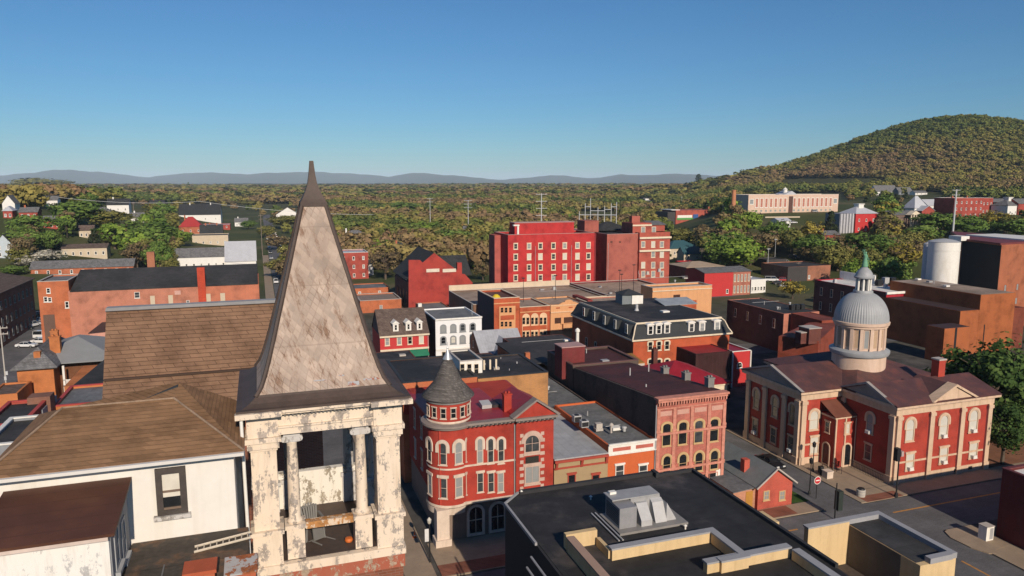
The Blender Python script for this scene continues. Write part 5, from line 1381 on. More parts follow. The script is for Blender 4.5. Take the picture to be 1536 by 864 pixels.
for i in range(8):
    a = 2 * PI * i / 8; MB().tube((dx + .95 * math.cos(a), dy + .95 * math.sin(a), zt0 + .2), (dx + .95 * math.cos(a), dy + .95 * math.sin(a), dz(417)), .16, .14, 10).build('lantern_column', WHITE, Ct)
MB().lathe(dx, dy, [(.5, zt0 + .2), (.5, dz(417))], 16).build('lantern_core', plain('lantern_grey', (.2, .2, .2), .6), Ct)
za, zb_ = dz(417), dz(402)
MB().lathe(dx, dy, [(1.35, za), (1.4, za + .2), (1.25, za + .35), (1.15, za + .7), (.9, za + 1.1), (.45, zb_ + .05), (.25, zb_ + .2)], 32).build('lantern_dome', DG, Ct)
St = thing('statue', 'green copper statue of a robed figure holding up scales on the dome', 'statue', (dx, dy, zb_ + .2))
GRN = plain('verdigris_copper', (.13, .30, .19), .6, .25, 3)
z = zb_ + .2; k = (dz(372) - z) / 2.9
m = MB().lathe(dx, dy, [(.42, z), (.40, z + .25 * k), (.33, z + .8 * k), (.25, z + 1.25 * k), (.29, z + 1.55 * k), (.33, z + 1.75 * k), (.15, z + 1.92 * k), (.12, z + 1.98 * k), (.17, z + 2.1 * k), (.17, z + 2.22 * k), (.08, z + 2.34 * k)], 16)
m.tube((dx + .28, dy, z + 1.72 * k), (dx + .42, dy - .05, z + 1.3 * k), .09, .07).tube((dx + .42, dy - .05, z + 1.3 * k), (dx + .4, dy - .25, z + .95 * k), .07, .05)
m.tube((dx - .25, dy, z + 1.75 * k), (dx - .45, dy - .1, z + 2.1 * k), .09, .07).tube((dx - .45, dy - .1, z + 2.1 * k), (dx - .4, dy - .1, z + 2.55 * k), .07, .05)
m.build('figure', GRN, St)
m = MB().tube((dx - .75, dy - .1, z + 2.6 * k), (dx - .05, dy - .1, z + 2.6 * k), .03)
for s in (-.7, -.1): m.tube((dx + s, dy - .1, z + 2.6 * k), (dx + s, dy - .1, z + 2.35 * k), .015); m.lathe(dx + s, dy - .1, [(.02, z + 2.3 * k), (.12, z + 2.35 * k)], 10)
m.tube((dx + .4, dy - .3, z + .2 * k), (dx + .4, dy - .3, z + 1.3 * k), .03); m.build('scales_and_sword', GRN, St)

# ---- street furniture at the crossing
def lamp(u, v, h, label):
    p = at(u, v, .13); t = thing('lamp_post', label, 'street lamp', (p.x, p.y, .13))
    MB().tube((p.x, p.y, .13), (p.x, p.y, h), .08, .05).lathe(p.x, p.y, [(.18, .13), (.16, .5), (.08, .6)], 12).build('post', IRON, t)
    MB().lathe(p.x, p.y, [(.1, h), (.22, h + .1), (.26, h + .55), (.28, h + .58), (.05, h + .85)], 12).build('lantern', IRON, t)
lamp(1219, 707, 3.6, 'black lamp post on the courthouse forecourt beside the porch')
lamp(1214, 741, 4.2, 'black lamp post on the small lawn by the little brick house')
p = at(1224, 748, .13); t = thing('no_entry_sign', 'round red and white road sign on a post by the small lawn', 'road sign', (p.x, p.y, .13))
MB().tube((p.x, p.y, .13), (p.x, p.y, 3.0), .05).build('post', IRON, t)
sg = MB(); sg.add(*cyl((p.x, p.y - .06, 2.6), (p.x, p.y - .09, 2.6), .52, 28)); s1 = sg.build('plate', WHITE, t)
sg = MB(); sg.add(*cyl((p.x, p.y - .092, 2.6), (p.x, p.y - .1, 2.6), .44, 28)); sg.build('red_disc', plain('sign_red', (.5, .03, .04), .4, .05), s1)
MB().box(p.x - .3, p.x + .3, p.y - .11, p.y - .102, 2.53, 2.67).build('white_bar', WHITE, s1)
p = at(1344, 745, .13); t = thing('traffic_signal', 'black traffic signal pole before the courthouse corner', 'traffic light', (p.x, p.y, .13))
hh = zt_ = FZ(1345, 674, p.y)
MB().tube((p.x, p.y, .13), (p.x, p.y, hh), .1, .08).lathe(p.x, p.y, [(.25, .13), (.2, .6), (.1, .7)], 12).build('pole', IRON, t)
b1 = MB().box(p.x - .65, p.x - .1, p.y - .3, p.y + .3, hh - 1.5, hh + .15).build('signal_head', IRON, t)
b2 = MB().box(p.x + .15, p.x + .55, p.y - .2, p.y + .25, hh - 1.0, hh - .35).build('walk_signal', plain('signal_grey', (.4, .3, .28), .5), t)
p = at(1252, 778, .13); t = thing('traffic_signal', 'dark signal pole and cabinet at the near kerb of the crossing', 'traffic light', (p.x, p.y, .13))
MB().tube((p.x, p.y, .13), (p.x, p.y, 4.6), .09, .07).build('pole', IRON, t)
MB().box(p.x + .1, p.x + .75, p.y - .35, p.y + .35, 1.2, 3.6).build('signal_head', plain('dark_green_box', (.03, .04, .035), .5), t)
p = at(1291, 744, .13); t = thing('litter_bin', 'round grey stone bin on the corner of the forecourt', 'bin', (p.x, p.y, .13))
MB().lathe(p.x, p.y, [(.52, .13), (.55, .4), (.55, 1.0), (.5, 1.05)], 20).build('bin', plain('grey_aggregate', (.42, .39, .34), .9, .2, 6), t)
m = MB()
for z in (.45, .8): m.lathe(p.x, p.y, [(.565, z), (.565, z + .06)], 20, cap=False)
m.build('band', COPG, t)
MB().lathe(p.x, p.y, [(.46, 1.053), (.4, 1.2), (.2, 1.25)], 18).build('lid', IRON, t)
p = at(1241, 716, .13); t = thing('stone_planter', 'pale square planter beside the courthouse forecourt', 'planter', (p.x, p.y, .13))
MB().box(p.x - .5, p.x + .5, p.y - .5, p.y + .5, .13, 1.0).box(p.x - .56, p.x + .56, p.y - .56, p.y + .56, 1.003, 1.12).build('planter', STONE, t)
p = at(1231, 712, .13); t = thing('newspaper_box', 'dark newspaper box beside the pale planter', 'newspaper box', (p.x, p.y, .13))
MB().box(p.x - .3, p.x + .3, p.y - .25, p.y + .25, .4, 1.35).box(p.x - .1, p.x + .1, p.y - .1, p.y + .1, .13, .4).build('box', IRON, t)
MB().box(p.x - .24, p.x + .24, p.y - .26, p.y - .252, .8, 1.25).build('window', GL[1], t)
p = at(1478, 808, .15); t = thing('utility_cabinet', 'white utility cabinet on the corner island', 'cabinet', (p.x, p.y, .15))
MB().box(p.x - .55, p.x + .55, p.y - .5, p.y + .5, .15, 1.75).build('cabinet', WHITE, t)
MB().box(p.x - .6, p.x + .6, p.y - .55, p.y + .55, 1.753, 1.83).build('lid', COPP, t)
MB().box(p.x - .05, p.x + .45, p.y - .515, p.y - .503, .3, 1.6).build('door', COPG, t)
# railing before the courthouse
t = thing('iron_railing', 'black iron railing along the courthouse flank with arched hoops', 'railing', (77.3, 74, .13))
m = MB()
for i in range(22): m.tube((77.2, 72.2 + i * .28, .13), (77.2, 72.2 + i * .28, 1.15), .02, n=5)
m.build('baluster', IRON, t); MB().tube((77.2, 72.1, 1.17), (77.2, 78.2, 1.17), .035).build('handrail', IRON, t)
t = thing('iron_railing', 'thin black handrails beside the porch steps', 'railing', (74, 77.6, .13))
for x in (72.6, 74.2):
    m = MB().tube((x, 76.2, 1.1), (x, 78.1, 1.1), .035)
    for y in (76.2, 77.1, 78.1): m.tube((x, y, .13), (x, y, 1.1), .03)
    m.build('handrail', IRON, t)

# ================================================================== BACK ROWS OF THE TOWN
ORB = brick('orange_red_brick', (.40, .085, .035), (.36, .11, .06), .15)
HOT = brick('hotel_red_paint', (.42, .035, .035), (.38, .035, .035), .06, .12)
HOT2 = brick('hotel_salmon_brick', (.34, .10, .075), (.33, .12, .095), .08, .15)
PEACH = plain('peach_stucco', (.60, .31, .15), .8, .08, .6, streak=.12)
BEIG = membrane('beige_roof_gravel', (.34, .26, .20), (1.1, 1.1, 1.1), .1)
SLT = shingle('dark_slate', (.045, .05, .055), .25, .25, .4, .3)
GREYSH = shingle('grey_shingles', (.16, .16, .165), .3, .2, .3, .4)
BRNSH = shingle('brown_grey_shingles', (.13, .095, .08), .3, .2, .3, .4)
BLKSH = shingle('black_shingles', (.04, .042, .045), .3, .2, .3, .4)
REDW = plain('bright_red_paint', (.46, .035, .035), .6, .08)
def front(name, label, u0, u1, v, Y, depth, wm, rm, par=.4, t=.3, cop=None, cat='building', z0=0, group=None):
    um = (u0 + u1) / 2
    x0, x1, z = FX(u0, v, Y), FX(u1, v, Y), FZ(um, v, Y)
    r = thing(name, label, cat, ((x0 + x1) / 2, Y + depth / 2, z0), group)
    flat(r, x0, x1, Y, Y + depth, z0, z, wm, rm, par, t, cop)
    r['_x'] = [x0, x1, z]; return r
def dims(r): return tuple(r['_x'])
# ---- red dormered house
Yg = 155.0
G1 = thing('dormered_house', 'red house with a steep brown roof, three white dormers and a green awning', 'house', (29, 160, 0))
x0, x1 = FX(570, 510, Yg), FX(643, 503, Yg); ze_ = FZ(606, 502, Yg); zrg = FZ(600, 464, Yg + 5)
MB().box(x0, x1, Yg, Yg + 11, 0, ze_).build('wall', REDW, G1)
gable(G1, x0, x1, Yg, Yg + 11, ze_, zrg, BRNSH, plain('grey_gable_boards', (.06, .06, .065)), 'x', .15, .2)
MB().box(x0 - .1, x1 + .1, Yg - .45, Yg - .003, ze_ - .35, ze_ + .0).build('eaves_trim', CREAM, G1)
for u in (581, 599, 615, 632): wf(G1, u, 506 - (u - 581) * .05, 518.5 - (u - 581) * .06, 7.4, Yg, mat=CREAM, pane=rnd.choice([BLIND, GL[0], BLIND2]), fw=.16, bars=(1, 2), hood=.1)
for u in (593.5, 612.5, 629):
    p = atY(u, 498 - (u - 593) * .06, Yg + .9); k = (zrg - ze_) / 5.5
    m = MB().box(p.x - .6, p.x + .6, Yg + .6, Yg + 3.2, ze_ + .5, ze_ + 2.4).prism([(p.x - .85, ze_ + 2.4), (p.x + .85, ze_ + 2.4), (p.x, ze_ + 3.05)], 'y', Yg + .45, Yg + 3.6)
    d = m.build('dormer', WHITE, G1); win(G1, 'F', (p.x, Yg + .6, ze_ + .95), .6, 1.25, mat=WHITE, pane=GL[0], fw=.08, bars=(1, 2), sill=0, proud=.05)
MB().slab([(FX(608, 525, Yg), Yg - 1.6, 2.5), (x1 - .2, Yg - 1.6, 2.5), (x1 - .2, Yg, 3.6), (FX(608, 525, Yg), Yg, 3.6)], .12).build('awning', plain('green_canvas', (.02, .16, .09), .7), G1)
MB().box(x0 + .4, x1 - .3, Yg - .02, Yg - .004, .3, 2.6).build('shopfront', GL[1], G1)
MB().box(x0, x1, Yg - .2, Yg - .003, 3.7, 4.1).build('fascia', CREAM, G1)
p = atY(629.5, 455, Yg + 6); MB().box(p.x - .4, p.x + .4, Yg + 5.6, Yg + 6.4, ze_, p.z).build('chimney', WHITE, G1)
# ---- white arched building
G2 = front('white_arched_building', 'white three-storey building with two rows of grey arched windows', 653, 722.5, 477, Yg + .02, 14, plain('white_painted_brick', (.70, .70, .70), .7, .06, 1), GRYR, .3, .3)
x0, x1, z = dims(G2); y = Yg + .02
m = MB().box(x0 - .05, x1 + .05, y - .3, y - .003, z - .25, z + .1); m.build('cornice', WHITE, G2); MB().box(x0, x1, y - .2, y - .003, FZ(688, 523.5, y), FZ(688, 521.5, y)).build('belt_course', WHITE, G2)
GTR = plain('grey_window_surround', (.22, .23, .24), .6, .1)
for i, u in enumerate((665, 680, 694, 709)):
    for v in (486.5, 504): wf(G2, u, v - i * 0.9, v + 13 - i * .9, 9.6, y, arch=.4, mat=GTR, fw=.3, bars=(1, 2), proud=.07, pane=rnd.choice([GL[0], BLIND2, BLIND, GL[1]]))
for u in (668, 690, 709): wf(G2, u, 527, 539, 11, y, mat=CREAM, fw=.12, pane=GL[0], bars=(2, 1))
MB().box(x0 - .01, x0 - .003, y + .1, y + 13.8, 0, z - .3).build('side_wall', DKBR, G2)  # thin dark sheet carries the left face's shade in its colour
MB().tube((FX(708, 465, y + 4), y + 4, z - .3), (FX(708, 465, y + 4), y + 4, z + 2.2), .06).build('mast', HVACM, G2)
# ---- grey gabled hall
Yh = 147.0
G3 = thing('grey_gabled_hall', 'brick hall with a pale grey cross-gabled roof', 'building', (47, 152, 0))
x0, x1 = FX(721, 530, Yh), FX(788, 530, Yh); zr_ = FZ(740, 495, Yh + 5.5)
MB().box(x0, x1, Yh, Yh + 11, 0, zr_ - 4).build('wall', DKBR, G3)
PGR = seam('pale_grey_tin', (.34, .35, .38), .6, .5, 0, 0)
gable(G3, x0, x1, Yh, Yh + 11, zr_ - 4, zr_, PGR, DKBR, 'x', .1, .12)
MB().prism([(x0 + 2.6, zr_ - 4.1), (x0 + 8.2, zr_ - 4.1), (x0 + 5.4, zr_ - .9)], 'y', Yh - .6, Yh + 5).build('cross_gable', PGR, G3)
win(G3, 'L', (x0, Yh + 5.5, zr_ - 3.6), .7, 1.6, mat=PINKS, pane=GL[0])
Y5 = thing('dark_gable_house', 'small brick gable end with pale cornerstones beside the grey roof', 'house', (46, 146, 0))
p0 = at(790, 560, 8); MB().box(p0.x, p0.x + 1.0, p0.y, p0.y + 16, 0, 9.6).build('wall', ORG, Y5); 
MB().slab([(p0.x - .4, p0.y - .3, 9.7), (p0.x + 4.5, p0.y - .3, 9.7), (p0.x + 4.5, p0.y + 16, 9.9), (p0.x - .4, p0.y + 16, 9.9)], .2).build('roof', BLK2, Y5)
MB().box(p0.x - .3, p0.x + .5, p0.y - .3, p0.y + .4, 9.7, 11.6).build('chimney', ORG, Y5)
# ---- brick and peach theatre row
Yt = 165.0
G4 = front('brick_stair_block', 'orange brick block with paired rows of small windows and a yellow heap on its roof', 741, 779.5, 447, Yt, 14, ORB, DKBR, .5, .35, CREAM)
x0, x1, z = dims(G4)
m = MB().box(x0 - .05, x1 + .05, Yt - .12, Yt - .003, z - 1.35, z - 1.1); m.build('belt_course', PEACH, G4)
m = MB().box(x0 + 1.3, x1 - 1.1, Yt - .06, Yt - .003, z - 10, z - 2.0)
m.build('pale_bay', PEACH, G4)
MB().box(x0 + 1.6, x1 - 1.4, Yt - .08, Yt - .062, FZ(758, 480, Yt), FZ(758, 473, Yt)).build('brick_panel', ORB, G4)
for u in (753, 759, 765.5):
    for v in (461, 482): wf(G4, u, v, v + 8, 4.6, Yt - .06, mat=PEACH, fw=.07, pane=GL[0], bars=(1, 2), sill=0)
MB().lathe(x0 + 1.2, Yt + 2, [(1.2, z - .5), (1.0, z + .2), (.4, z + .7)], 9).build('roof_heap', plain('yellow_tarp', (.55, .40, .02), .6, .4, 3), G4)
MB().box(x0 - .012, x0 - .003, Yt + .1, Yt + 13.8, 0, z - .1).build('side_wall', plain('shaded_stair_side', (.035, .035, .05)), G4)  # near-black sheet: shade of the brick's left face painted in
G5 = front('brick_arched_block', 'orange brick block with triple-arched pale window bays', 780, 825, 460, Yt + .5, 13, ORB, BEIG, .3, .3, CREAM)
x0, x1, z = dims(G5); yy = Yt + .5
MB().box(x0, x1, yy - .1, yy - .003, z - 1.3, z - 1.1).build('belt_course', PEACH, G5)
m = MB()
for i in range(3):
    xc = FX(789 + i * 13, 480, yy); zt = FZ(800, 472, yy); m.prism([(xc - .98, FZ(800, 505, yy))] + [(xc + .98, FZ(800, 505, yy))] + [(xc + .98 * math.cos(a), zt - .6 + .98 * math.sin(a)) for a in [PI * j / 8 for j in range(9)]], 'y', yy - .06, yy - .003)
m.build('pale_bay', plain('pale_peach', (.66, .45, .28), .8), G5)
MB().box(FX(784, 490, yy), FX(820, 490, yy), yy - .085, yy - .062, FZ(800, 495, yy), FZ(800, 488.5, yy)).build('brick_panel', ORB, G5)
for i in range(3):
    for d in (-3, 3):
        for v in (476, 497): wf(G5, 788.5 + i * 13 + d, v, v + 10.5, 4.6, yy - .06, mat=plain('pale_peach', (.66, .45, .28)), fw=.06, pane=GL[0], bars=(1, 2), sill=0)
G6 = front('peach_theatre', 'peach stuccoed building with a curved parapet and a recessed balcony', 826, 880, 456, Yt + .3, 12, PEACH, BEIG, .3, .35)
x0, x1, z = dims(G6); yy = Yt + .3; xc = (x0 + x1) / 2
m = MB().prism([(xc - 2.6, z), (xc + 2.6, z)] + [(xc + 1.6, z + .5)] + [(xc + 1.1 * math.cos(PI * j / 8), z + .5 + .6 * math.sin(PI * j / 8)) for j in range(9)] + [(xc - 1.6, z + .5)], 'y', yy, yy + .4); m.build('curved_parapet', PEACH, G6)
m = MB().box(x0, x1, yy - .2, yy - .003, FZ(850, 468, yy), FZ(850, 466.5, yy)).box(x0, x1, yy - .1, yy - .003, z - .3, z - .1); m.build('string_course', plain('pale_peach', (.66, .45, .28)), G6)
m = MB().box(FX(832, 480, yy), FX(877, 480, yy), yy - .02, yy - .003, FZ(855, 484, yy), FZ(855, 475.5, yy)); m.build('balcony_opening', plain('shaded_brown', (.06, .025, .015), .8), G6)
m = MB()
for u in (843, 866): m.box(FX(u - 2, 480, yy), FX(u + 2, 480, yy), yy - .3, yy - .021, FZ(855, 485, yy), FZ(855, 475, yy))
m.build('balcony_pier', PEACH, G6)
MB().box(FX(843, 490, yy), FX(877, 490, yy), yy - .9, yy - .022, FZ(855, 493, yy), FZ(855, 484.5, yy)).build('balcony', PEACH, G6)
m = MB()
for u, v in ((837, 462), (856, 461), (872, 460)): m.box(FX(u - 3, v, yy), FX(u + 3, v, yy), yy - .05, yy - .004, FZ(u, v + .8, yy), FZ(u, v - .8, yy))
m.build('brick_panel', ORB, G6)
MB().box(x1 + .05, x1 + 1.4, yy - .5, yy + 9, 0, z + .8).build('end_pier', brick('maroon_pier', (.22, .04, .035)), G6)
Dkk = thing('gravel_roofed_row', 'wide beige gravel roof stretching from the theatre row to the red hotel', 'building', (75, 190, 0))
a_, b_ = FX(706, 450, 182), FX(930, 450, 172)
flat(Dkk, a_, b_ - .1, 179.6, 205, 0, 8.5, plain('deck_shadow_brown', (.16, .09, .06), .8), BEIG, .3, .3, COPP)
MB().box(FX(741, 450, 179), b_ - .2, 179.3, 179.59, 6, 9.0).box(a_, b_ - .2, 205.02, 205.4, 0, 10.1).build('parapet', plain('cream_parapet', (.55, .44, .32), .8, .15), Dkk)
Dk2 = thing('flat_roofed_row', 'beige gravel roof right of the theatre with a shaded maroon side wall', 'building', (105, 180, 0))
flat(Dk2, b_ + .1, b_ + 24, 172, 206, 0, FZ(935, 449, 172), brick('maroon_brick', (.16, .03, .03)), BEIG, .4, .35, COPP)
Pl = front('peach_long_building', 'long peach stuccoed building with a brick base behind the mansard roof', 979, 1068, 430, 160, 6, PEACH, BEIG, .4, .35, COPP)
x0, x1, z = dims(Pl)
MB().box(x0 + .8, x1 - 4.5, 159.9, 159.997, 0, FZ(1010, 452, 160)).build('brick_base', ORB, Pl)
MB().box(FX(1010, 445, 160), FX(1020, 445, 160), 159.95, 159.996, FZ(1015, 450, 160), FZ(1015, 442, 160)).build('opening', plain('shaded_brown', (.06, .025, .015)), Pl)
MB().box(x0, x1, 159.8, 159.996, z - .9, z - .7).build('belt_course', CREAM, Pl)
Pm = front('pink_brick_row', 'low pink brick row between the theatre and the long peach building', 886, 978, 453, 162, 9, brick('rose_brick', (.36, .14, .10)), BEIG, .3, .3, CREAM)
# lamp standards and conduit masts on the parking roof
for i, (u, v0, v1) in enumerate(((785, 455, 418), (833, 452, 414), (929, 438, 406), (950, 440, 398), (932, 440, 412))):
    p = at(u, v0, 9.0); t = thing('lamp_standard', ['thin roof mast left of the theatre gable', 'thin roof mast above the curved parapet', 'first thin mast before the blank hotel wall', 'tall thin mast before the blank hotel wall', 'short mast with two heads before the blank hotel wall'][i], 'mast', (p.x, p.y, 9.0))
    MB().tube((p.x, p.y, 8.0), (p.x, p.y, FZ(u, v1, p.y)), .08, .06).build('pole', IRON, t)
    MB().box(p.x - .4, p.x + .4, p.y - .15, p.y + .15, FZ(u, v1, p.y), FZ(u, v1, p.y) + .25).build('lamp_head', IRON, t)
# ---- red hotel
Yo = 213.0
Ho = thing('red_hotel', 'big red painted hotel with four rows of white windows', 'hotel', (90, 222, 0))
x0, x1, z = FX(762, 390, Yo), FX(891, 390, Yo), FZ(826, 351, Yo)
flat(Ho, x0, x1, Yo, Yo + 14, 0, z, HOT, DKBR, .6, .4, plain('pink_cap', (.4, .25, .23)))
MB().box(FX(742, 400, Yo + 7), FX(756, 400, Yo + 7), Yo + 7, Yo + 13, 0, FZ(748, 354, Yo + 4)).build('stair_shaft', brick('pinkish_shaft', (.36, .09, .075)), Ho)
for j, v in enumerate((369.5, 385.5, 401.5, 417)):
    for i, u in enumerate((773.5, 793.5, 810.5, 830, 847, 866, 882.5)):
        wf(Ho, u, v - 4.6 - i * .25, v + 4.6 - i * .25, 6.6, Yo, mat=CREAM, fw=.22, hood=.12, bars=(1, 2), proud=.08, pane=rnd.choice([BLIND2, GL[1], GL[1], BLIND]))
zp = FZ(820, 334, Yo + 8); px0, px1 = FX(772, 345, Yo + 8), FX(861, 345, Yo + 8)
MB().box(px0, px1, Yo + 8, Yo + 13, z - .5, zp).build('penthouse', HOT, Ho)
MB().box(px0 - .1, px1 + .1, Yo + 7.9, Yo + 13.1, zp + .003, zp + .2).build('penthouse_cap', plain('pink_cap', (.4, .25, .23)), Ho)
m = MB().box(FX(771, 340, Yo + 3) - .2, FX(779, 340, Yo + 3), Yo + 2.8, Yo + 4, FZ(775, 339, Yo + 3), FZ(775, 337, Yo + 3)); m.box(FX(776, 345, Yo + 3), FX(778.5, 345, Yo + 3), Yo + 3, Yo + 3.5, z - .6, FZ(775, 339, Yo + 3)); m.build('roof_gantry', WHITE, Ho)
MB().box(FX(877, 340, Yo + 10), FX(898, 340, Yo + 10), Yo + 10, Yo + 16, z - .5, FZ(887, 331, Yo + 10)).build('lift_house', HOT2, Ho)
Ys = 216.0
s0, s1, zs = FX(910, 390, Ys), FX(958, 390, Ys), FZ(935, 351, Ys)
Hs = thing('salmon_hotel_wing', 'salmon brick hotel annexe with a blank wall and a taller banded tower', 'hotel', (118, 226, 0))
flat(Hs, s0, s1, Ys, Ys + 30, 0, zs, HOT2, BLKSH, .4, .35, plain('pink_cap', (.4, .25, .23)))
MB().box(x1 + .02, s0 - .02, Ys + 8, Ys + 20, 0, zs + .4).build('link_wall', plain('shaded_red_wall', (.2, .02, .025)), Hs)  # setback darker than the hotel red: shade put into the colour
for u in (917, 930): p = atY(u, 363, Ys); MB().box(p.x - .4, p.x + .4, Ys - .04, Ys - .003, p.z - .3, p.z + .3).build('wall_vent', DKBR, Hs)
t0, t1, zt = FX(958.5, 390, Ys - 1), FX(1004, 390, Ys - 1), FZ(980, 348.5, Ys - 1)
flat(Hs, t0, t1, Ys - 1, Ys + 18, 0, zt, brick('tower_salmon', (.36, .085, .06), (.36, .1, .08), .08, .15), BLKSH, .3, .35)
m = MB()
for v in (356.5, 375.8): zz = FZ(980, v, Ys - 1); m.box(t0 - .1, t1 + .3, Ys - 1.5, Ys - 1.003, zz - .3, zz + .3)
m.build('band', CREAM, Hs)
for j, v in enumerate((366.5, 381.5, 397.5, 411)):
    for u in (964.5, 979.5, 992.5):
        if j == 1 and u < 970: continue
        wf(Hs, u, v - 4.8, v + 4.8, 6.2, Ys - 1, mat=CREAM, fw=.18, pane=rnd.choice([BLIND, BLIND2]), bars=(1, 2))
zu = FZ(965, 334.5, Ys + 2); u0_, u1_ = FX(949, 345, Ys + 2), FX(977, 345, Ys + 2)
MB().box(u0_, u1_, Ys + 2, Ys + 10, zs, zu).build('upper_block', brick('tower_salmon', (.36, .085, .06)), Hs)
MB().box(u0_ - .1, u1_ + .1, Ys + 1.8, Ys + 1.997, zu - 1.0, zu - .5).build('upper_band', CREAM, Hs)
wf(Hs, 964.5, 340, 350, 6.5, Ys + 2, mat=CREAM, fw=.18, pane=BLIND2); 
MB().box(u1_ + .01, FX(997, 345, Ys + 3), Ys + 3, Ys + 10, zt, FZ(987, 337, Ys + 3)).build('upper_block', brick('tower_salmon', (.36, .085, .06)), Hs)
wf(Hs, 980.5, 340, 349.5, 6.3, Ys + 3, mat=CREAM, fw=.18, pane=BLIND2)
MB().slab([(u1_, Ys + 2.6, FZ(987, 337, Ys + 3) + .1), (FX(998.5, 345, Ys + 3), Ys + 2.6, FZ(987, 337, Ys + 3) + .1), (FX(998.5, 345, Ys + 3), Ys + 8, zu + .4), (u1_, Ys + 8, zu + .4)], .2).build('sloped_roof', GREYSH, Hs)
MB().box(FX(948, 330, Ys + 4), FX(960, 330, Ys + 4), Ys + 4, Ys + 6, zu, FZ(955, 324, Ys + 4)).build('chimney', HOT2, Hs)
hip(Hs, FX(898, 345, Ys + 15), FX(947, 345, Ys + 15), Ys + 15, Ys + 26, zs + .3, zs + 3.0, BLKSH, .3, 'hip_roof')
# ---- mansard block
Ym = 118.5
Ma = thing('mansard_block', 'orange brick block under a dark slate mansard with white dormer windows', 'building', (74, 130, 0))
x0, x1 = FX(950, 512, Ym), FX(1094, 503, Ym); zb1 = FZ(1020, 504, Ym); zt1 = FZ(1022, 480, Ym + 1.3); dpt = 28
MB().box(x0, x1, Ym, Ym + dpt, 0, zb1).build('wall', ORB, Ma)
k = 1.3
def mring(k0, z0, k1, z1, m):
    a = [(x0 + k0, Ym + k0, z0), (x1 - k0, Ym + k0, z0), (x1 - k0, Ym + dpt - k0, z0), (x0 + k0, Ym + dpt - k0, z0)]
    b_ = [(x0 + k1, Ym + k1, z1), (x1 - k1, Ym + k1, z1), (x1 - k1, Ym + dpt - k1, z1), (x0 + k1, Ym + dpt - k1, z1)]
    for i in range(4): m.poly([a[i], a[(i + 1) % 4], b_[(i + 1) % 4], b_[i]])
    return b_
m = MB(); mring(-.35, zb1, .2, zb1 + .9, m); mring(.2, zb1 + .9, .7, zb1 + 2.2, m); mring(.7, zb1 + 2.2, k, zt1, m); m.build('mansard_roof', SLT, Ma)
MB().box(x0 + k, x1 - k, Ym + k, Ym + dpt - k, zt1 - .2, zt1 + .02).build('top_roof', BLK, Ma)
m = MB(); e = .22
for (a, b_, c_, d_) in ((x0 + k - e, x1 - k + e, Ym + k - e, Ym + k), (x0 + k - e, x0 + k, Ym + k + .003, Ym + dpt - k), (x1 - k, x1 - k + e, Ym + k + .003, Ym + dpt - k)): m.box(a, b_, c_, d_, zt1 - .25, zt1 + .1)
m.box(x0 - .45, x1 + .45, Ym - .45, Ym - .003, zb1 - .3, zb1 - .003).box(x0 - .45, x0 - .003, Ym, Ym + dpt, zb1 - .3, zb1 - .003)
for xx, s in ((x0, 1), (x1, -1)): 
    for (q0, q1) in (((-.35, zb1), (.2, zb1 + .9)), ((.2, zb1 + .9), (.7, zb1 + 2.2)), ((.7, zb1 + 2.2), (k, zt1))): m.tube((xx + s * q0[0], Ym + q0[0], q0[1]), (xx + s * q1[0], Ym + q1[0], q1[1]), .13, n=6)
m.build('cornice', CREAM, Ma)
def mdorm(u, v0, v1, wpx):
    yq = Ym + .1; p = atY(u, v1, yq); w_ = FX(u + wpx / 2, v1, yq) - FX(u - wpx / 2, v1, yq); h_ = FZ(u, v0, yq) - p.z
    m = MB().box(p.x - w_ / 2, p.x + w_ / 2, yq, yq + 1.2, p.z, p.z + h_); m.prism([(p.x - w_ * .62, p.z + h_)] + [(p.x - w_ * .62 * math.cos(PI * j / 6), p.z + h_ + .1 + .28 * math.sin(PI * j / 6)) for j in range(7)] + [(p.x + w_ * .62, p.z + h_)], 'y', yq - .15, yq + 1.3)
    m.build('dormer', WHITE, Ma); win(Ma, 'F', (p.x, yq, p.z + .15), w_ * .74, h_ - .25, mat=WHITE, pane=rnd.choice([GL[0], GL[1], BLIND2]), fw=.1, bars=(1, 2), proud=.06, sill=0)
for u, v0, v1 in ((975.5, 488, 503), (988, 487, 502), (1000.5, 486, 501), (1037, 484.5, 499), (1053, 483.5, 498), (1075.5, 482, 497)): mdorm(u, v0, v1, 9)
for yy in (120.8, 125.5, 130.2, 135, 140):
    MB().box(x0 - .25, x0 + 1.2, yy - .7, yy + .7, zb1 + .5, zt1 - .35).build('dormer', SLT, Ma); win(Ma, 'L', (x0 - .25, yy, zb1 + .75), 1.0, 1.8, mat=WHITE, pane=GL[0], sill=0)
for u in (975, 988, 1000): wf(Ma, u, 512 - (u - 975) * .05, 526 - (u - 975) * .05, 7.5, Ym, arch=.25, mat=CREAM, fw=.14, hood=.15, pane=GL[0], bars=(1, 2)); wf(Ma, u, 538, 553, 7.5, Ym, arch=.3, mat=CREAM, fw=.14, hood=.15, pane=GL[0])
for yy in (121, 125.5, 130, 134.5, 139):
    for zz in (1.5, 5.2): win(Ma, 'L', (x0, yy, zz), 1.1, 2.1, arch=.25, mat=CREAM, fw=.12, pane=GL[0])
cp0, cp1 = FX(948, 450, 139), FX(964.5, 450, 139); zcu = FZ(956, 443, 139)
MB().box(cp0, cp1, 139, 142.4, zt1, zcu).build('penthouse', WHITE, Ma)
MB().box(cp0 - 2.2, cp0 - .01, 139.3, 142.4, zt1, zcu + .3).build('penthouse_side', plain('shaded_white_side', (.16, .18, .19)), Ma)  # penthouse's left side, its shade painted as grey
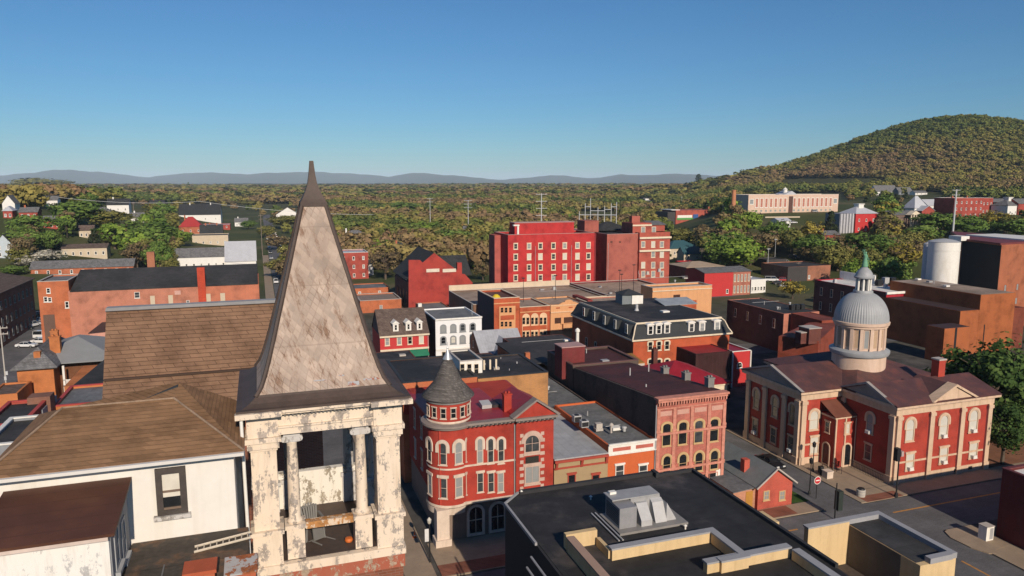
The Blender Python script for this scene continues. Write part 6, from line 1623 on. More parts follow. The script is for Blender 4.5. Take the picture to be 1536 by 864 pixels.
MB().add([(cp0 - 2.4, 138.8, zcu + .3), (cp1 + .2, 138.8, zcu + .0), (cp1 + .2, 142.6, zcu + .0), (cp0 - 2.4, 142.6, zcu + .3), ((cp0 + cp1) / 2 - 1.3, 140.6, zcu + 1.3)], [(0, 1, 4), (1, 2, 4), (2, 3, 4), (3, 0, 4)]).build('penthouse_roof', SLT, Ma)
p = at(955, 466, zt1); MB().tube((p.x, p.y, zt1), (p.x, p.y, zt1 + 1.3), .3, n=10).lathe(p.x, p.y, [(.5, zt1), (.3, zt1 + .5)], 10).build('vent', HVACM, Ma)
q0, q1 = at(997, 459, zt1), at(1040, 454, zt1); MB().slab([(q0.x, q0.y, zt1 + .1), (q1.x, q0.y, zt1 + .1), (q1.x, q0.y + 4.5, zt1 + .9), (q0.x, q0.y + 4.5, zt1 + .9)], .1).build('skylight_panel', seam('ribbed_skylight', (.3, .32, .33), .7, .3, .0, 0), Ma)
p = at(998, 468, zt1); MB().box(p.x - .9, p.x + .6, p.y - .7, p.y + .7, zt1 + .02, zt1 + .3).build('roof_hatch', WHITE, Ma)
# ---- red hip roof and maroon cluster behind the courthouse street
Rh = thing('red_roofed_hall', 'low hall under a bright crimson hipped roof beside the pink block', 'building', (65, 101, 0))
MB().box(58.2, 70.4, 97.5, 109.5, 0, 7.9).build('wall', CREAM, Rh)
CRIM = seam('crimson_tin', (.26, .014, .022), .6, .5, 0, 0)
hip(Rh, 58.2, 70.4, 97.5, 109.5, 8.0, 10.6, CRIM, .5)
MB().box(58.0, 70.6, 97.3, 97.45, 7.5, 7.9).build('fascia', CREAM, Rh)
chimney(Rh, 63, 108, .8, .8, 8, 11.5, DKBR)
Rm = front('shaded_red_block', 'flat-roofed block, walls toned dark for shade, with a bright red roof edge beneath the mansard', 1044, 1098, 529, 112, 9, brick('shaded_red_brick', (.045, .018, .018)), CRIM, .1, .3)  # wall near black: its shade is put into the brick colour
Rn = front('small_red_house', 'small bright red house with white corner trim behind the courthouse', 1099, 1126, 527, 118, 10, REDW, CRIM, .1, .2, WHITE)
x0, x1, z = dims(Rn); wf(Rn, 1109, 543, 552, 8, 118, arch=True, mat=WHITE, fw=.12, pane=GL[0])
m = MB().tube((x0, 117.9, 0), (x0, 117.9, z), .15).tube((x1, 117.9, 0), (x1, 117.9, z), .15); m.build('corner_trim', WHITE, Rn)
def polyflat(name, label, pts, z, wm, rm, cat='building', cop=None, zbase=0):
    """flat-roofed block on a footprint surveyed at roof height"""
    P = [at(u, v, z) for u, v in pts]; c = sum(P, Vector()) / len(P)
    t = thing(name, label, cat, (c.x, c.y, zbase))
    MB().prism([(p.x, p.y) for p in P], 'z', zbase - 1, z - .05).build('wall', wm, t)
    Q = [p + (c - p) * .03 for p in P]
    MB().prism([(p.x, p.y) for p in Q], 'z', z - .047, z + .02).build('roof', rm, t)
    if cop:
        m = MB()
        for i in range(len(P)): m.tube((P[i].x, P[i].y, z), (P[(i + 1) % len(P)].x, P[(i + 1) % len(P)].y, z), .16, n=4)
        m.build('coping', cop, t)
    return t
RUST = membrane('rust_red_roof', (.20, .055, .035), (1.15, 1.05, 1.0), .1)
polyflat('rust_roofed_block', 'rust red flat roof with square stacks behind the courthouse', [(1168, 504), (1228, 512), (1262, 480), (1212, 484)], 9.0, brick('rust_brick', (.25, .06, .035)), RUST)
Rk = front('rust_wall_block', 'rust red blank wall behind the dome drum', 1233, 1262, 480, 128, 10, brick('rust_brick', (.25, .06, .035)), RUST, .1, .2)
for i, (u0, u1, v0, v1) in enumerate(((1213, 1231, 494, 512), (1201, 1211, 500, 512))):
    p = at((u0 + u1) / 2, v1, 9.0); t = thing('brick_stack', ['broad dark stack on the rust roof', 'narrow dark stack on the rust roof'][i], 'chimney', (p.x, p.y, 9)); w_ = FX(u1, v1, p.y) - FX(u0, v1, p.y)
    MB().box(p.x - w_ / 2, p.x + w_ / 2, p.y, p.y + w_, 8.5, FZ(u0, v0, p.y)).build('stack', DKBR, t); MB().box(p.x - w_ / 2 - .1, p.x + w_ / 2 + .1, p.y - .1, p.y + w_ + .1, FZ(u0, v0, p.y) + .003, FZ(u0, v0, p.y) + .15).build('cap', COPP, t)
Bw = front('dark_brick_warehouse', 'dark brick warehouse with a black roof and a sunlit salmon end wall', 1176, 1229, 469, 138.7, 22, brick('salmon_common_brick', (.40, .15, .10), (.4, .22, .17), .2), BLK2, .15, .3)
x0, x1, z = dims(Bw)
MB().box(x0 - .02, x0 - .003, 138.75, 160.6, 0, z - .02).build('side_wall', DKBR, Bw)  # dark sheet over the salmon brick paints the side's shade
for yy in (142, 147, 152, 157): win(Bw, 'L', (x0 - .02, yy, 5.5), .9, 2.2, mat=PINKS, pane=GL[0], fw=.1)
for i, (dx_, dy_) in enumerate(((6, 4), (7.6, 4.2), (9, 4.1))): 
    MB().box(x0 + dx_ - .55, x0 + dx_ + .55, 138.7 + dy_, 139.7 + dy_, z - .1, z + 1.1).build('roof_condenser', IRON, Bw)
# ---- dark hotel with white roof, theatre block, silo, factory
Dh = front('white_roofed_hotel', 'dark brick three-storey block with a white roof and crimson front', 1330, 1380, 437, 145, 26, brick('crimson_brick', (.34, .02, .035), (.3, .03, .04), .1), plain('white_membrane', (.66, .64, .60), .7, .1), .25, .4)
x0, x1, z = dims(Dh)
MB().box(x0 - .03, x0 - .003, 145.05, 170.9, 0, z - .02).build('side_wall', DKBR, Dh)  # dark sheet over the crimson brick: the side's shade as colour
m = MB().box(x0 - .2, x1 + .2, 144.6, 144.997, z - .5, z + .1); m.build('cornice', WHITE, Dh)
for yy in (148, 152, 156, 160, 164, 168):
    for zz in (3.5, 7.6): win(Dh, 'L', (x0 - .03, yy, zz), 1.0, 2.3, mat=PINKS, pane=GL[1], fw=.12)
MB().box(x0 + 2, x1, 144.2, 144.996, z - 3.0, z - 2.8).build('canopy', COPG, Dh)
m = MB()
for i in range(2): m.tube((x0 + 3 + i * .5, 144.3, 0), (x0 + 3 + i * .5, 144.3, z - 3), .06)
m.build('fire_stair', WHITE, Dh)
MB().box(x0 + 5, x1 - .5, 144.9, 144.996, 1.0, z - 4).build('dark_recess', IRON, Dh)
for i, (u, v) in enumerate(((1318, 428), (1328, 424), (1338, 424), (1308, 420), (1346, 433))):
    p = at(u, v, z - .1); MB().box(p.x - .8, p.x + .8, p.y - .6, p.y + .6, z - .2, z + 1.4).build('roof_condenser', [IRON, HVACM, IRON, HVACM, WHITE][i], Dh)
p = at(1338, 417, z - .1); MB().box(x0 + 9, x0 + 9.4, 158, 171, z, z + 2.2).build('parapet', WHITE, Dh)
Tb = thing('theatre_fly_tower', 'plain orange brick stepped theatre block with a shaded side wall', 'building', (160, 132, 0))
BRO = brick('brown_orange_brick', (.31, .095, .035), (.36, .13, .045), .06, .15)
yq = 123.6; x0, x1, zq = FX(1469, 470, yq), FX(1522, 460, yq), FZ(1495, 441, yq)
zb2 = FZ(1455, 466, yq); xa = FX(1438, 500, yq)
MB().box(xa + .1, x0 - .1, yq + .4, yq + 29.5, zb2 + .004, zb2 + .05).build('lower_roof', plain('dark_maroon_roof', (.05, .03, .03)), Tb)  # dark tone copies the shaded side wall into the roof colour
MB().box(x0, x1, yq, yq + 26, 0, zq).build('fly_tower_wall', BRO, Tb)
MB().box(x0 + .3, x1 - .3, yq + .3, yq + 25.7, zq + .003, zq + .06).build('roof', BEIG, Tb)
MB().box(xa, x0 - .003, yq + .02, yq + 30, 0, zb2).build('lower_wall', BRO, Tb)
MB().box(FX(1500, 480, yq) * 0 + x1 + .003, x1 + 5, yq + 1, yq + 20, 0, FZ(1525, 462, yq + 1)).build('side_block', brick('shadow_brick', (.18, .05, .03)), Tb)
xb = FX(1413, 540, yq - 4.5); MB().box(xb, FX(1451, 540, yq - 4.5), yq - 4.5, yq + .017, 0, FZ(1432, 492, yq - 4.5)).build('projecting_wall', BRO, Tb)
MB().box(xb + .1, FX(1451, 540, yq - 4.5) - .1, yq - 4.4, yq, FZ(1432, 492, yq - 4.5) + .004, FZ(1432, 492, yq - 4.5) + .05).build('projecting_roof', plain('dark_maroon_roof', (.05, .03, .03)), Tb)  # cap toned dark like the shaded side wall
MB().box(FX(1431, 520, yq - 4.6), FX(1434, 520, yq - 4.6), yq - 4.56, yq - 4.503, 1, FZ(1432, 492, yq - 4.5)).build('downpipe', IRON, Tb)
MB().box(FX(1474, 510, yq), FX(1475.2, 510, yq), yq - .08, yq - .003, 1, FZ(1474, 487, yq)).build('downpipe', IRON, Tb)
for i, (u, w_, zt_) in enumerate(((1412, 43, 362), (1390, 16, 366))):
    D_ = 235 + i * 8; p = atD(u, 420, D_); r_, f_ = rf(p.x, p.y); rad = w_ / 2 * f_ / 1111; zt = atD(u, zt_, D_).z
    t = thing('silo', ['broad white cylindrical silo beside the dark factory', 'narrower grey silo half hidden behind the broad one'][i], 'silo', (p.x, p.y, 0))
    MB().lathe(p.x, p.y, [(rad, 0), (rad, zt)], 36).lathe(p.x, p.y, [(rad + .08, zt * .9), (rad + .08, zt * .9 + .2)], 36, cap=False).build('tank', [WHITE, plain('pale_grey_tank', (.5, .52, .55), .5)][i], t)
    MB().lathe(p.x, p.y, [(rad + .1, zt + .003), (rad * .6, zt + .5), (.3, zt + .8)], 36).build('roof', HVACM, t)
Fa = thing('factory', 'dark multi-storey factory with a maroon roof and an orange brick end', 'factory', (225, 195, 0))
p0 = atD(1444, 360, 250); p1 = atD(1503, 364, 236); p2 = atD(1545, 362, 250); zf = atD(1444, 360, 250).z
P = [(p1.x, p1.y), (p2.x + 12, p1.y + 3), (p2.x + 14, p1.y + 40), (p0.x, p0.y)]
MB().prism(P, 'z', 0, zf).build('wall', brick('factory_orange_brick', (.33, .11, .055), (.33, .15, .09), .15), Fa)
dv = (Vector((p0.x, p0.y)) - Vector((p1.x, p1.y))).normalized(); nn = Vector((dv.y, -dv.x)); nn = nn if nn.dot(Vector((p1.x, p1.y))) < 0 else -nn
MB().prism([(p1.x + nn.x * .05, p1.y + nn.y * .05), (p0.x + nn.x * .05, p0.y + nn.y * .05), (p0.x + nn.x * .01, p0.y + nn.y * .01), (p1.x + nn.x * .01, p1.y + nn.y * .01)], 'z', 0, zf - .2).build('side_wall', plain('near_black_side', (.02, .018, .018), .8), Fa)  # near-black sheet laid over the orange brick
MB().prism([(a - .5 * (i in (0, 3)), b_) for i, (a, b_) in enumerate(P)], 'z', zf + .003, zf + .5).build('roof', plain('maroon_roof_paint', (.16, .04, .04), .6), Fa)
MB().prism([(P[1][0] - 14, P[1][1] - .2), (P[1][0] + 1, P[1][1] - .2), (P[1][0], P[1][1] + 20), (P[1][0] - 12, P[1][1] + 20)], 'z', zf + .503, zf + .9).build('white_roof', WHITE, Fa)
pw = atD(1448, 357, 247); MB().box(pw.x - 1.6, pw.x + 1.6, pw.y, pw.y + 4, zf, zf + 1.3).build('roof_box', WHITE, Fa)
ex = Vector((P[1][0] - P[0][0], P[1][1] - P[0][1])); 
for j in range(3):
    for i in range(4):
        f = .12 + i * .2; q = Vector(P[0]) + ex * f
        o = win(Fa, 'F', (q.x, q.y - .0, 2.5 + j * 3.9), 1.1, 1.9, arch=.25, mat=brick('factory_orange_brick', (.33, .11, .055)), pane=BLIND2, fw=.12, proud=.08)
        o.rotation_euler.z = math.atan2(ex.y, ex.x)

# ================================================================== HOUSES ON THE SLOPES, CAMPUS, UTILITIES, VEHICLES, TREES
def solveD(u, v, h, lo=110, hi=2600):
    """distance at which the sight line stands h above the ground"""
    D = lo
    while D < hi:
        p = atD(u, v, D)
        if p.z - tz(p.x, p.y) - h <= 0: return D
        D *= 1.006
    return hi
PBLUE = plain('pale_blue_boards', (.42, .48, .52), .7, .08); BEI = plain('beige_stucco', (.50, .42, .31), .8, .1); WB = plain('white_boards', (.68, .67, .64), .7, .06)
GRT = plain('pale_tin', (.42, .43, .46), .5, .12, .6); TEAL = plain('teal_roof', (.03, .085, .10), .6, .15)
OBR = brick('house_orange_brick', (.38, .12, .06), (.36, .18, .11), .15); RBR = brick('house_red_brick', (.32, .06, .045), (.3, .08, .06), .15)
TOWN = {}
def house(label, u0, u1, ve, vr, h, wall, roof, form='gx', depth=None, nwin=(3, 2), chim=0, name='house', cat='house', D=None, group=None, trim=None):
    um = (u0 + u1) / 2; D = D or solveD(um, ve, h); p = atD(um, ve, D); Y = p.y
    x0, x1, z = FX(u0, ve, Y), FX(u1, ve, Y), p.z; zg = min(tz(x0, Y), tz(x1, Y)) - 1.0
    dep = depth or (x1 - x0) * .8
    t = thing(name, label, cat, ((x0 + x1) / 2, Y + dep / 2, zg), group)
    if form == 'flat': flat(t, x0, x1, Y, Y + dep, zg, z, wall, roof, .3, .25, trim)
    else:
        MB().box(x0, x1, Y, Y + dep, zg, z).build('wall', wall, t)
        zr = FZ(um, vr, Y + dep / 2)
        if form == 'gy': zr = FZ(um, vr, Y)
        if zr < z + .6: zr = z + .6
        if form == 'hip': hip(t, x0, x1, Y, Y + dep, z, zr, roof, .4)
        else: gable(t, x0, x1, Y, Y + dep, z, zr, roof, wall, form[1], .35, .15)
    hh = max(2.2, h); rows = nwin[1]
    for j in range(rows):
        for i in range(nwin[0]):
            x = x0 + (x1 - x0) * (i + .5) / nwin[0]; zz = z - hh + .9 + j * (hh - .4) / max(rows, 1)
            if zz + 1.6 > z - .1: continue
            win(t, 'F', (x, Y, zz), .95, 1.5, mat=trim or WHITE, fw=.14, bars=(1, 2), pane=rnd.choice([GL[0], GL[0], GL[1], BLIND2]))
    for i in range(chim):
        x = x0 + (x1 - x0) * (.25 + .5 * i); zc = (z if form == 'flat' else zr)
        MB().box(x - .4, x + .4, Y + dep * .45, Y + dep * .45 + .8, z, zc + 1.2).build('chimney', OBR if wall is not WB else WB, t)
    t['_x'] = [x0, x1, Y, dep, z, zg]
    return t
house('white house with a dark roof and white chimneys high on the left slope', 268, 331, 322, 306, 5.5, WB, BLKSH, 'gx', None, (4, 1), 2)
t = house('white house with one dormer in its dark roof among the left trees', 160, 193, 307, 298, 5.0, WB, BLKSH, 'gx', None, (3, 1), 1)
house('low blue grey roofed house below the dormered white house', 139, 166, 318, 310, 3.5, BEI, GREYSH, 'hip', None, (2, 1))
house('orange brick house under a red hipped roof on the left slope', 268, 303, 340, 325, 4.5, OBR, plain('red_tile_roof', (.33, .03, .03), .7, .15), 'hip', None, (3, 1), 1)
house('wide house with a flat grey roof beside the red hipped roof', 303, 345, 337, 330, 3.5, RBR, GRT, 'flat', None, (4, 1), 1)
house('beige flat-topped house before the red chimneys on the left slope', 288, 342, 353, 350, 6.0, BEI, BLK, 'flat', None, (5, 1), 0)
house('small dark gabled house among the left slope houses', 300, 334, 350, 337, 3, RBR, BLKSH, 'gx', 8, (3, 1), 2)
house('long white house with a grey roof behind the long brick hall', 262, 340, 385, 372, 5.5, WB, GREYSH, 'gx', 9, (7, 1), 0)
house('house almost all pale metal roof by the long street', 338, 384, 391, 362, 4.5, WB, GRT, 'gx', 18, (3, 1))
house('long low beige house among the left trees', 92, 160, 372, 366, 4.0, BEI, BRNSH, 'gx', 9, (6, 1))
house('long low brick row with a grey roof behind the brick hall', 45, 200, 401, 390, 3.2, OBR, GREYSH, 'gx', 9, (9, 1))
house('pale blue house with a dark roof at the left edge', -8, 18, 366, 352, 6.0, PBLUE, BLKSH, 'gy', 11, (2, 2))
house('small white gabled house at the far left edge of the slope', 3, 22, 305, 293, 4.5, WB, GREYSH, 'gy', 9, (2, 1))
house('little red house beside the white gable at the far left', 4, 18, 316, 309, 4, RBR, GRT, 'hip', 8, (2, 1))
house('low grey roofed house right of the little red house', 28, 56, 318, 311, 3.5, RBR, GREYSH, 'gx', 8, (3, 1), 1)
house('white gabled house glimpsed left of the spire top', 414, 449, 322, 311, 5, WB, BRNSH, 'gy', 12, (4, 1))
house('distant red house with a white roof lantern right of the spire', 497, 533, 332, 323, 6, RBR, BLKSH, 'hip', None, (5, 1), 0)
house('pale house with a grey roof right of the spire', 503, 532, 350, 341, 4, WB, GREYSH, 'hip', None, (3, 1))
house('wide grey hip-roofed house right of the spire', 508, 563, 362, 345, 5, WB, GREYSH, 'hip', None, (4, 1), 1)
house('three-storey brick block with white paired windows right of the spire', 508, 552, 379, 375, 11, RBR, GRT, 'flat', 14, (3, 3), 0, trim=WHITE, cat='building', name='brick_block')
house('low orange brick row with a pale roof before the church hall', 524, 584, 432, 427, 3.5, ORG, GRYR, 'flat', 12, (2, 1), 0, cat='building', name='low_row')
house('low brown-roofed shop row with a pale edge behind the red dormered house', 540, 602, 450, 447, 4, ORG, plain('brown_flat_roof', (.22, .17, .14), .8, .2), 'flat', 14, (1, 1), 0, cat='building', name='low_row', trim=COPP)
house('low ochre back wall between the red dormered house and the white arched building', 636, 676, 463, 462, 4.2, ORG, GRYR, 'flat', 12, (1, 1), 0, cat='building', name='low_row')
house('cream gabled house with a grey green roof beside the church hall', 592, 618, 383, 366, 6, CREAM, plain('grey_green_shingles', (.10, .11, .085), .8, .15), 'gy', 14, (2, 1), 1)
house('orange brick house with a grey roof among the central trees', 629, 655, 360, 351, 5.5, OBR, GREYSH, 'gx', 9, (2, 1))
house('pale pink house with a grey roof behind the round tree', 684, 731, 348, 339, 6, plain('pale_pink_brick', (.52, .28, .20), .8, .1), GREYSH, 'gx', 10, (4, 1), 1)
for i, (a, b, c, d, h_, w_, r_, lab) in enumerate((
    (64, 90, 331, 324, 4, RBR, GREYSH, 'red house with a grey roof between the left slope trees'), (196, 216, 326, 319, 4, WB, GREYSH, 'small white house right of the dormered white house'),
    (118, 140, 345, 338, 4, BEI, BRNSH, 'small tan house under the spreading green tree'), (224, 246, 306, 300, 4, RBR, BLKSH, 'red house with a black roof on the left crest'),
    (60, 86, 300, 294, 4, WB, GREYSH, 'white house beside the broad olive tree'), (352, 372, 333, 327, 4, WB, GREYSH, 'small white house by the dark spruce'),
    (1168, 1186, 331, 327, 4, WB, GRT, 'small white shed on the lawn below the barracks'), (1236, 1260, 352, 346, 5, RBR, GREYSH, 'brick house with a grey roof below the dark campus tree'),
    (1276, 1300, 366, 360, 5, WB, BRNSH, 'white house among the trees below the crimson hall'), (1396, 1424, 330, 324, 5, BEI, GREYSH, 'tan house at the foot of the tall pylon'),
    (1460, 1486, 333, 327, 5, WB, GREYSH, 'white house below the big dormitory'), (1060, 1082, 352, 347, 4, WB, GREYSH, 'pale cottage below the smokestack'),
    (538, 560, 396, 390, 5, WB, BLKSH, 'white house with a black roof right of the three-storey brick block'), (650, 676, 336, 330, 5, WB, GREYSH, 'white house high in the central woods'),
    (576, 596, 352, 346, 5, BEI, BRNSH, 'tan house among the central trees'))):
    house(lab, a, b, c, d, h_, w_, r_, 'gx', None, (3, 1), i % 2)
# ---- church hall with stepped gable
Yc = 222.0
Chh = thing('gabled_church_hall', 'dark-roofed brick hall with a red stepped gable front and two blank white panels', 'church', (60, 230, 0))
x0, x1 = FX(613, 440, Yc), FX(709, 440, Yc); GBR = brick('gable_red_brick', (.33, .045, .035), (.3, .05, .045), .08, .15)
pf = [(613, 470), (709, 470), (709, 424), (697, 411), (693, 411), (677, 399), (651.5, 379.5), (634, 394), (630, 390), (613, 390)]
MB().prism([(FX(u, v, Yc), FZ(u, v, Yc)) for u, v in pf], 'y', Yc, Yc + .5).build('front_wall', GBR, Chh)
xb0, xb1 = x0 + .3, FX(695, 440, Yc)
MB().box(x0 + .01, x1 - .5, Yc + .51, Yc + 24, 0, FZ(613, 425, Yc)).build('wall', DKBR, Chh)
zr0, ze0 = FZ(651, 379, Yc), FZ(613, 420, Yc); xm_ = FX(651, 400, Yc)
m = MB().slab([(xb0 - 1, Yc + .52, ze0), (xm_, Yc + .52, zr0), (xm_, Yc + 24, zr0), (xb0 - 1, Yc + 24, ze0)], .2, (-.5, 0, .8)).slab([(xm_, Yc + .52, zr0), (x1 - .3, Yc + .52, FZ(706, 425, Yc)), (x1 - .3, Yc + 24, FZ(706, 425, Yc)), (xm_, Yc + 24, zr0)], .2, (.5, 0, .8)); m.build('roof', BLKSH, Chh)
m = MB()
for a, b_ in ((639.5, 659), (664, 684)): m.box(FX(a, 407, Yc), FX(b_, 407, Yc), Yc - .15, Yc - .003, FZ(a, 408.5, Yc), FZ(a, 403.5, Yc))
m.build('sign_panel', plain('blank_cream_panel', (.6, .52, .42), .7), Chh)
MB().box(FX(686, 400, Yc), FX(693, 400, Yc), Yc + .1, Yc + 1.4, FZ(690, 411, Yc), FZ(690, 394, Yc)).build('chimney', GBR, Chh)
xq0, xq1 = FX(664, 400, Yc + 12), FX(706, 400, Yc + 12)
gable(Chh, xq0, xq1, Yc + 12, Yc + 26, FZ(700, 412, Yc + 12), FZ(680, 384, Yc + 18), BLKSH, DKBR, 'x', .2, .2)
for yy in (226, 231, 236, 241): win(Chh, 'L', (x0 + .01, yy, 2), 1.2, 4.0, arch=True, mat=DKBR, pane=GL[0])
# ---- long brick hall at the left
Yl = 191.0
Lh = thing('long_brick_hall', 'long salmon brick hall with a black sloping roof and a tall red chimney at left', 'building', (-22, 200, 0))
SALM = brick('salmon_brick', (.42, .165, .105), (.42, .24, .18), .12, .25)
xA, xB, xC = FX(104, 460, Yl), FX(303, 440, Yl), FX(389, 440, Yl); zl = FZ(200, 433, Yl)
MB().box(xA, xB, Yl, Yl + 22, 0, zl).build('wall', SALM, Lh)
MB().box(xB + .003, xC, Yl + .05, Yl + 22, 0, zl - .1).build('wall', brick('orange_salmon_brick', (.44, .15, .085), (.42, .2, .14), .1), Lh)
zr = FZ(250, 400, Yl + 12)
MB().slab([(xA + .4, Yl - .1, zl + .02), (xC - .2, Yl - .1, zl + .02), (xC - .2, Yl + 12, zr), (xA + .4, Yl + 12, zr)], .25).slab([(xC - .2, Yl + 22.2, zl), (xA + .4, Yl + 22.2, zl), (xA + .4, Yl + 12, zr), (xC - .2, Yl + 12, zr)], .25).build('roof', BLK2, Lh)
MB().prism([(Yl + .1, zl), (Yl + 12, zr - .25), (Yl + 22, zl)], 'x', xA + .5, xA + .8).build('gable_wall', SALM, Lh)
MB().box(FX(297, 430, Yl), FX(308.5, 430, Yl), Yl - .6, Yl + .7, 0, FZ(302, 401, Yl)).build('chimney', brick('scarlet_brick', (.42, .06, .03)), Lh)
for u, v0, v1, w_, pn in ((206, 438, 447, 8, GL[1]), (229.5, 443, 458, 8, None), (256.5, 442, 456, 8, None), (313, 440, 455, 8, None), (334.5, 439, 453, 8, None), (282, 450.5, 454, 5, GL[0])):
    wf(Lh, u, v0, v1, w_, Yl - .002 if u < 300 else Yl + .048, mat=SALM if pn is None else WHITE, pane=pn or BEI, fw=.08, bars=(1, 1) if pn is None else (1, 2), proud=.07)
MB().box(FX(262, 440, Yl), FX(271, 440, Yl), Yl - .05, Yl - .003, FZ(266, 442, Yl), FZ(266, 436, Yl)).build('wall_patch', plain('pink_patch', (.5, .3, .25)), Lh)
p = atD(219, 386, 205); MB().box(p.x - .9, p.x + .9, p.y + 8, p.y + 9.6, zl, p.z + .6).build('chimney', brick('brown_orange_stack', (.34, .14, .08)), Lh)
xa, xb = FX(62, 450, Yl + 3), FX(106, 450, Yl + 3)
Lf = thing('brick_flat_block', 'square orange brick block with a flat roof at the left end of the long hall', 'building', (xa, 197, 0))
flat(Lf, xa, xA - .01, Yl + 1, Yl + 14, 0, FZ(80, 422, Yl + 1), ORG, GRYR, .3, .3, COPP)
for u, v0, v1 in ((73, 432, 440), (69, 445, 453), (75, 446, 453), (101, 452, 462)): wf(Lf, u, v0, v1, 6, Yl + 1, mat=WHITE, pane=GL[0], fw=.12)
MB().box(FX(65, 475, Yl + 1), FX(82, 475, Yl + 1), Yl + .9, Yl + .996, 0, FZ(72, 472, Yl + 1)).build('garage_door', plain('brown_door', (.12, .07, .05), .7), Lf)
MB().box(FX(89, 490, Yl + 1), FX(92, 490, Yl + 1), Yl + .5, Yl + .9, 0, 1.6).build('bollard', plain('yellow_bollard', (.6, .42, .02), .6), Lf)
p = at(135, 497, 1); Lp = thing('low_shed', 'low shed with a dark sloping roof at the foot of the long brick hall', 'shed', (p.x, 186, 0))
MB().box(FX(134, 495, 184), FX(164, 495, 184), 184, 190, 0, FZ(150, 499, 184)).build('wall', plain('pink_wall', (.5, .25, .19)), Lp)
MB().slab([(FX(132, 495, 184), 183.8, FZ(150, 498.5, 184)), (FX(165, 495, 184), 183.8, FZ(150, 497, 184)), (FX(165, 495, 184), 190.5, FZ(150, 484, 190)), (FX(145, 495, 184), 190.5, FZ(150, 484, 190))], .15).build('roof', plain('dark_maroon_roof', (.05, .03, .03)), Lp)
# ---- dark hip-roofed building at the left edge
q0 = at(57, 487, 0); q1 = at(56, 441, 0)
He = thing('hip_roofed_mill', 'dark walled building under a wide brown hipped roof at the left edge', 'building', (q0.x - 8, q0.y + 8, 0))
hx1 = q0.x - .3; hy0 = q0.y - 34; zc = 13.2
MB().box(hx1 - 22, hx1, hy0, hy0 + 34, 0, zc).build('wall', brick('brown_mill_brick', (.30, .10, .06)), He)
hip(He, hx1 - 22, hx1, hy0, hy0 + 34, zc, zc + 4.5, BRNSH, .6)
for i in range(9):
    for zz in (1.2, 5.0, 9.0): win(He, 'R', (hx1, hy0 + 2.4 + i * 3.6, zz), 1.2, 2.0, mat=plain('grey_window_surround', (.22, .23, .24)), pane=GL[0], fw=.12)
# ---- grey hip-roofed house with the balcony (left middle)
Gh = thing('grey_hipped_house', 'orange brick house with intersecting grey hipped roofs and a white balcony', 'house', (-38, 132, 0))
Yx = 126.0; OB2 = brick('tawny_brick', (.44, .15, .05), (.42, .2, .1), .1)
g0, g1 = FX(27, 575, Yx), FX(82, 575, Yx); zg_ = FZ(55, 551, Yx)
MB().box(g0, g1, Yx, Yx + 14, 0, zg_).build('wall', OB2, Gh)
hip(Gh, g0, g1, Yx, Yx + 15, zg_, FZ(60, 512, Yx + 7), GREYSH, .7)
g2 = FX(160, 560, Yx + 4)
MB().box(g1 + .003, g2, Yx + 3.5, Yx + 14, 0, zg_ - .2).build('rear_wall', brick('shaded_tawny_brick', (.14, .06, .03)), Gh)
hip(Gh, g1 - 5, g2 + 2, Yx + 2.2, Yx + 17, zg_ + .02, FZ(110, 506, Yx + 8) , plain('light_grey_shingles', (.22, .225, .23), .8, .1, .6), .5, 'roof')
for x, y, w_ in ((g0 + 2.2, Yx + 5, 1.1), (g0 + 1.0, Yx + 10, .8)): chimney(Gh, x + 2, y, w_ * 1.3, w_, zg_, zg_ + 3.6, OB2)
MB().box(FX(50, 540, Yx + .5), FX(60, 540, Yx + .5), Yx + .8, Yx + 1.8, zg_, FZ(52, 529, Yx + .5)).build('chimney', OB2, Gh)
bx = FX(95, 575, Yx + 1); bx2 = FX(118, 575, Yx + 1)
m = MB().box(bx, bx + .3, Yx + 1, Yx + 1.3, 0, zg_ - .3).box(bx, bx2, Yx + 1, Yx + 1.12, FZ(105, 579, Yx + 1), FZ(105, 577.5, Yx + 1)).box(bx, bx2, Yx + 1, Yx + 1.12, FZ(105, 570, Yx + 1), FZ(105, 569, Yx + 1))
for i in range(12): m.box(bx + .4 + i * (bx2 - bx - .4) / 12, bx + .5 + i * (bx2 - bx - .4) / 12, Yx + 1.02, Yx + 1.1, FZ(105, 577.5, Yx + 1), FZ(105, 570, Yx + 1))
m.build('balcony', WHITE, Gh)
MB().box(bx, bx2, Yx + 1.2, Yx + 3.4, FZ(105, 580, Yx + 1), FZ(105, 578.5, Yx + 1)).build('balcony_floor', COPG, Gh)
Fl = thing('dark_sloped_block', 'brick block with a dark slanting roof beside the grey hipped house', 'building', (-22, 116, 0))
Yz = 112.0; f0, f1 = FX(97, 590, Yz), FX(168, 590, Yz); zf_ = FZ(130, 577, Yz)
MB().box(f0, f1, Yz, Yz + 12, 0, zf_).build('wall', OB2, Fl)
MB().slab([(f0 + 1, Yz - .1, zf_), (f1, Yz - .1, zf_ + .1), (f1, Yz + 13, zf_ + 1.3), (f0 + 3.6, Yz + 13, zf_ + 1.3)], .2).build('roof', BLK2, Fl)
p = atY(146, 600, 108); chimney(Fl, p.x, 111, 2.0, 1.2, zf_ - 4, FZ(146, 588, 110), brick('brown_chimney', (.2, .1, .07)))
def lowblock(name, label, u0, u1, v, Y, d, wm, rm, **k):
    return front(name, label, u0, u1, v, Y, d, wm, rm, .25, .3, **k)
p = atY(57, 605, 96)
L1 = lowblock('brick_vent_block', 'grey clapboard roof hut under a worn brick chimney row', 38, 64, 616, 90, 6, plain('grey_clapboard_and_shade', (.22, .23, .25)), COPG)
x0, x1, z = dims(L1); MB().box(x0 - .3, FX(79, 600, 93), 92, 94, 0, FZ(57, 596, 92)).build('chimney', brick('brown_chimney', (.2, .1, .07)), L1)
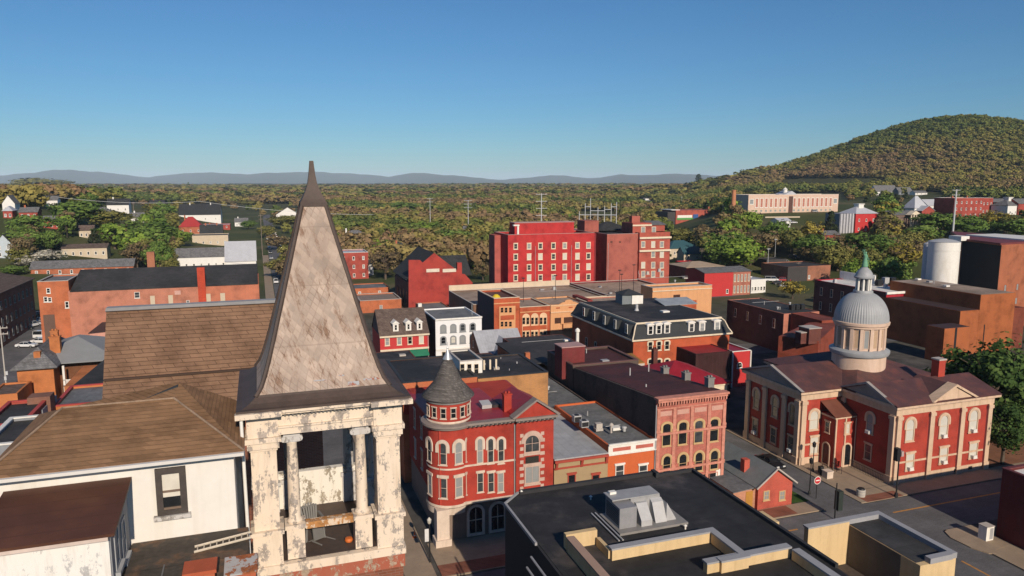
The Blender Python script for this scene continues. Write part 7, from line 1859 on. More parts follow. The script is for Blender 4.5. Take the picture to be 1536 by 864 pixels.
lowblock('dark_low_block', 'dark felt roof edged in red at the left behind the white house', -30, 37, 638, 84, 9, RBR, BLK2, cop=plain('red_edge', (.4, .06, .05)))
lowblock('dark_low_block', 'dark roof below the red-edged roof at the left edge', -30, 30, 668, 70, 8, plain('grey_clapboard_and_shade', (.22, .23, .25)), BLK2, cop=WHITE)
lowblock('red_trimmed_block', 'low roof with a red parapet behind the white house roof', 78, 158, 607, 94, 9, OB2, GRYR, cop=plain('red_edge', (.4, .06, .05)))
lowblock('brown_low_block', 'low brown roof left of the street corner at the left edge', -20, 26, 592, 118, 7, OB2, BRNSH)
# ---- right middle: red two-storey, white annexe, teal pub, tan roofs, store with sign
r = house('red two-storey building with a grey curved roof right of the peach row', 1057, 1126, 408, 400, 8.5, REDW, GREYSH, 'gx', 12, (1, 1), 0, cat='building', name='curved_roof_block')
x0, x1, Y, dep, z, zg = r['_x']
xm_ = FX(1099, 430, Y); MB().box(xm_, x1, Y - .02, Y - .003, zg, z - .1).build('pale_front', brick('rose_brick', (.36, .14, .10)), r)
for i in range(5):
    for zz in (z - 3.6, z - 7.6): win(r, 'F', (xm_ + (x1 - xm_) * (i + .5) / 5, Y - .02, zz), .8, 2.6, mat=CREAM, pane=BLIND2, fw=.12)
house('long white annexe right of the red two-storey building', 1127, 1149, 419, 416, 5, WB, GRT, 'flat', 8, (5, 1), cat='building', name='white_annexe')
house('tan hip-roofed house behind the red two-storey building', 1030, 1086, 400, 391, 4.5, RBR, plain('tan_shingles', (.34, .26, .19), .8), 'hip', 14, (4, 1))
house('teal hip-roofed building right of the salmon hotel tower', 1005, 1048, 372, 360, 4, BEI, TEAL, 'hip', 11, (3, 1), cat='building', name='teal_roofed_building')
house('small teal gable in front of the teal hip roof', 1026, 1052, 380, 370, 3.5, BEI, TEAL, 'gx', 6, (2, 1))
house('small red-walled diner with a white sign box', 1024, 1047, 393, 389, 4, REDW, plain('red_tile_roof', (.33, .03, .03)), 'flat', 6, (2, 1), cat='building', name='diner')
r = house('red brick store with white, green and blue blank sign panels', 1014, 1076, 315, 312, 6.5, brick('store_red_brick', (.36, .085, .06), (.34, .1, .08), .1), plain('dark_store_roof', (.06, .055, .06), .8), 'flat', 22, (0, 0), 0, cat='shop', name='brick_store')
x0, x1, Y, dep, z, zg = r['_x']
m = MB(); a_ = lambda u: FX(u, 325, Y); b_ = lambda v: FZ(1040, v, Y)
MB().box(a_(1016), a_(1038), Y - .3, Y - .003, b_(326.5), b_(322.5)).build('white_panel', WHITE, r)
MB().box(a_(1015), a_(1040), Y - .3, Y - .003, b_(329.5), b_(326.6)).build('green_panel', plain('sign_green', (.08, .28, .07), .5), r)
MB().box(a_(1039.5), a_(1047), Y - .3, Y - .003, b_(329.5), b_(321.5)).build('blue_panel', plain('sign_blue', (.03, .09, .25), .5), r)
MB().box(x0 - 7, x0 - .003, Y + 1, Y + 20, zg, z - 1.4).build('dark_side', plain('dark_siding', (.05, .045, .045)), r)
MB().box(x0 - 4, x0 + 4, Y + .4, Y + 18, z, z + .5).build('white_roof', WHITE, r)
p = at(1064, 313, z) if False else atY(1064, 310, Y + 3); MB().box(p.x - 1, p.x + 1, Y + 3, Y + 5, z - .5, p.z).build('chimney', OBR, r)
r = house('dark building with a brown brick end behind the gold tree', 1182, 1246, 399, 396, 6, brick('brown_brick_end', (.30, .13, .08)), BLK2, 'flat', 16, (1, 1), 0, cat='building', name='dark_block')
x0, x1, Y, dep, z, zg = r['_x']; MB().box(x0, FX(1211, 410, Y), Y - .05, Y - .003, zg, z - .05).build('dark_front', plain('dark_siding', (.05, .045, .045)), r)
house('low dark shop right of the parking lot', 1150, 1180, 389, 386, 4, plain('dark_siding', (.05, .045, .045)), BLK2, 'flat', 8, (2, 1), cat='building', name='low_shop')
for i, (a, b, c, d) in enumerate(((953, 968, 292, 289), (968, 990, 298, 294), (905, 913, 293, 291), (985, 1003, 287, 285))):
    house(['far white store left of the winding road', 'far pale store beside the winding road', 'tiny white house above the substation', 'farthest white roof up the winding road'][i], a, b, c, d, 4, WB, GRT, 'flat', 10, (0, 0), 0, cat='building', name='far_store')
m = MB(); P = [atD(u, v, solveD(u, v, .3)) for u, v in ((1006, 320), (996, 310), (984, 303), (968, 296), (950, 289), (938, 284))]
for a, b in zip(P, P[1:]): m.poly([(a.x - 8, a.y, a.z), (a.x + 8, a.y, a.z), (b.x + 9, b.y, b.z), (b.x - 9, b.y, b.z)])
tag(m.build('road', plain('pale_grey_road', (.2, .19, .18), .9, .2)), 'pale grey road winding into the far woods', kind='structure')  # light grey surface, paler than the town asphalt
# ---- brick stack
p0 = atD(1099, 333, 470); zt = atD(1099.5, 285, 470).z
t = thing('brick_smokestack', 'tall tapering orange brick smokestack', 'chimney', (p0.x, p0.y, tz(p0.x, p0.y)))
MB().lathe(p0.x, p0.y, [(1.75, tz(p0.x, p0.y) - 1), (1.2, zt - .6), (1.35, zt - .55), (1.35, zt)], 20).build('shaft', brick('stack_orange_brick', (.44, .19, .10)), t)
# ---- long campus barracks
r = house('long cream barracks with tall arched bays and a central cupola', 1123, 1258, 292, 290, 11.5, plain('barracks_cream', (.58, .42, .33), .7, .1), GRT, 'flat', 16, (0, 0), 0, cat='barracks', name='barracks', trim=WHITE)
x0, x1, Y, dep, z, zg = r['_x']; L_ = x1 - x0
PKP = plain('barracks_pink_panel', (.42, .17, .12), .8, .15)
for i in range(17):
    if i == 7: continue
    x = x0 + L_ * (.09 + .82 * i / 16); win(r, 'F', (x, Y, z - 8.2), L_ * .034, 6.2, mat=WHITE, pane=PKP, fw=.35, bars=(1, 2), proud=.15)
    win(r, 'F', (x, Y, z - 11.0), L_ * .028, 1.7, mat=CREAM, pane=BLIND2, fw=.2)
xc = x0 + L_ * .46; MB().box(xc - L_ * .022, xc + L_ * .022, Y - .3, Y + 6, zg, z - 1).build('entrance_bay', plain('shadow_brown', (.10, .05, .04)), r)
MB().prism([(xc - L_ * .05, z + .1), (xc + L_ * .09, z + .1), (xc + L_ * .03, z + 2.4)], 'y', Y + 2, Y + 12).build('central_roof', GRT, r)
MB().lathe(xc, Y + 6, [(1.4, z), (1.4, z + 3.2), (1.7, z + 3.3), (.2, z + 4.6)], 12).build('cupola', WHITE, r)
for x in (x0 + 2.5, x1 - 2.5): win(r, 'F', (x, Y, z - 6), 3.2, 3.4, mat=WHITE, pane=BLIND2, bars=(1, 2), fw=.3)
t = thing('retaining_wall', 'low tan retaining wall on the lawn below the barracks', 'wall', (x0, Y - 40, 15)); 
a0_, a1_ = atD(1148, 325, solveD(1148, 325, .8)), atD(1200, 324.5, solveD(1200, 324.5, .8)); m = MB().slab([(a0_.x, a0_.y, a0_.z), (a1_.x, a1_.y, a1_.z), (a1_.x, a1_.y + .5, a1_.z), (a0_.x, a0_.y + .5, a0_.z)], 1.6, (0, 0, 1)); m.build('masonry', BEI, t)
def cupola_house(label, u0, u1, ve, vr, h, wall, roof, n, **k):
    r = house(label, u0, u1, ve, vr, h, wall, roof, 'hip', None, n, 0, cat='hall', name='campus_hall', **k)
    x0, x1, Y, dep, z, zg = r['_x']; c = (x0 + x1) / 2; MB().box(c - 1.7, c + 1.7, Y + dep / 2 - 1.7, Y + dep / 2 + 1.7, z, z + 4.6).box(c - 2.0, c + 2.0, Y + dep / 2 - 2, Y + dep / 2 + 2, z + 4.603, z + 5).build('cupola', WHITE, r)
    return r
r = cupola_house('crimson campus hall with white windows and a square cupola', 1284, 1316, 320, 309, 10, REDW, GRT, (3, 2))
x0, x1, Y, dep, z, zg = r['_x']; MB().box(FX(1262, 325, Y), x0 - .003, Y + 1, Y + dep, zg, z).build('grey_wing', plain('grey_stone_wing', (.2, .2, .22), .8), r)
m = MB()
for i in range(5): xx = FX(1262, 325, Y) + (x0 - FX(1262, 325, Y)) * (i + .5) / 5; m.box(xx - .5, xx + .5, Y + .7, Y + .996, zg, z)
m.build('wing_pilaster', plain('pale_grey_pilaster', (.42, .42, .44), .7), r)
r = house('white-columned portico building among the campus trees', 1342, 1384, 322, 316, 9, plain('shaded_brown_wall', (.16, .11, .09), .8), GREYSH, 'gx', 14, (0, 0), 0, cat='hall', name='portico_hall')
x0, x1, Y, dep, z, zg = r['_x']; 
for i in range(4): x = FX(1359.5, 330, Y) + i * (FX(1371, 330, Y) - FX(1359.5, 330, Y)) / 3; MB().lathe(x, Y - 3, [(.5, zg), (.42, z)], 10).build('column', CREAM, r)
MB().prism([(FX(1357, 330, Y), z), (FX(1373.5, 330, Y), z), (FX(1365, 330, Y), z + 2.2)], 'y', Y - 3.6, Y).build('pediment', CREAM, r)
r = house('steep pyramid-roofed campus church in grey and white', 1372, 1392, 312, 294, 6, WB, GRT, 'hip', None, (2, 1), 0, cat='church', name='church')
house('red-fronted campus building left of the tall pylon', 1383, 1402, 316, 309, 5, RBR, GRT, 'gy', 8, (2, 1))
house('long pale-roofed campus building behind the pylon', 1392, 1428, 308, 299, 5, WB, GRT, 'gx', 10, (5, 1))
r = house('big red brick dormitory with white windows right of the pylon', 1432, 1476, 297, 293, 12, RBR, GRT, 'flat', 14, (6, 3), 2, cat='dormitory', name='dormitory', trim=WHITE)
house('shorter red brick dormitory wing beside the big dormitory', 1474, 1490, 297, 294, 10, RBR, GRT, 'flat', 12, (3, 2), 0, cat='dormitory', name='dormitory', trim=WHITE)
house('low red brick campus wing at the right', 1490, 1513, 303, 298, 7, RBR, GREYSH, 'gx', 9, (5, 1))
cupola_house('white campus house with a domed cupola near the right edge', 1512, 1536, 308, 299, 6, WB, GREYSH, (3, 1))
house('red brick campus house cut by the right edge', 1528, 1556, 305, 298, 7, RBR, GREYSH, 'gx', 9, (4, 1))
house('long white-walled hillside house with a grey roof', 1314, 1346, 287, 278, 4, WB, GREYSH, 'gx', 10, (6, 1))
house('dark hillside house right of the long one', 1348, 1369, 287, 281, 4, plain('slate_boards', (.12, .14, .16)), GREYSH, 'gx', 9, (4, 1))
house('small white hillside house beside the dark one', 1373, 1391, 289, 286, 3, WB, GREYSH, 'gx', 8, (3, 1))
# distant white farmhouse in the central woods
house('tiny distant white farmhouse in the valley woods', 746, 757, 291, 287, 6, WB, GRT, 'gy', 10, (1, 1))

# ---- utility poles, pylons, wires, substation
WOODP = plain('weathered_pole', (.20, .16, .13), .9, .2); STEEL = plain('galvanised_steel', (.45, .46, .47), .5, .1)
def upole(u, vt, vb, label, arms=2, D=None, mat=WOODP, r=.16, h=None, armw=1.2, cat='utility pole', name='utility_pole'):
    D = D or solveD(u, vb, 0.2); p = atD(u, vb, D); zt = atD(u, vt, D).z; z0 = tz(p.x, p.y)
    t = thing(name, label, cat, (p.x, p.y, z0))
    MB().tube((p.x, p.y, z0 - .5), (p.x, p.y, zt), r, r * .7).build('pole', mat, t)
    for i in range(arms):
        z = zt - .5 - i * max(.9, (zt - z0) * .09)
        m = MB().box(p.x - armw, p.x + armw, p.y - .1, p.y + .1, z, z + .16)
        for s in (-.9, -.35, .35, .9): m.tube((p.x + s * armw, p.y, z + .16), (p.x + s * armw, p.y, z + .4), .06)
        m.build('crossarm', mat, t)
    return p, zt
upole(10, 488, 586, 'pale utility pole with meter boxes at the left edge', 2, None, plain('pale_pole', (.42, .39, .35), .8), .14)
p = atD(10, 550, solveD(10, 586, .2)); t = bpy.data.objects.get('utility_pole'); 
for i, (dz_, dy_) in enumerate(((2.2, -.3), (3.2, -.3))): MB().box(p.x - .5 + i * .3, p.x - .1 + i * .3, p.y - .4, p.y - .1, dz_, dz_ + .7).build('meter_box', STEEL, t)
upole(702.5, 300, 346, 'tall far pylon with crossarms left of the hotel roof', 3, 520, STEEL, .28, None, 3.0)
upole(645.5, 297, 340, 'slim far pylon in the central woods', 2, 560, STEEL, .25, None, 2.4)
upole(812, 290, 338, 'pale pylon with four crossarms above the hotel penthouse', 4, 330, STEEL, .3, None, 2.6)
upole(1429, 284, 352, 'tall pale pylon before the big dormitory', 2, 430, STEEL, .5, None, 2.6)
upole(1151, 372, 412, 'street light pole beside the parking lot', 1, None, STEEL, .12, None, .8)
upole(1162, 296 + 62, 392, 'slim pole at the back of the parking lot', 1, None, STEEL, .1, None, .7)
upole(1197, 393, 415, 'utility pole before the dark building', 2, None, WOODP, .14)
upole(1052, 372, 400, 'wooden pole by the teal roofs', 2, None, WOODP, .14)
upole(1344 - 322, 295, 318, 'first lamp pole behind the brick store', 1, None, STEEL, .15)
upole(1084, 305, 330, 'lamp pole between the brick store and the smokestack', 1, None, STEEL, .15)
upole(201, 303, 322, 'wooden utility pole by the dormered white house', 2, None, WOODP, .2)
pa = atD(392, 322, 330); upole(392, 322, 349, 'wooden utility pole near the far end of the long street', 2, 420, WOODP, .2)
def wire(label, pts, D, sag, r=.035):
    m = MB(); P = [atD(u, v, D) for u, v in pts]
    for a, b in zip(P, P[1:]):
        prev = None
        for i in range(13):
            f = i / 12; q = a.lerp(b, f); q.z -= sag * 4 * f * (1 - f)
            if prev is not None: m.tube(prev, q, r, n=4)
            prev = q
    tag(m.build('power_line', IRON if r < .05 else STEEL), label, 'wire')
wire('pale cable strung across the left slope above the houses', ((88, 296), (300, 302), (560, 322)), 300, 1.2, .06)
t = thing('substation', 'electrical substation of pale steel gantries behind the hotel', 'substation', (0, 0, 0))
t['_w'] = [0., 0., 0.]
Ds = 430
m = MB()
g_ = random.Random(4); gp = []
for i, (u, vt) in enumerate(((878, 303), (886, 295), (897, 309), (907, 307), (917, 303), (925, 301), (869, 315))):
    for dd in (0, 14):
        p = atD(u, vt + 2, Ds + dd); z0 = tz(p.x, p.y)
        MB().tube((p.x, p.y, z0), (p.x, p.y, p.z), .28, .2).build('gantry_post', STEEL, t); gp.append(p)
for k in range(0, len(gp) - 2, 2):
    a, b = gp[k], gp[k + 2]; z = min(a.z, b.z) - 2; MB().tube((a.x, a.y, z), (b.x, b.y, z), .22, n=5).build('gantry_beam', STEEL, t)
    MB().tube((a.x, a.y, z), (gp[k + 1].x, gp[k + 1].y, z), .2, n=5).build('gantry_beam', STEEL, t)
for i in range(16):
    u = 862 + g_.random() * 64; p = atD(u, 336, Ds + g_.random() * 16); z0 = tz(p.x, p.y)
    MB().box(p.x - 1.2, p.x + 1.2, p.y - 1, p.y + 1, z0, z0 + 3.5 + 2.5 * g_.random()).lathe(p.x, p.y, [(.3, z0 + 3), (.3, z0 + 8), (.1, z0 + 8.3)], 8).build('transformer', plain('pale_grey_tank', (.5, .52, .55)), t)

# ---- cars
TYRE = plain('tyre_rubber', (.015, .015, .015), .8, .1); RIM = plain('alloy_rim', (.4, .4, .4), .35, .05, 1, .5, .7)
def paint(n, c): 
    m, t, b = nodes('car_paint_' + n); b.inputs['Base Color'].default_value = tuple(c) + (1,); setin(b, Roughness=.3); b.inputs['Coat Weight'].default_value = .6; b.inputs['Coat Roughness'].default_value = .06
    return m
PAINT = {'black': paint('black', (.012, .012, .014)), 'white': paint('white', (.6, .6, .6)), 'silver': paint('silver', (.3, .31, .32)), 'red': paint('red', (.33, .02, .02)), 'grey': paint('grey', (.09, .095, .1)), 'blue': paint('blue', (.03, .05, .12))}
HEADL = plain('headlamp_lens', (.6, .6, .58), .15, .02); TAILL = plain('tail_lamp_lens', (.3, .01, .01), .2, .02)
def car_proto(kind):
    t = thing('parked_car', 'car', 'car', (0, 0, 0)); t['_w'] = [0., 0., 0.]
    if kind == 'sedan': L, h, prof, cab = 4.6, 1.42, [(-2.3, .35), (2.3, .35), (2.32, .62), (2.2, .82), (1.2, .95), (-1.75, .98), (-2.28, .9), (-2.34, .6)], [(1.15, .94), (.45, 1.4), (-.9, 1.42), (-1.75, .97)]
    elif kind == 'suv': L, h, prof, cab = 4.7, 1.75, [(-2.3, .4), (2.35, .4), (2.36, .75), (2.25, .98), (1.2, 1.08), (-2.25, 1.08), (-2.36, .7)], [(1.1, 1.07), (.5, 1.7), (-2.0, 1.75), (-2.26, 1.07)]
    else: L, h, prof, cab = 5.4, 2.1, [(-2.7, .4), (2.6, .4), (2.62, .8), (2.45, 1.1), (1.9, 1.2), (-2.7, 1.2)], [(1.85, 1.19), (1.3, 2.05), (-2.6, 2.1), (-2.7, 1.19)]
    def loft(pr, w0, w1, z0, z1):
        m = MB(); k = len(pr); vs = []
        for s in (-1, 1):
            for (y, z) in pr:
                f = (z - z0) / (z1 - z0); w = w0 + (w1 - w0) * f; vs.append((s * w, -y, z))
        m.add(vs, [tuple(range(k)), tuple(range(2 * k - 1, k - 1, -1))] + [(i, (i + 1) % k, (i + 1) % k + k, i + k) for i in range(k)]); return m
    body = loft(prof, .9, .84, .35, 1.0).build('body', PAINT['silver'], t)
    bv = body.modifiers.new('b', 'BEVEL'); bv.width = .07; bv.segments = 2; bv.limit_method = 'ANGLE'
    c = loft(cab, .80, .60, .95, h).build('glasshouse', GL[0], t)
    rt_ = [p for p in cab if p[1] > 1.3]; y1, y0 = max(p[0] for p in rt_), min(p[0] for p in rt_); zt = max(p[1] for p in rt_)
    r = MB().slab([(-.62, -y1, zt + .02), (.62, -y1, zt + .02), (.62, -y0, zt + .04), (-.62, -y0, zt + .04)], .06, (0, 0, 1))
    for s in (-1, 1):
        for a, b in ((cab[0], cab[1]), (cab[-1], cab[-2])): r.tube((s * .79, -a[0], a[1]), (s * .61, -b[0], b[1]), .04, n=5)
        r.tube((s * .78, -(cab[0][0] + cab[-1][0]) / 2, cab[0][1]), (s * .61, -(cab[0][0] + cab[-1][0]) / 2, zt), .04, n=5)
    r.build('roof', PAINT['silver'], t)
    for s in (-1, 1):
        for yy in (-L * .3, L * .3):
            w = MB(); w.add(*cyl((s * .72, yy, .33), (s * .93, yy, .33), .33, 18)); wo = w.build('wheel', TYRE, t)
            w = MB(); w.add(*cyl((s * .90, yy, .33), (s * .945, yy, .33), .2, 14)); w.build('rim', RIM, wo)
        fy = -max(p[0] for p in prof); ry = -min(p[0] for p in prof)
        MB().box(s * .52 - .2, s * .52 + .2, fy - .01, fy + .12, .66, .82).build('headlight', HEADL, t)
        MB().box(s * .62 - .16, s * .62 + .16, ry - .12, ry + .01, .74, .9).build('tail_light', TAILL, t)
        MB().box(s * .9 - .1, s * .9 + .1, -cab[0][0] + .1, -cab[0][0] + .28, .98, 1.1).build('wing_mirror', IRON, t)
    return t
CARS = {k: car_proto(k) for k in ('sedan', 'suv', 'van')}
used = set()
def car(kind, x, y, rz, col, label, group=None, z=None):
    z = tz(x, y) + .035 if z is None else z
    if kind not in used: used.add(kind); c = CARS[kind]; c.location = (x, y, z); c.rotation_euler = (0, 0, rz); c['label'] = label
    else: c = dup(CARS[kind], (x, y, z), rz, label)
    if 'group' in c: del c['group']
    if group: c['group'] = group
    for o in c.children:
        if o.name.startswith(('body', 'roof')): setmat(o, PAINT[col])
    return c
car('sedan', 66.9, 82.0, 0.03, 'black', 'black saloon parked along the courthouse flank')
car('suv', 62.3, 87.2, 0.0, 'red', 'red car half hidden behind the pink block')
g_ = random.Random(11)
cols = ['silver', 'black', 'white', 'grey', 'red', 'silver', 'black', 'grey', 'white', 'black', 'silver', 'blue', 'white', 'grey']
nth = ['nearest', 'second nearest', 'third nearest', 'fourth nearest', 'fifth nearest', 'sixth nearest', 'seventh nearest', 'eighth nearest', 'ninth nearest', 'tenth nearest', 'eleventh nearest', 'twelfth nearest', 'thirteenth nearest', 'farthest']
vs_ = (435, 424, 414, 406, 398, 390.5, 384, 378, 373, 368, 364, 360, 356, 353)
for i, v in enumerate((433, 411, 404, 398, 390, 383, 376.5, 371, 366.5, 362, 358, 355, 352, 349.5)):
    y = at(410, v, .7).y; car(['sedan', 'suv'][i % 2], 11.3, y, PI + g_.uniform(-.03, .03), cols[i], '%s %s car in the row on the right of the long street' % (cols[i], nth[i]), 'cars parked on the right of the long street')
for i, v in enumerate((423, 387, 379, 372, 365, 358)):
    y = at(390, v, .7).y; car(['suv', 'sedan'][i % 2], 5.3, y, g_.uniform(-.03, .03), ['white', 'silver', 'grey', 'white', 'black', 'silver'][i], '%s car, %s in the row on the left of the long street' % (['white', 'silver', 'grey', 'white', 'black', 'silver'][i], nth[i]), 'cars parked on the left of the long street')
for i, (u, v, k, c, rz) in enumerate(((68, 504, 'van', 'white', 1.3), (62, 511, 'sedan', 'white', 1.3), (49, 487, 'suv', 'white', 2.6), (62, 480, 'sedan', 'silver', 2.6), (36, 492, 'sedan', 'black', 2.6), (16, 474, 'sedan', 'silver', 2.6), (58, 473, 'suv', 'black', 2.6), (40, 517, 'sedan', 'white', 1.3))):
    p = at(u, v, .7); car(k, p.x, p.y, rz, c, ['white van beside the grey hipped house', 'white car in front of the white van at left', 'white car by the dark mill wall', 'silver car by the flat brick block', 'black car at the foot of the dark mill', 'silver car nearest the left edge', 'black car behind the silver one by the brick block', 'white car beside the brick chimney of the grey hipped house'][i])
for i, (u, v, k, c) in enumerate(((1140, 391, 'suv', 'red'), (1176, 408, 'van', 'white'), (1155, 393, 'sedan', 'black'), (1163, 420, 'sedan', 'white'), (1176, 424, 'suv', 'red'), (1168, 427, 'sedan', 'black'), (1157, 424, 'van', 'white'), (1178, 430, 'sedan', 'silver'), (1146, 396, 'sedan', 'silver'), (1190, 403, 'suv', 'black'), (1040, 412, 'suv', 'black'), (1030, 418, 'sedan', 'grey'), (1020, 404, 'suv', 'black'), (1085, 418, 'sedan', 'black'))):
    p = at(u, v, .7); car(k, p.x, p.y, g_.choice([1.2, 1.5, .3]), c, ['red car under the bright green tree', 'white van in the middle of the lot', 'black car at the back of the lot', 'white car beside the gold tree', 'red car left of the gold tree', 'black car in front of the red one by the gold tree', 'white van against the white annexe', 'silver car under the gold tree', 'silver car beside the red one at the back', 'black car at the right end of the lot', 'black car behind the peach building', 'grey car behind the peach building', 'black car by the hotel tower', 'black car by the red two-storey building'][i] , None)
for i, (u, v) in enumerate(((1190, 334), (1165, 316.5), (1182, 317), (1196, 316), (1208, 316.5), (1222, 317), (1152, 317), (1233, 316))):
    D_ = solveD(u, v, .7); p = atD(u, v, D_); car(['sedan', 'suv'][i % 2], p.x, p.y, PI / 2, ['white', 'white', 'silver', 'grey', 'white', 'silver', 'black', 'white'][i], ['lone white car on the lawn road below the barracks'][0] if i == 0 else '%s car, %s from the left in the row before the barracks' % (['white', 'white', 'silver', 'grey', 'white', 'silver', 'black', 'white'][i], ['', 'second', 'third', 'fourth', 'fifth', 'sixth', 'first', 'last'][i]), None if i == 0 else 'cars before the barracks')
for k in CARS:
    if k not in used: pass

# ---- trees one can tell apart
def ta(kind, u, vt, h, wpx, label, fine=1, **k):
    D = k.pop('D', None) or solveD(u, vt, h); return tree_at(kind, u, vt, D, wpx, label, fine=fine, **k)
TL = [('olive', 57, 266, 14, 74, 'broad olive tree crowning the far left slope'), ('green', 108, 300, 14, 80, 'spreading green tree with pale bare trunks on the left slope'),
 ('green', 44, 320, 12, 62, 'round green tree before the pale blue house'), ('green', 212, 328, 15, 104, 'largest deep green tree behind the long brick hall'),
 ('olive', 160, 314, 12, 60, 'olive tree left of the largest green tree'), ('russet', 183, 335, 12, 62, 'half-bare brownish tree at the left of the largest green tree'), ('fresh', 268, 345, 9, 44, 'yellow green tree right of the largest green tree'),
 ('russet', 416, 350, 10, 44, 'brown budding tree hiding the right kerb of the long street'), ('olive', 428, 384, 9, 54, 'olive tree low against the left edge of the spire'), ('green', 372, 330, 8, 26, 'green tree left of the far end of the long street'), ('olive', 372, 300, 10, 30, 'olive tree right of the dark spruce'), ('russet', 340, 300, 9, 30, 'brown budding tree left of the dark spruce'), ('dark', 357, 288, 17, 40, 'tall dark spruce beside the long street'), ('green', 264, 280, 11, 28, 'small dense green tree above the white chimneys'), ('dark', 213, 288, 9, 18, 'small dark conifer by the dormered white house'),
 ('olive', 168, 283, 12, 54, 'pale olive tree behind the dormered white house'), ('gold', 382, 288, 12, 36, 'golden tree at the head of the long street'), ('russet', 232, 292, 11, 40, 'reddish budding tree above the dormered white house'),
 ('olive', 430, 322, 12, 60, 'olive tree beside the long street left of the spire'), ('olive', 400, 338, 9, 30, 'small olive tree by the far end of the long street'), ('gold', 418, 287, 12, 40, 'golden tree left of the spire tip'),
 ('white', 66, 374, 6, 66, 'white blossoming tree beside the pale blue house'), ('white', 36, 384, 5, 30, 'small white blossoming tree at the left edge'), ('white', 134, 394, 4, 34, 'low white blossoming tree behind the flat brick block'), ('fresh', 296, 380, 5, 18, 'slim young tree before the long white house'),
 ('green', 20, 398, 4, 40, 'low dark shrub tree below the pale blue house'), ('dark', 80, 345, 9, 22, 'dark conifer left of the spreading green tree'), ('dark', 140, 345, 8, 30, 'dark conifer behind the long low beige house'),
 ('green', 598, 303, 17, 84, 'tall green tree in the middle of the central woods'), ('fresh', 640, 330, 14, 60, 'yellow green tree left of the orange brick house'), ('olive', 556, 318, 14, 62, 'olive tree behind the grey hip roofs'),
 ('green', 682, 343, 14, 66, 'dense round green tree beside the church hall'), ('russet', 577, 372, 13, 54, 'brown budding tree left of the church hall'), ('olive', 612, 345, 12, 50, 'olive tree above the cream gabled house'),
 ('pink', 534, 336, 8, 22, 'magenta redbud beside the distant red house'), ('fresh', 716, 388, 5, 26, 'low yellow green tree left of the hotel'), ('russet', 655, 318, 13, 50, 'russet budding tree above the orange brick house'),
 ('fresh', 848, 320, 12, 56, 'bright green tree behind the hotel penthouse'), ('russet', 900, 300, 13, 56, 'dark brownish trees by the substation'), ('olive', 775, 330, 11, 50, 'olive tree behind the left of the hotel'), ('olive', 720, 325, 12, 54, 'olive tree above the pale pink house'),
 ('fresh', 1110, 354, 15, 76, 'bright green tree above the red two-storey building'), ('green', 1080, 368, 11, 42, 'green tree left of the bright green one'), ('olive', 1022, 342, 11, 50, 'olive tree in front of the brick store'),
 ('russet', 1062, 336, 12, 52, 'russet tree in front of the brick store'), ('russet', 1148, 345, 12, 56, 'brown budding tree above the parking lot'), ('fresh', 1122, 316, 13, 46, 'green tree right of the smokestack'), ('olive', 1190, 342, 13, 56, 'olive tree below the barracks lawn'),
 ('green', 1165, 330, 12, 46, 'green tree below the left of the barracks'), ('gold', 1218, 330, 12, 40, 'golden budding tree below the barracks'), ('dark', 1247, 318, 13, 34, 'dark tree beside the crimson campus hall'), ('green', 1225, 350, 13, 60, 'green tree below the golden one'),
 ('green', 1304, 345, 16, 66, 'tall green tree below the crimson campus hall'), ('fresh', 1333, 312, 11, 44, 'yellow green tree right of the crimson campus hall'), ('fresh', 1290, 385, 12, 50, 'yellow green tree behind the white-roofed hotel'), ('green', 1342, 385, 13, 56, 'dark green tree left of the silos'),
 ('gold', 1190, 419, 7, 40, 'small gold tree beside the dark brick warehouse'), ('russet', 1262, 348, 12, 50, 'brown budding tree below the crimson campus hall'), ('green', 1412, 316, 13, 70, 'green tree left of the tall pylon'), ('olive', 1370, 345, 13, 56, 'olive tree below the portico building'),
 ('green', 1450, 322, 12, 66, 'green tree below the big dormitory'), ('gold', 1495, 314, 12, 46, 'golden tree below the low campus wing'), ('green', 1528, 325, 12, 56, 'green tree near the right edge below the campus'), ('green', 1385, 335, 12, 60, 'deep green tree right of the portico building'),
 ('russet', 1330, 352, 12, 50, 'russet tree left of the portico building'), ('dark', 1010, 285, 15, 34, 'tall dark pine behind the brick store'), ('dark', 1048, 262, 18, 30, 'tallest dark pine on the ridge'), ('dark', 1070, 272, 17, 36, 'dark pine right of the tallest one'), ('dark', 1092, 280, 15, 30, 'dark pine behind the smokestack'), ('olive', 1140, 285, 12, 46, 'olive tree left above the barracks'), ('dark', 1030, 278, 16, 30, 'dark pine left of the tallest one')]
for k, u, vt, h, w_, lab in TL: ta(k, u, vt, h, w_, lab)
ta('deep', 1492, 512, 15, 150, 'big leafy tree in the park right of the courthouse', 2, D=132)
ta('deep', 1545, 525, 13, 120, 'leafy tree at the right edge of the park', 2, D=138)
ta('deep', 1440, 548, 10, 90, 'shorter leafy tree behind the courthouse corner', 2, D=140)
ta('deep', 1512, 600, 6, 90, 'low leafy tree in front of the big park tree', 2, D=122)
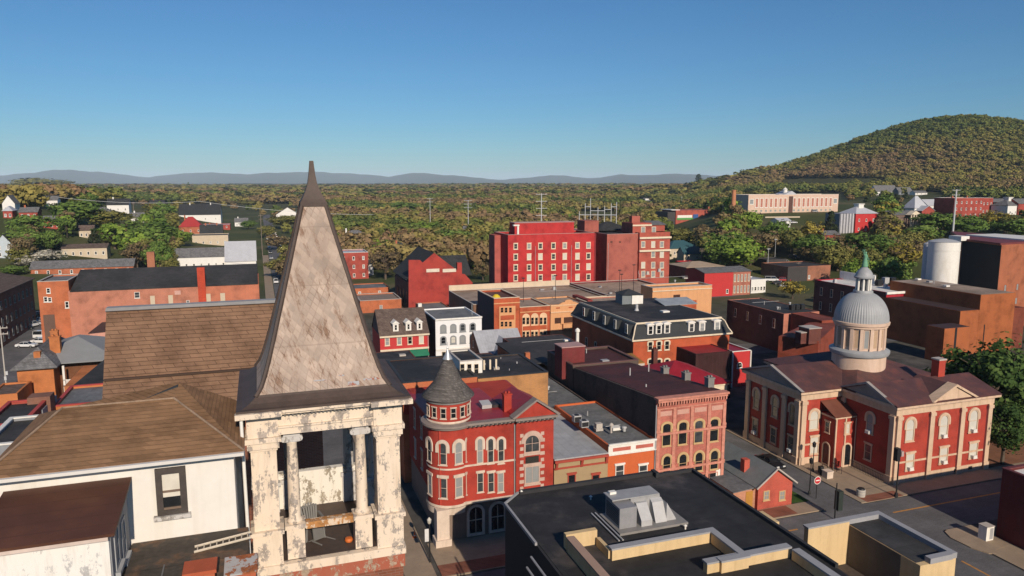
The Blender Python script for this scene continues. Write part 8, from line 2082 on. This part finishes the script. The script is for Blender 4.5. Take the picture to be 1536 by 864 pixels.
# strips of ordinary trees between the houses
BOX = [(64, 90, 322, 335), (118, 140, 336, 348), (1276, 1300, 358, 370), (1236, 1260, 344, 356), (384, 414, 340, 460), (262, 388, 318, 400), (0, 64, 290, 322), (0, 20, 345, 395), (508, 560, 340, 425), (497, 560, 320, 350), (590, 720, 366, 470), (684, 732, 336, 375), (629, 656, 348, 376), (380, 424, 330, 455), (1000, 1080, 308, 335), (1000, 1055, 358, 425), (1130, 1215, 380, 450), (1120, 1262, 288, 333), (1262, 1318, 305, 345), (1340, 1388, 312, 338), (1372, 1500, 290, 318), (1490, 1536, 295, 312), (1380, 1536, 355, 480), (735, 1006, 330, 450), (92, 162, 364, 384), (40, 200, 384, 408), (160, 195, 295, 322), (139, 166, 308, 324), (926, 1014, 280, 345), (860, 935, 300, 345)]
def free(u, v): return not any(a - 4 < u < b + 4 and c < v < d + 12 for a, b, c, d in BOX)
ALL = []
def strip(n, u0, u1, v0, v1, kinds, hr, label, group, seed, wr=(.8, 1.2)):
    g = random.Random(seed); k = 0; tries = 0
    while k < n and tries < n * 60:
        tries += 1; u, v = g.uniform(u0, u1), g.uniform(v0, v1)
        if not free(u, v): continue
        p = atD(u, v, solveD(u, v, 0)); h = g.uniform(*hr)
        ku = pix(p.x, p.y, p.z + h * .6)
        if not free(*ku) or not free(*pix(p.x, p.y, p.z + h * .95)): continue
        ALL.append((h / rf(p.x, p.y)[1], g.choice(kinds), p.x, p.y, h, h * g.uniform(*wr), label, group)); k += 1
strip(52, 0, 262, 316, 412, ['green', 'olive', 'russet', 'fresh', 'green'], (8, 14), 'ordinary spring tree among the houses of the left slope', 'trees among the left slope houses', 1)
strip(30, 250, 430, 322, 425, ['green', 'olive', 'russet', 'dark'], (6, 11), 'ordinary spring tree between the slope houses and the long street', 'trees beside the long street', 8)
strip(24, 0, 390, 296, 318, ['green', 'olive', 'russet', 'gold', 'olive'], (8, 12), 'ordinary spring tree on the crest of the left slope', 'trees on the crest of the left slope', 2)
strip(70, 425, 740, 310, 430, ['green', 'olive', 'russet', 'fresh', 'olive', 'russet'], (7, 13), 'ordinary spring tree between the spire and the red hotel', 'trees between spire and hotel', 3)
strip(60, 1006, 1270, 322, 400, ['green', 'olive', 'russet', 'fresh', 'russet', 'green'], (7, 13), 'ordinary spring tree on the slope below the barracks', 'trees below the barracks', 4)
strip(70, 1240, 1540, 318, 410, ['green', 'olive', 'russet', 'green', 'green', 'gold'], (7, 13), 'ordinary spring tree on the slope below the campus halls', 'trees below the campus halls', 5)
strip(24, 1270, 1540, 286, 318, ['green', 'olive', 'russet', 'dark', 'green'], (7, 11), 'ordinary spring tree between the campus halls and the hill', 'trees behind the campus halls', 6)
strip(24, 740, 1000, 332, 352, ['olive', 'russet', 'fresh', 'green'], (8, 12), 'ordinary spring tree just behind the red hotel', 'trees behind the hotel', 7)
ALL.sort(key=lambda a: -a[0])
for (s_, k, x, y, h, w_, lab, gr) in ALL[:221]: tree(k, x, y, h, w_, lab, gr, 0 if rf(x, y)[1] > 330 else 1)
SPV = {'green': .2, 'olive': .5, 'russet': .85, 'fresh': .33, 'gold': .62, 'dark': .03}
wood('slope_trees', 'smaller trees scattered on the slopes below the campus and the hill', [(x, y, h, w_ * 1.05, SPV[k] + rnd.uniform(-.07, .07)) for (s_, k, x, y, h, w_, lab, gr) in ALL[221:]], 9, 1.6)

# ---- small clutter on the flat roofs: vents, boxes, pipe runs, hatches (parts of their buildings)
g_ = random.Random(23)
def clutter(root, x0, x1, y0, y1, z, n):
    for i in range(n):
        x, y = g_.uniform(x0 + .8, x1 - .8), g_.uniform(y0 + .8, y1 - .8); k = g_.random()
        if k < .4: MB().tube((x, y, z - .1), (x, y, z + g_.uniform(.5, 1.0)), .08).build('vent_pipe', g_.choice([HVACM, IRON, COPG]), root)
        elif k < .65: MB().box(x - .5, x + .5, y - .4, y + .4, z - .05, z + .25).box(x - .42, x + .42, y - .32, y + .32, z + .253, z + .9).build('roof_unit', g_.choice([HVACM, COPG, COPP]), root)
        elif k < .85: MB().lathe(x, y, [(.2, z - .05), (.2, z + .35), (.34, z + .4), (.3, z + .55), (.08, z + .62)], 12).build('turbine_vent', HVACM, root)
        else: MB().box(x - .6, x + .6, y - .5, y + .5, z - .05, z + .3).build('roof_hatch', g_.choice([COPP, COPG, WHITE]), root)
    if n > 3:
        y = g_.uniform(y0 + 2, y1 - 2); MB().tube((x0 + 1, y, z + .12), (x1 - 1, y, z + .12), .05, n=6).build('pipe_run', COPG, root)
for r, a in ((Bf, (15, 26, 110, 137, 7.34, 9)), (Bf2, (28, 42, 110, 137, 5.55, 6)), (Al, (46, 58, 113, 137, 8.55, 8)), (Dkk, (75, 97, 181, 203, 8.2, 8)), (Dk2, (101, 120, 174, 204, 12.2, 7)), (Ld, (33, 43, 94, 110, 8.0, 6)),
             (Or, (38.5, 44, 78, 92, 8.7, 4)), (Bw, (115, 125, 141, 160, 9.8, 5)), (Dh, (151, 166, 147, 170, 11.9, 6)), (Ma, (66, 84, 123, 143, 12.1, 5)), (Tb, (159, 167, 126, 148, 14.3, 4)), (Oc, (29, 36.5, 95, 105, 12.6, 4)), (P2, (47, 54, 102, 111, 11.4, 3)), (Lh, (-42, -8, 203.5, 204.5, 13, 4))):
    clutter(r, *a)
# downpipes and gutters on the longer walls
for r, x, y, z in ((Ho, FX(803, 390, 213), 212.93, 20), (Ho, FX(857, 390, 213), 212.93, 20), (Hs, FX(912, 390, 216), 215.93, 20), (Lh, FX(215, 450, 191), 190.9, 10), (Lh, FX(289, 450, 191), 190.9, 10), (Ma, FX(1060, 512, 118.5), 118.4, 8), (Pk, 44.75, 75.9, 13), (Bk, 26.1, 74.9, 13), (G1, FX(642, 510, 155), 154.9, 7), (Gh, FX(80, 570, 126), 125.9, 6)):
    MB().tube((x, y, .1), (x, y, z), .07, n=8).build('downspout', COPG, r)

# ---- haze: one even, closed volume round the scene, sky outside
hm, ht, hb = nodes('haze_air'); ht.nodes.remove(hb)
pv = N(ht, 'ShaderNodeVolumePrincipled'); pv.inputs['Color'].default_value = (.62, .80, 1.0, 1); pv.inputs['Density'].default_value = HAZE; pv.inputs['Anisotropy'].default_value = -0.25
ht.links.new(pv.outputs[0], [n for n in ht.nodes if n.type == 'OUTPUT_MATERIAL'][0].inputs['Volume'])
if HAZE > 0:
    hz_ = MB().box(-24000, 24000, -8000, 26000, -40, 270).build('haze', hm); tag(hz_, 'thin blue air over the whole valley', kind='stuff')
for o in bpy.data.objects:
    for k in ('_w', '_x'):
        if k in o: del o[k]
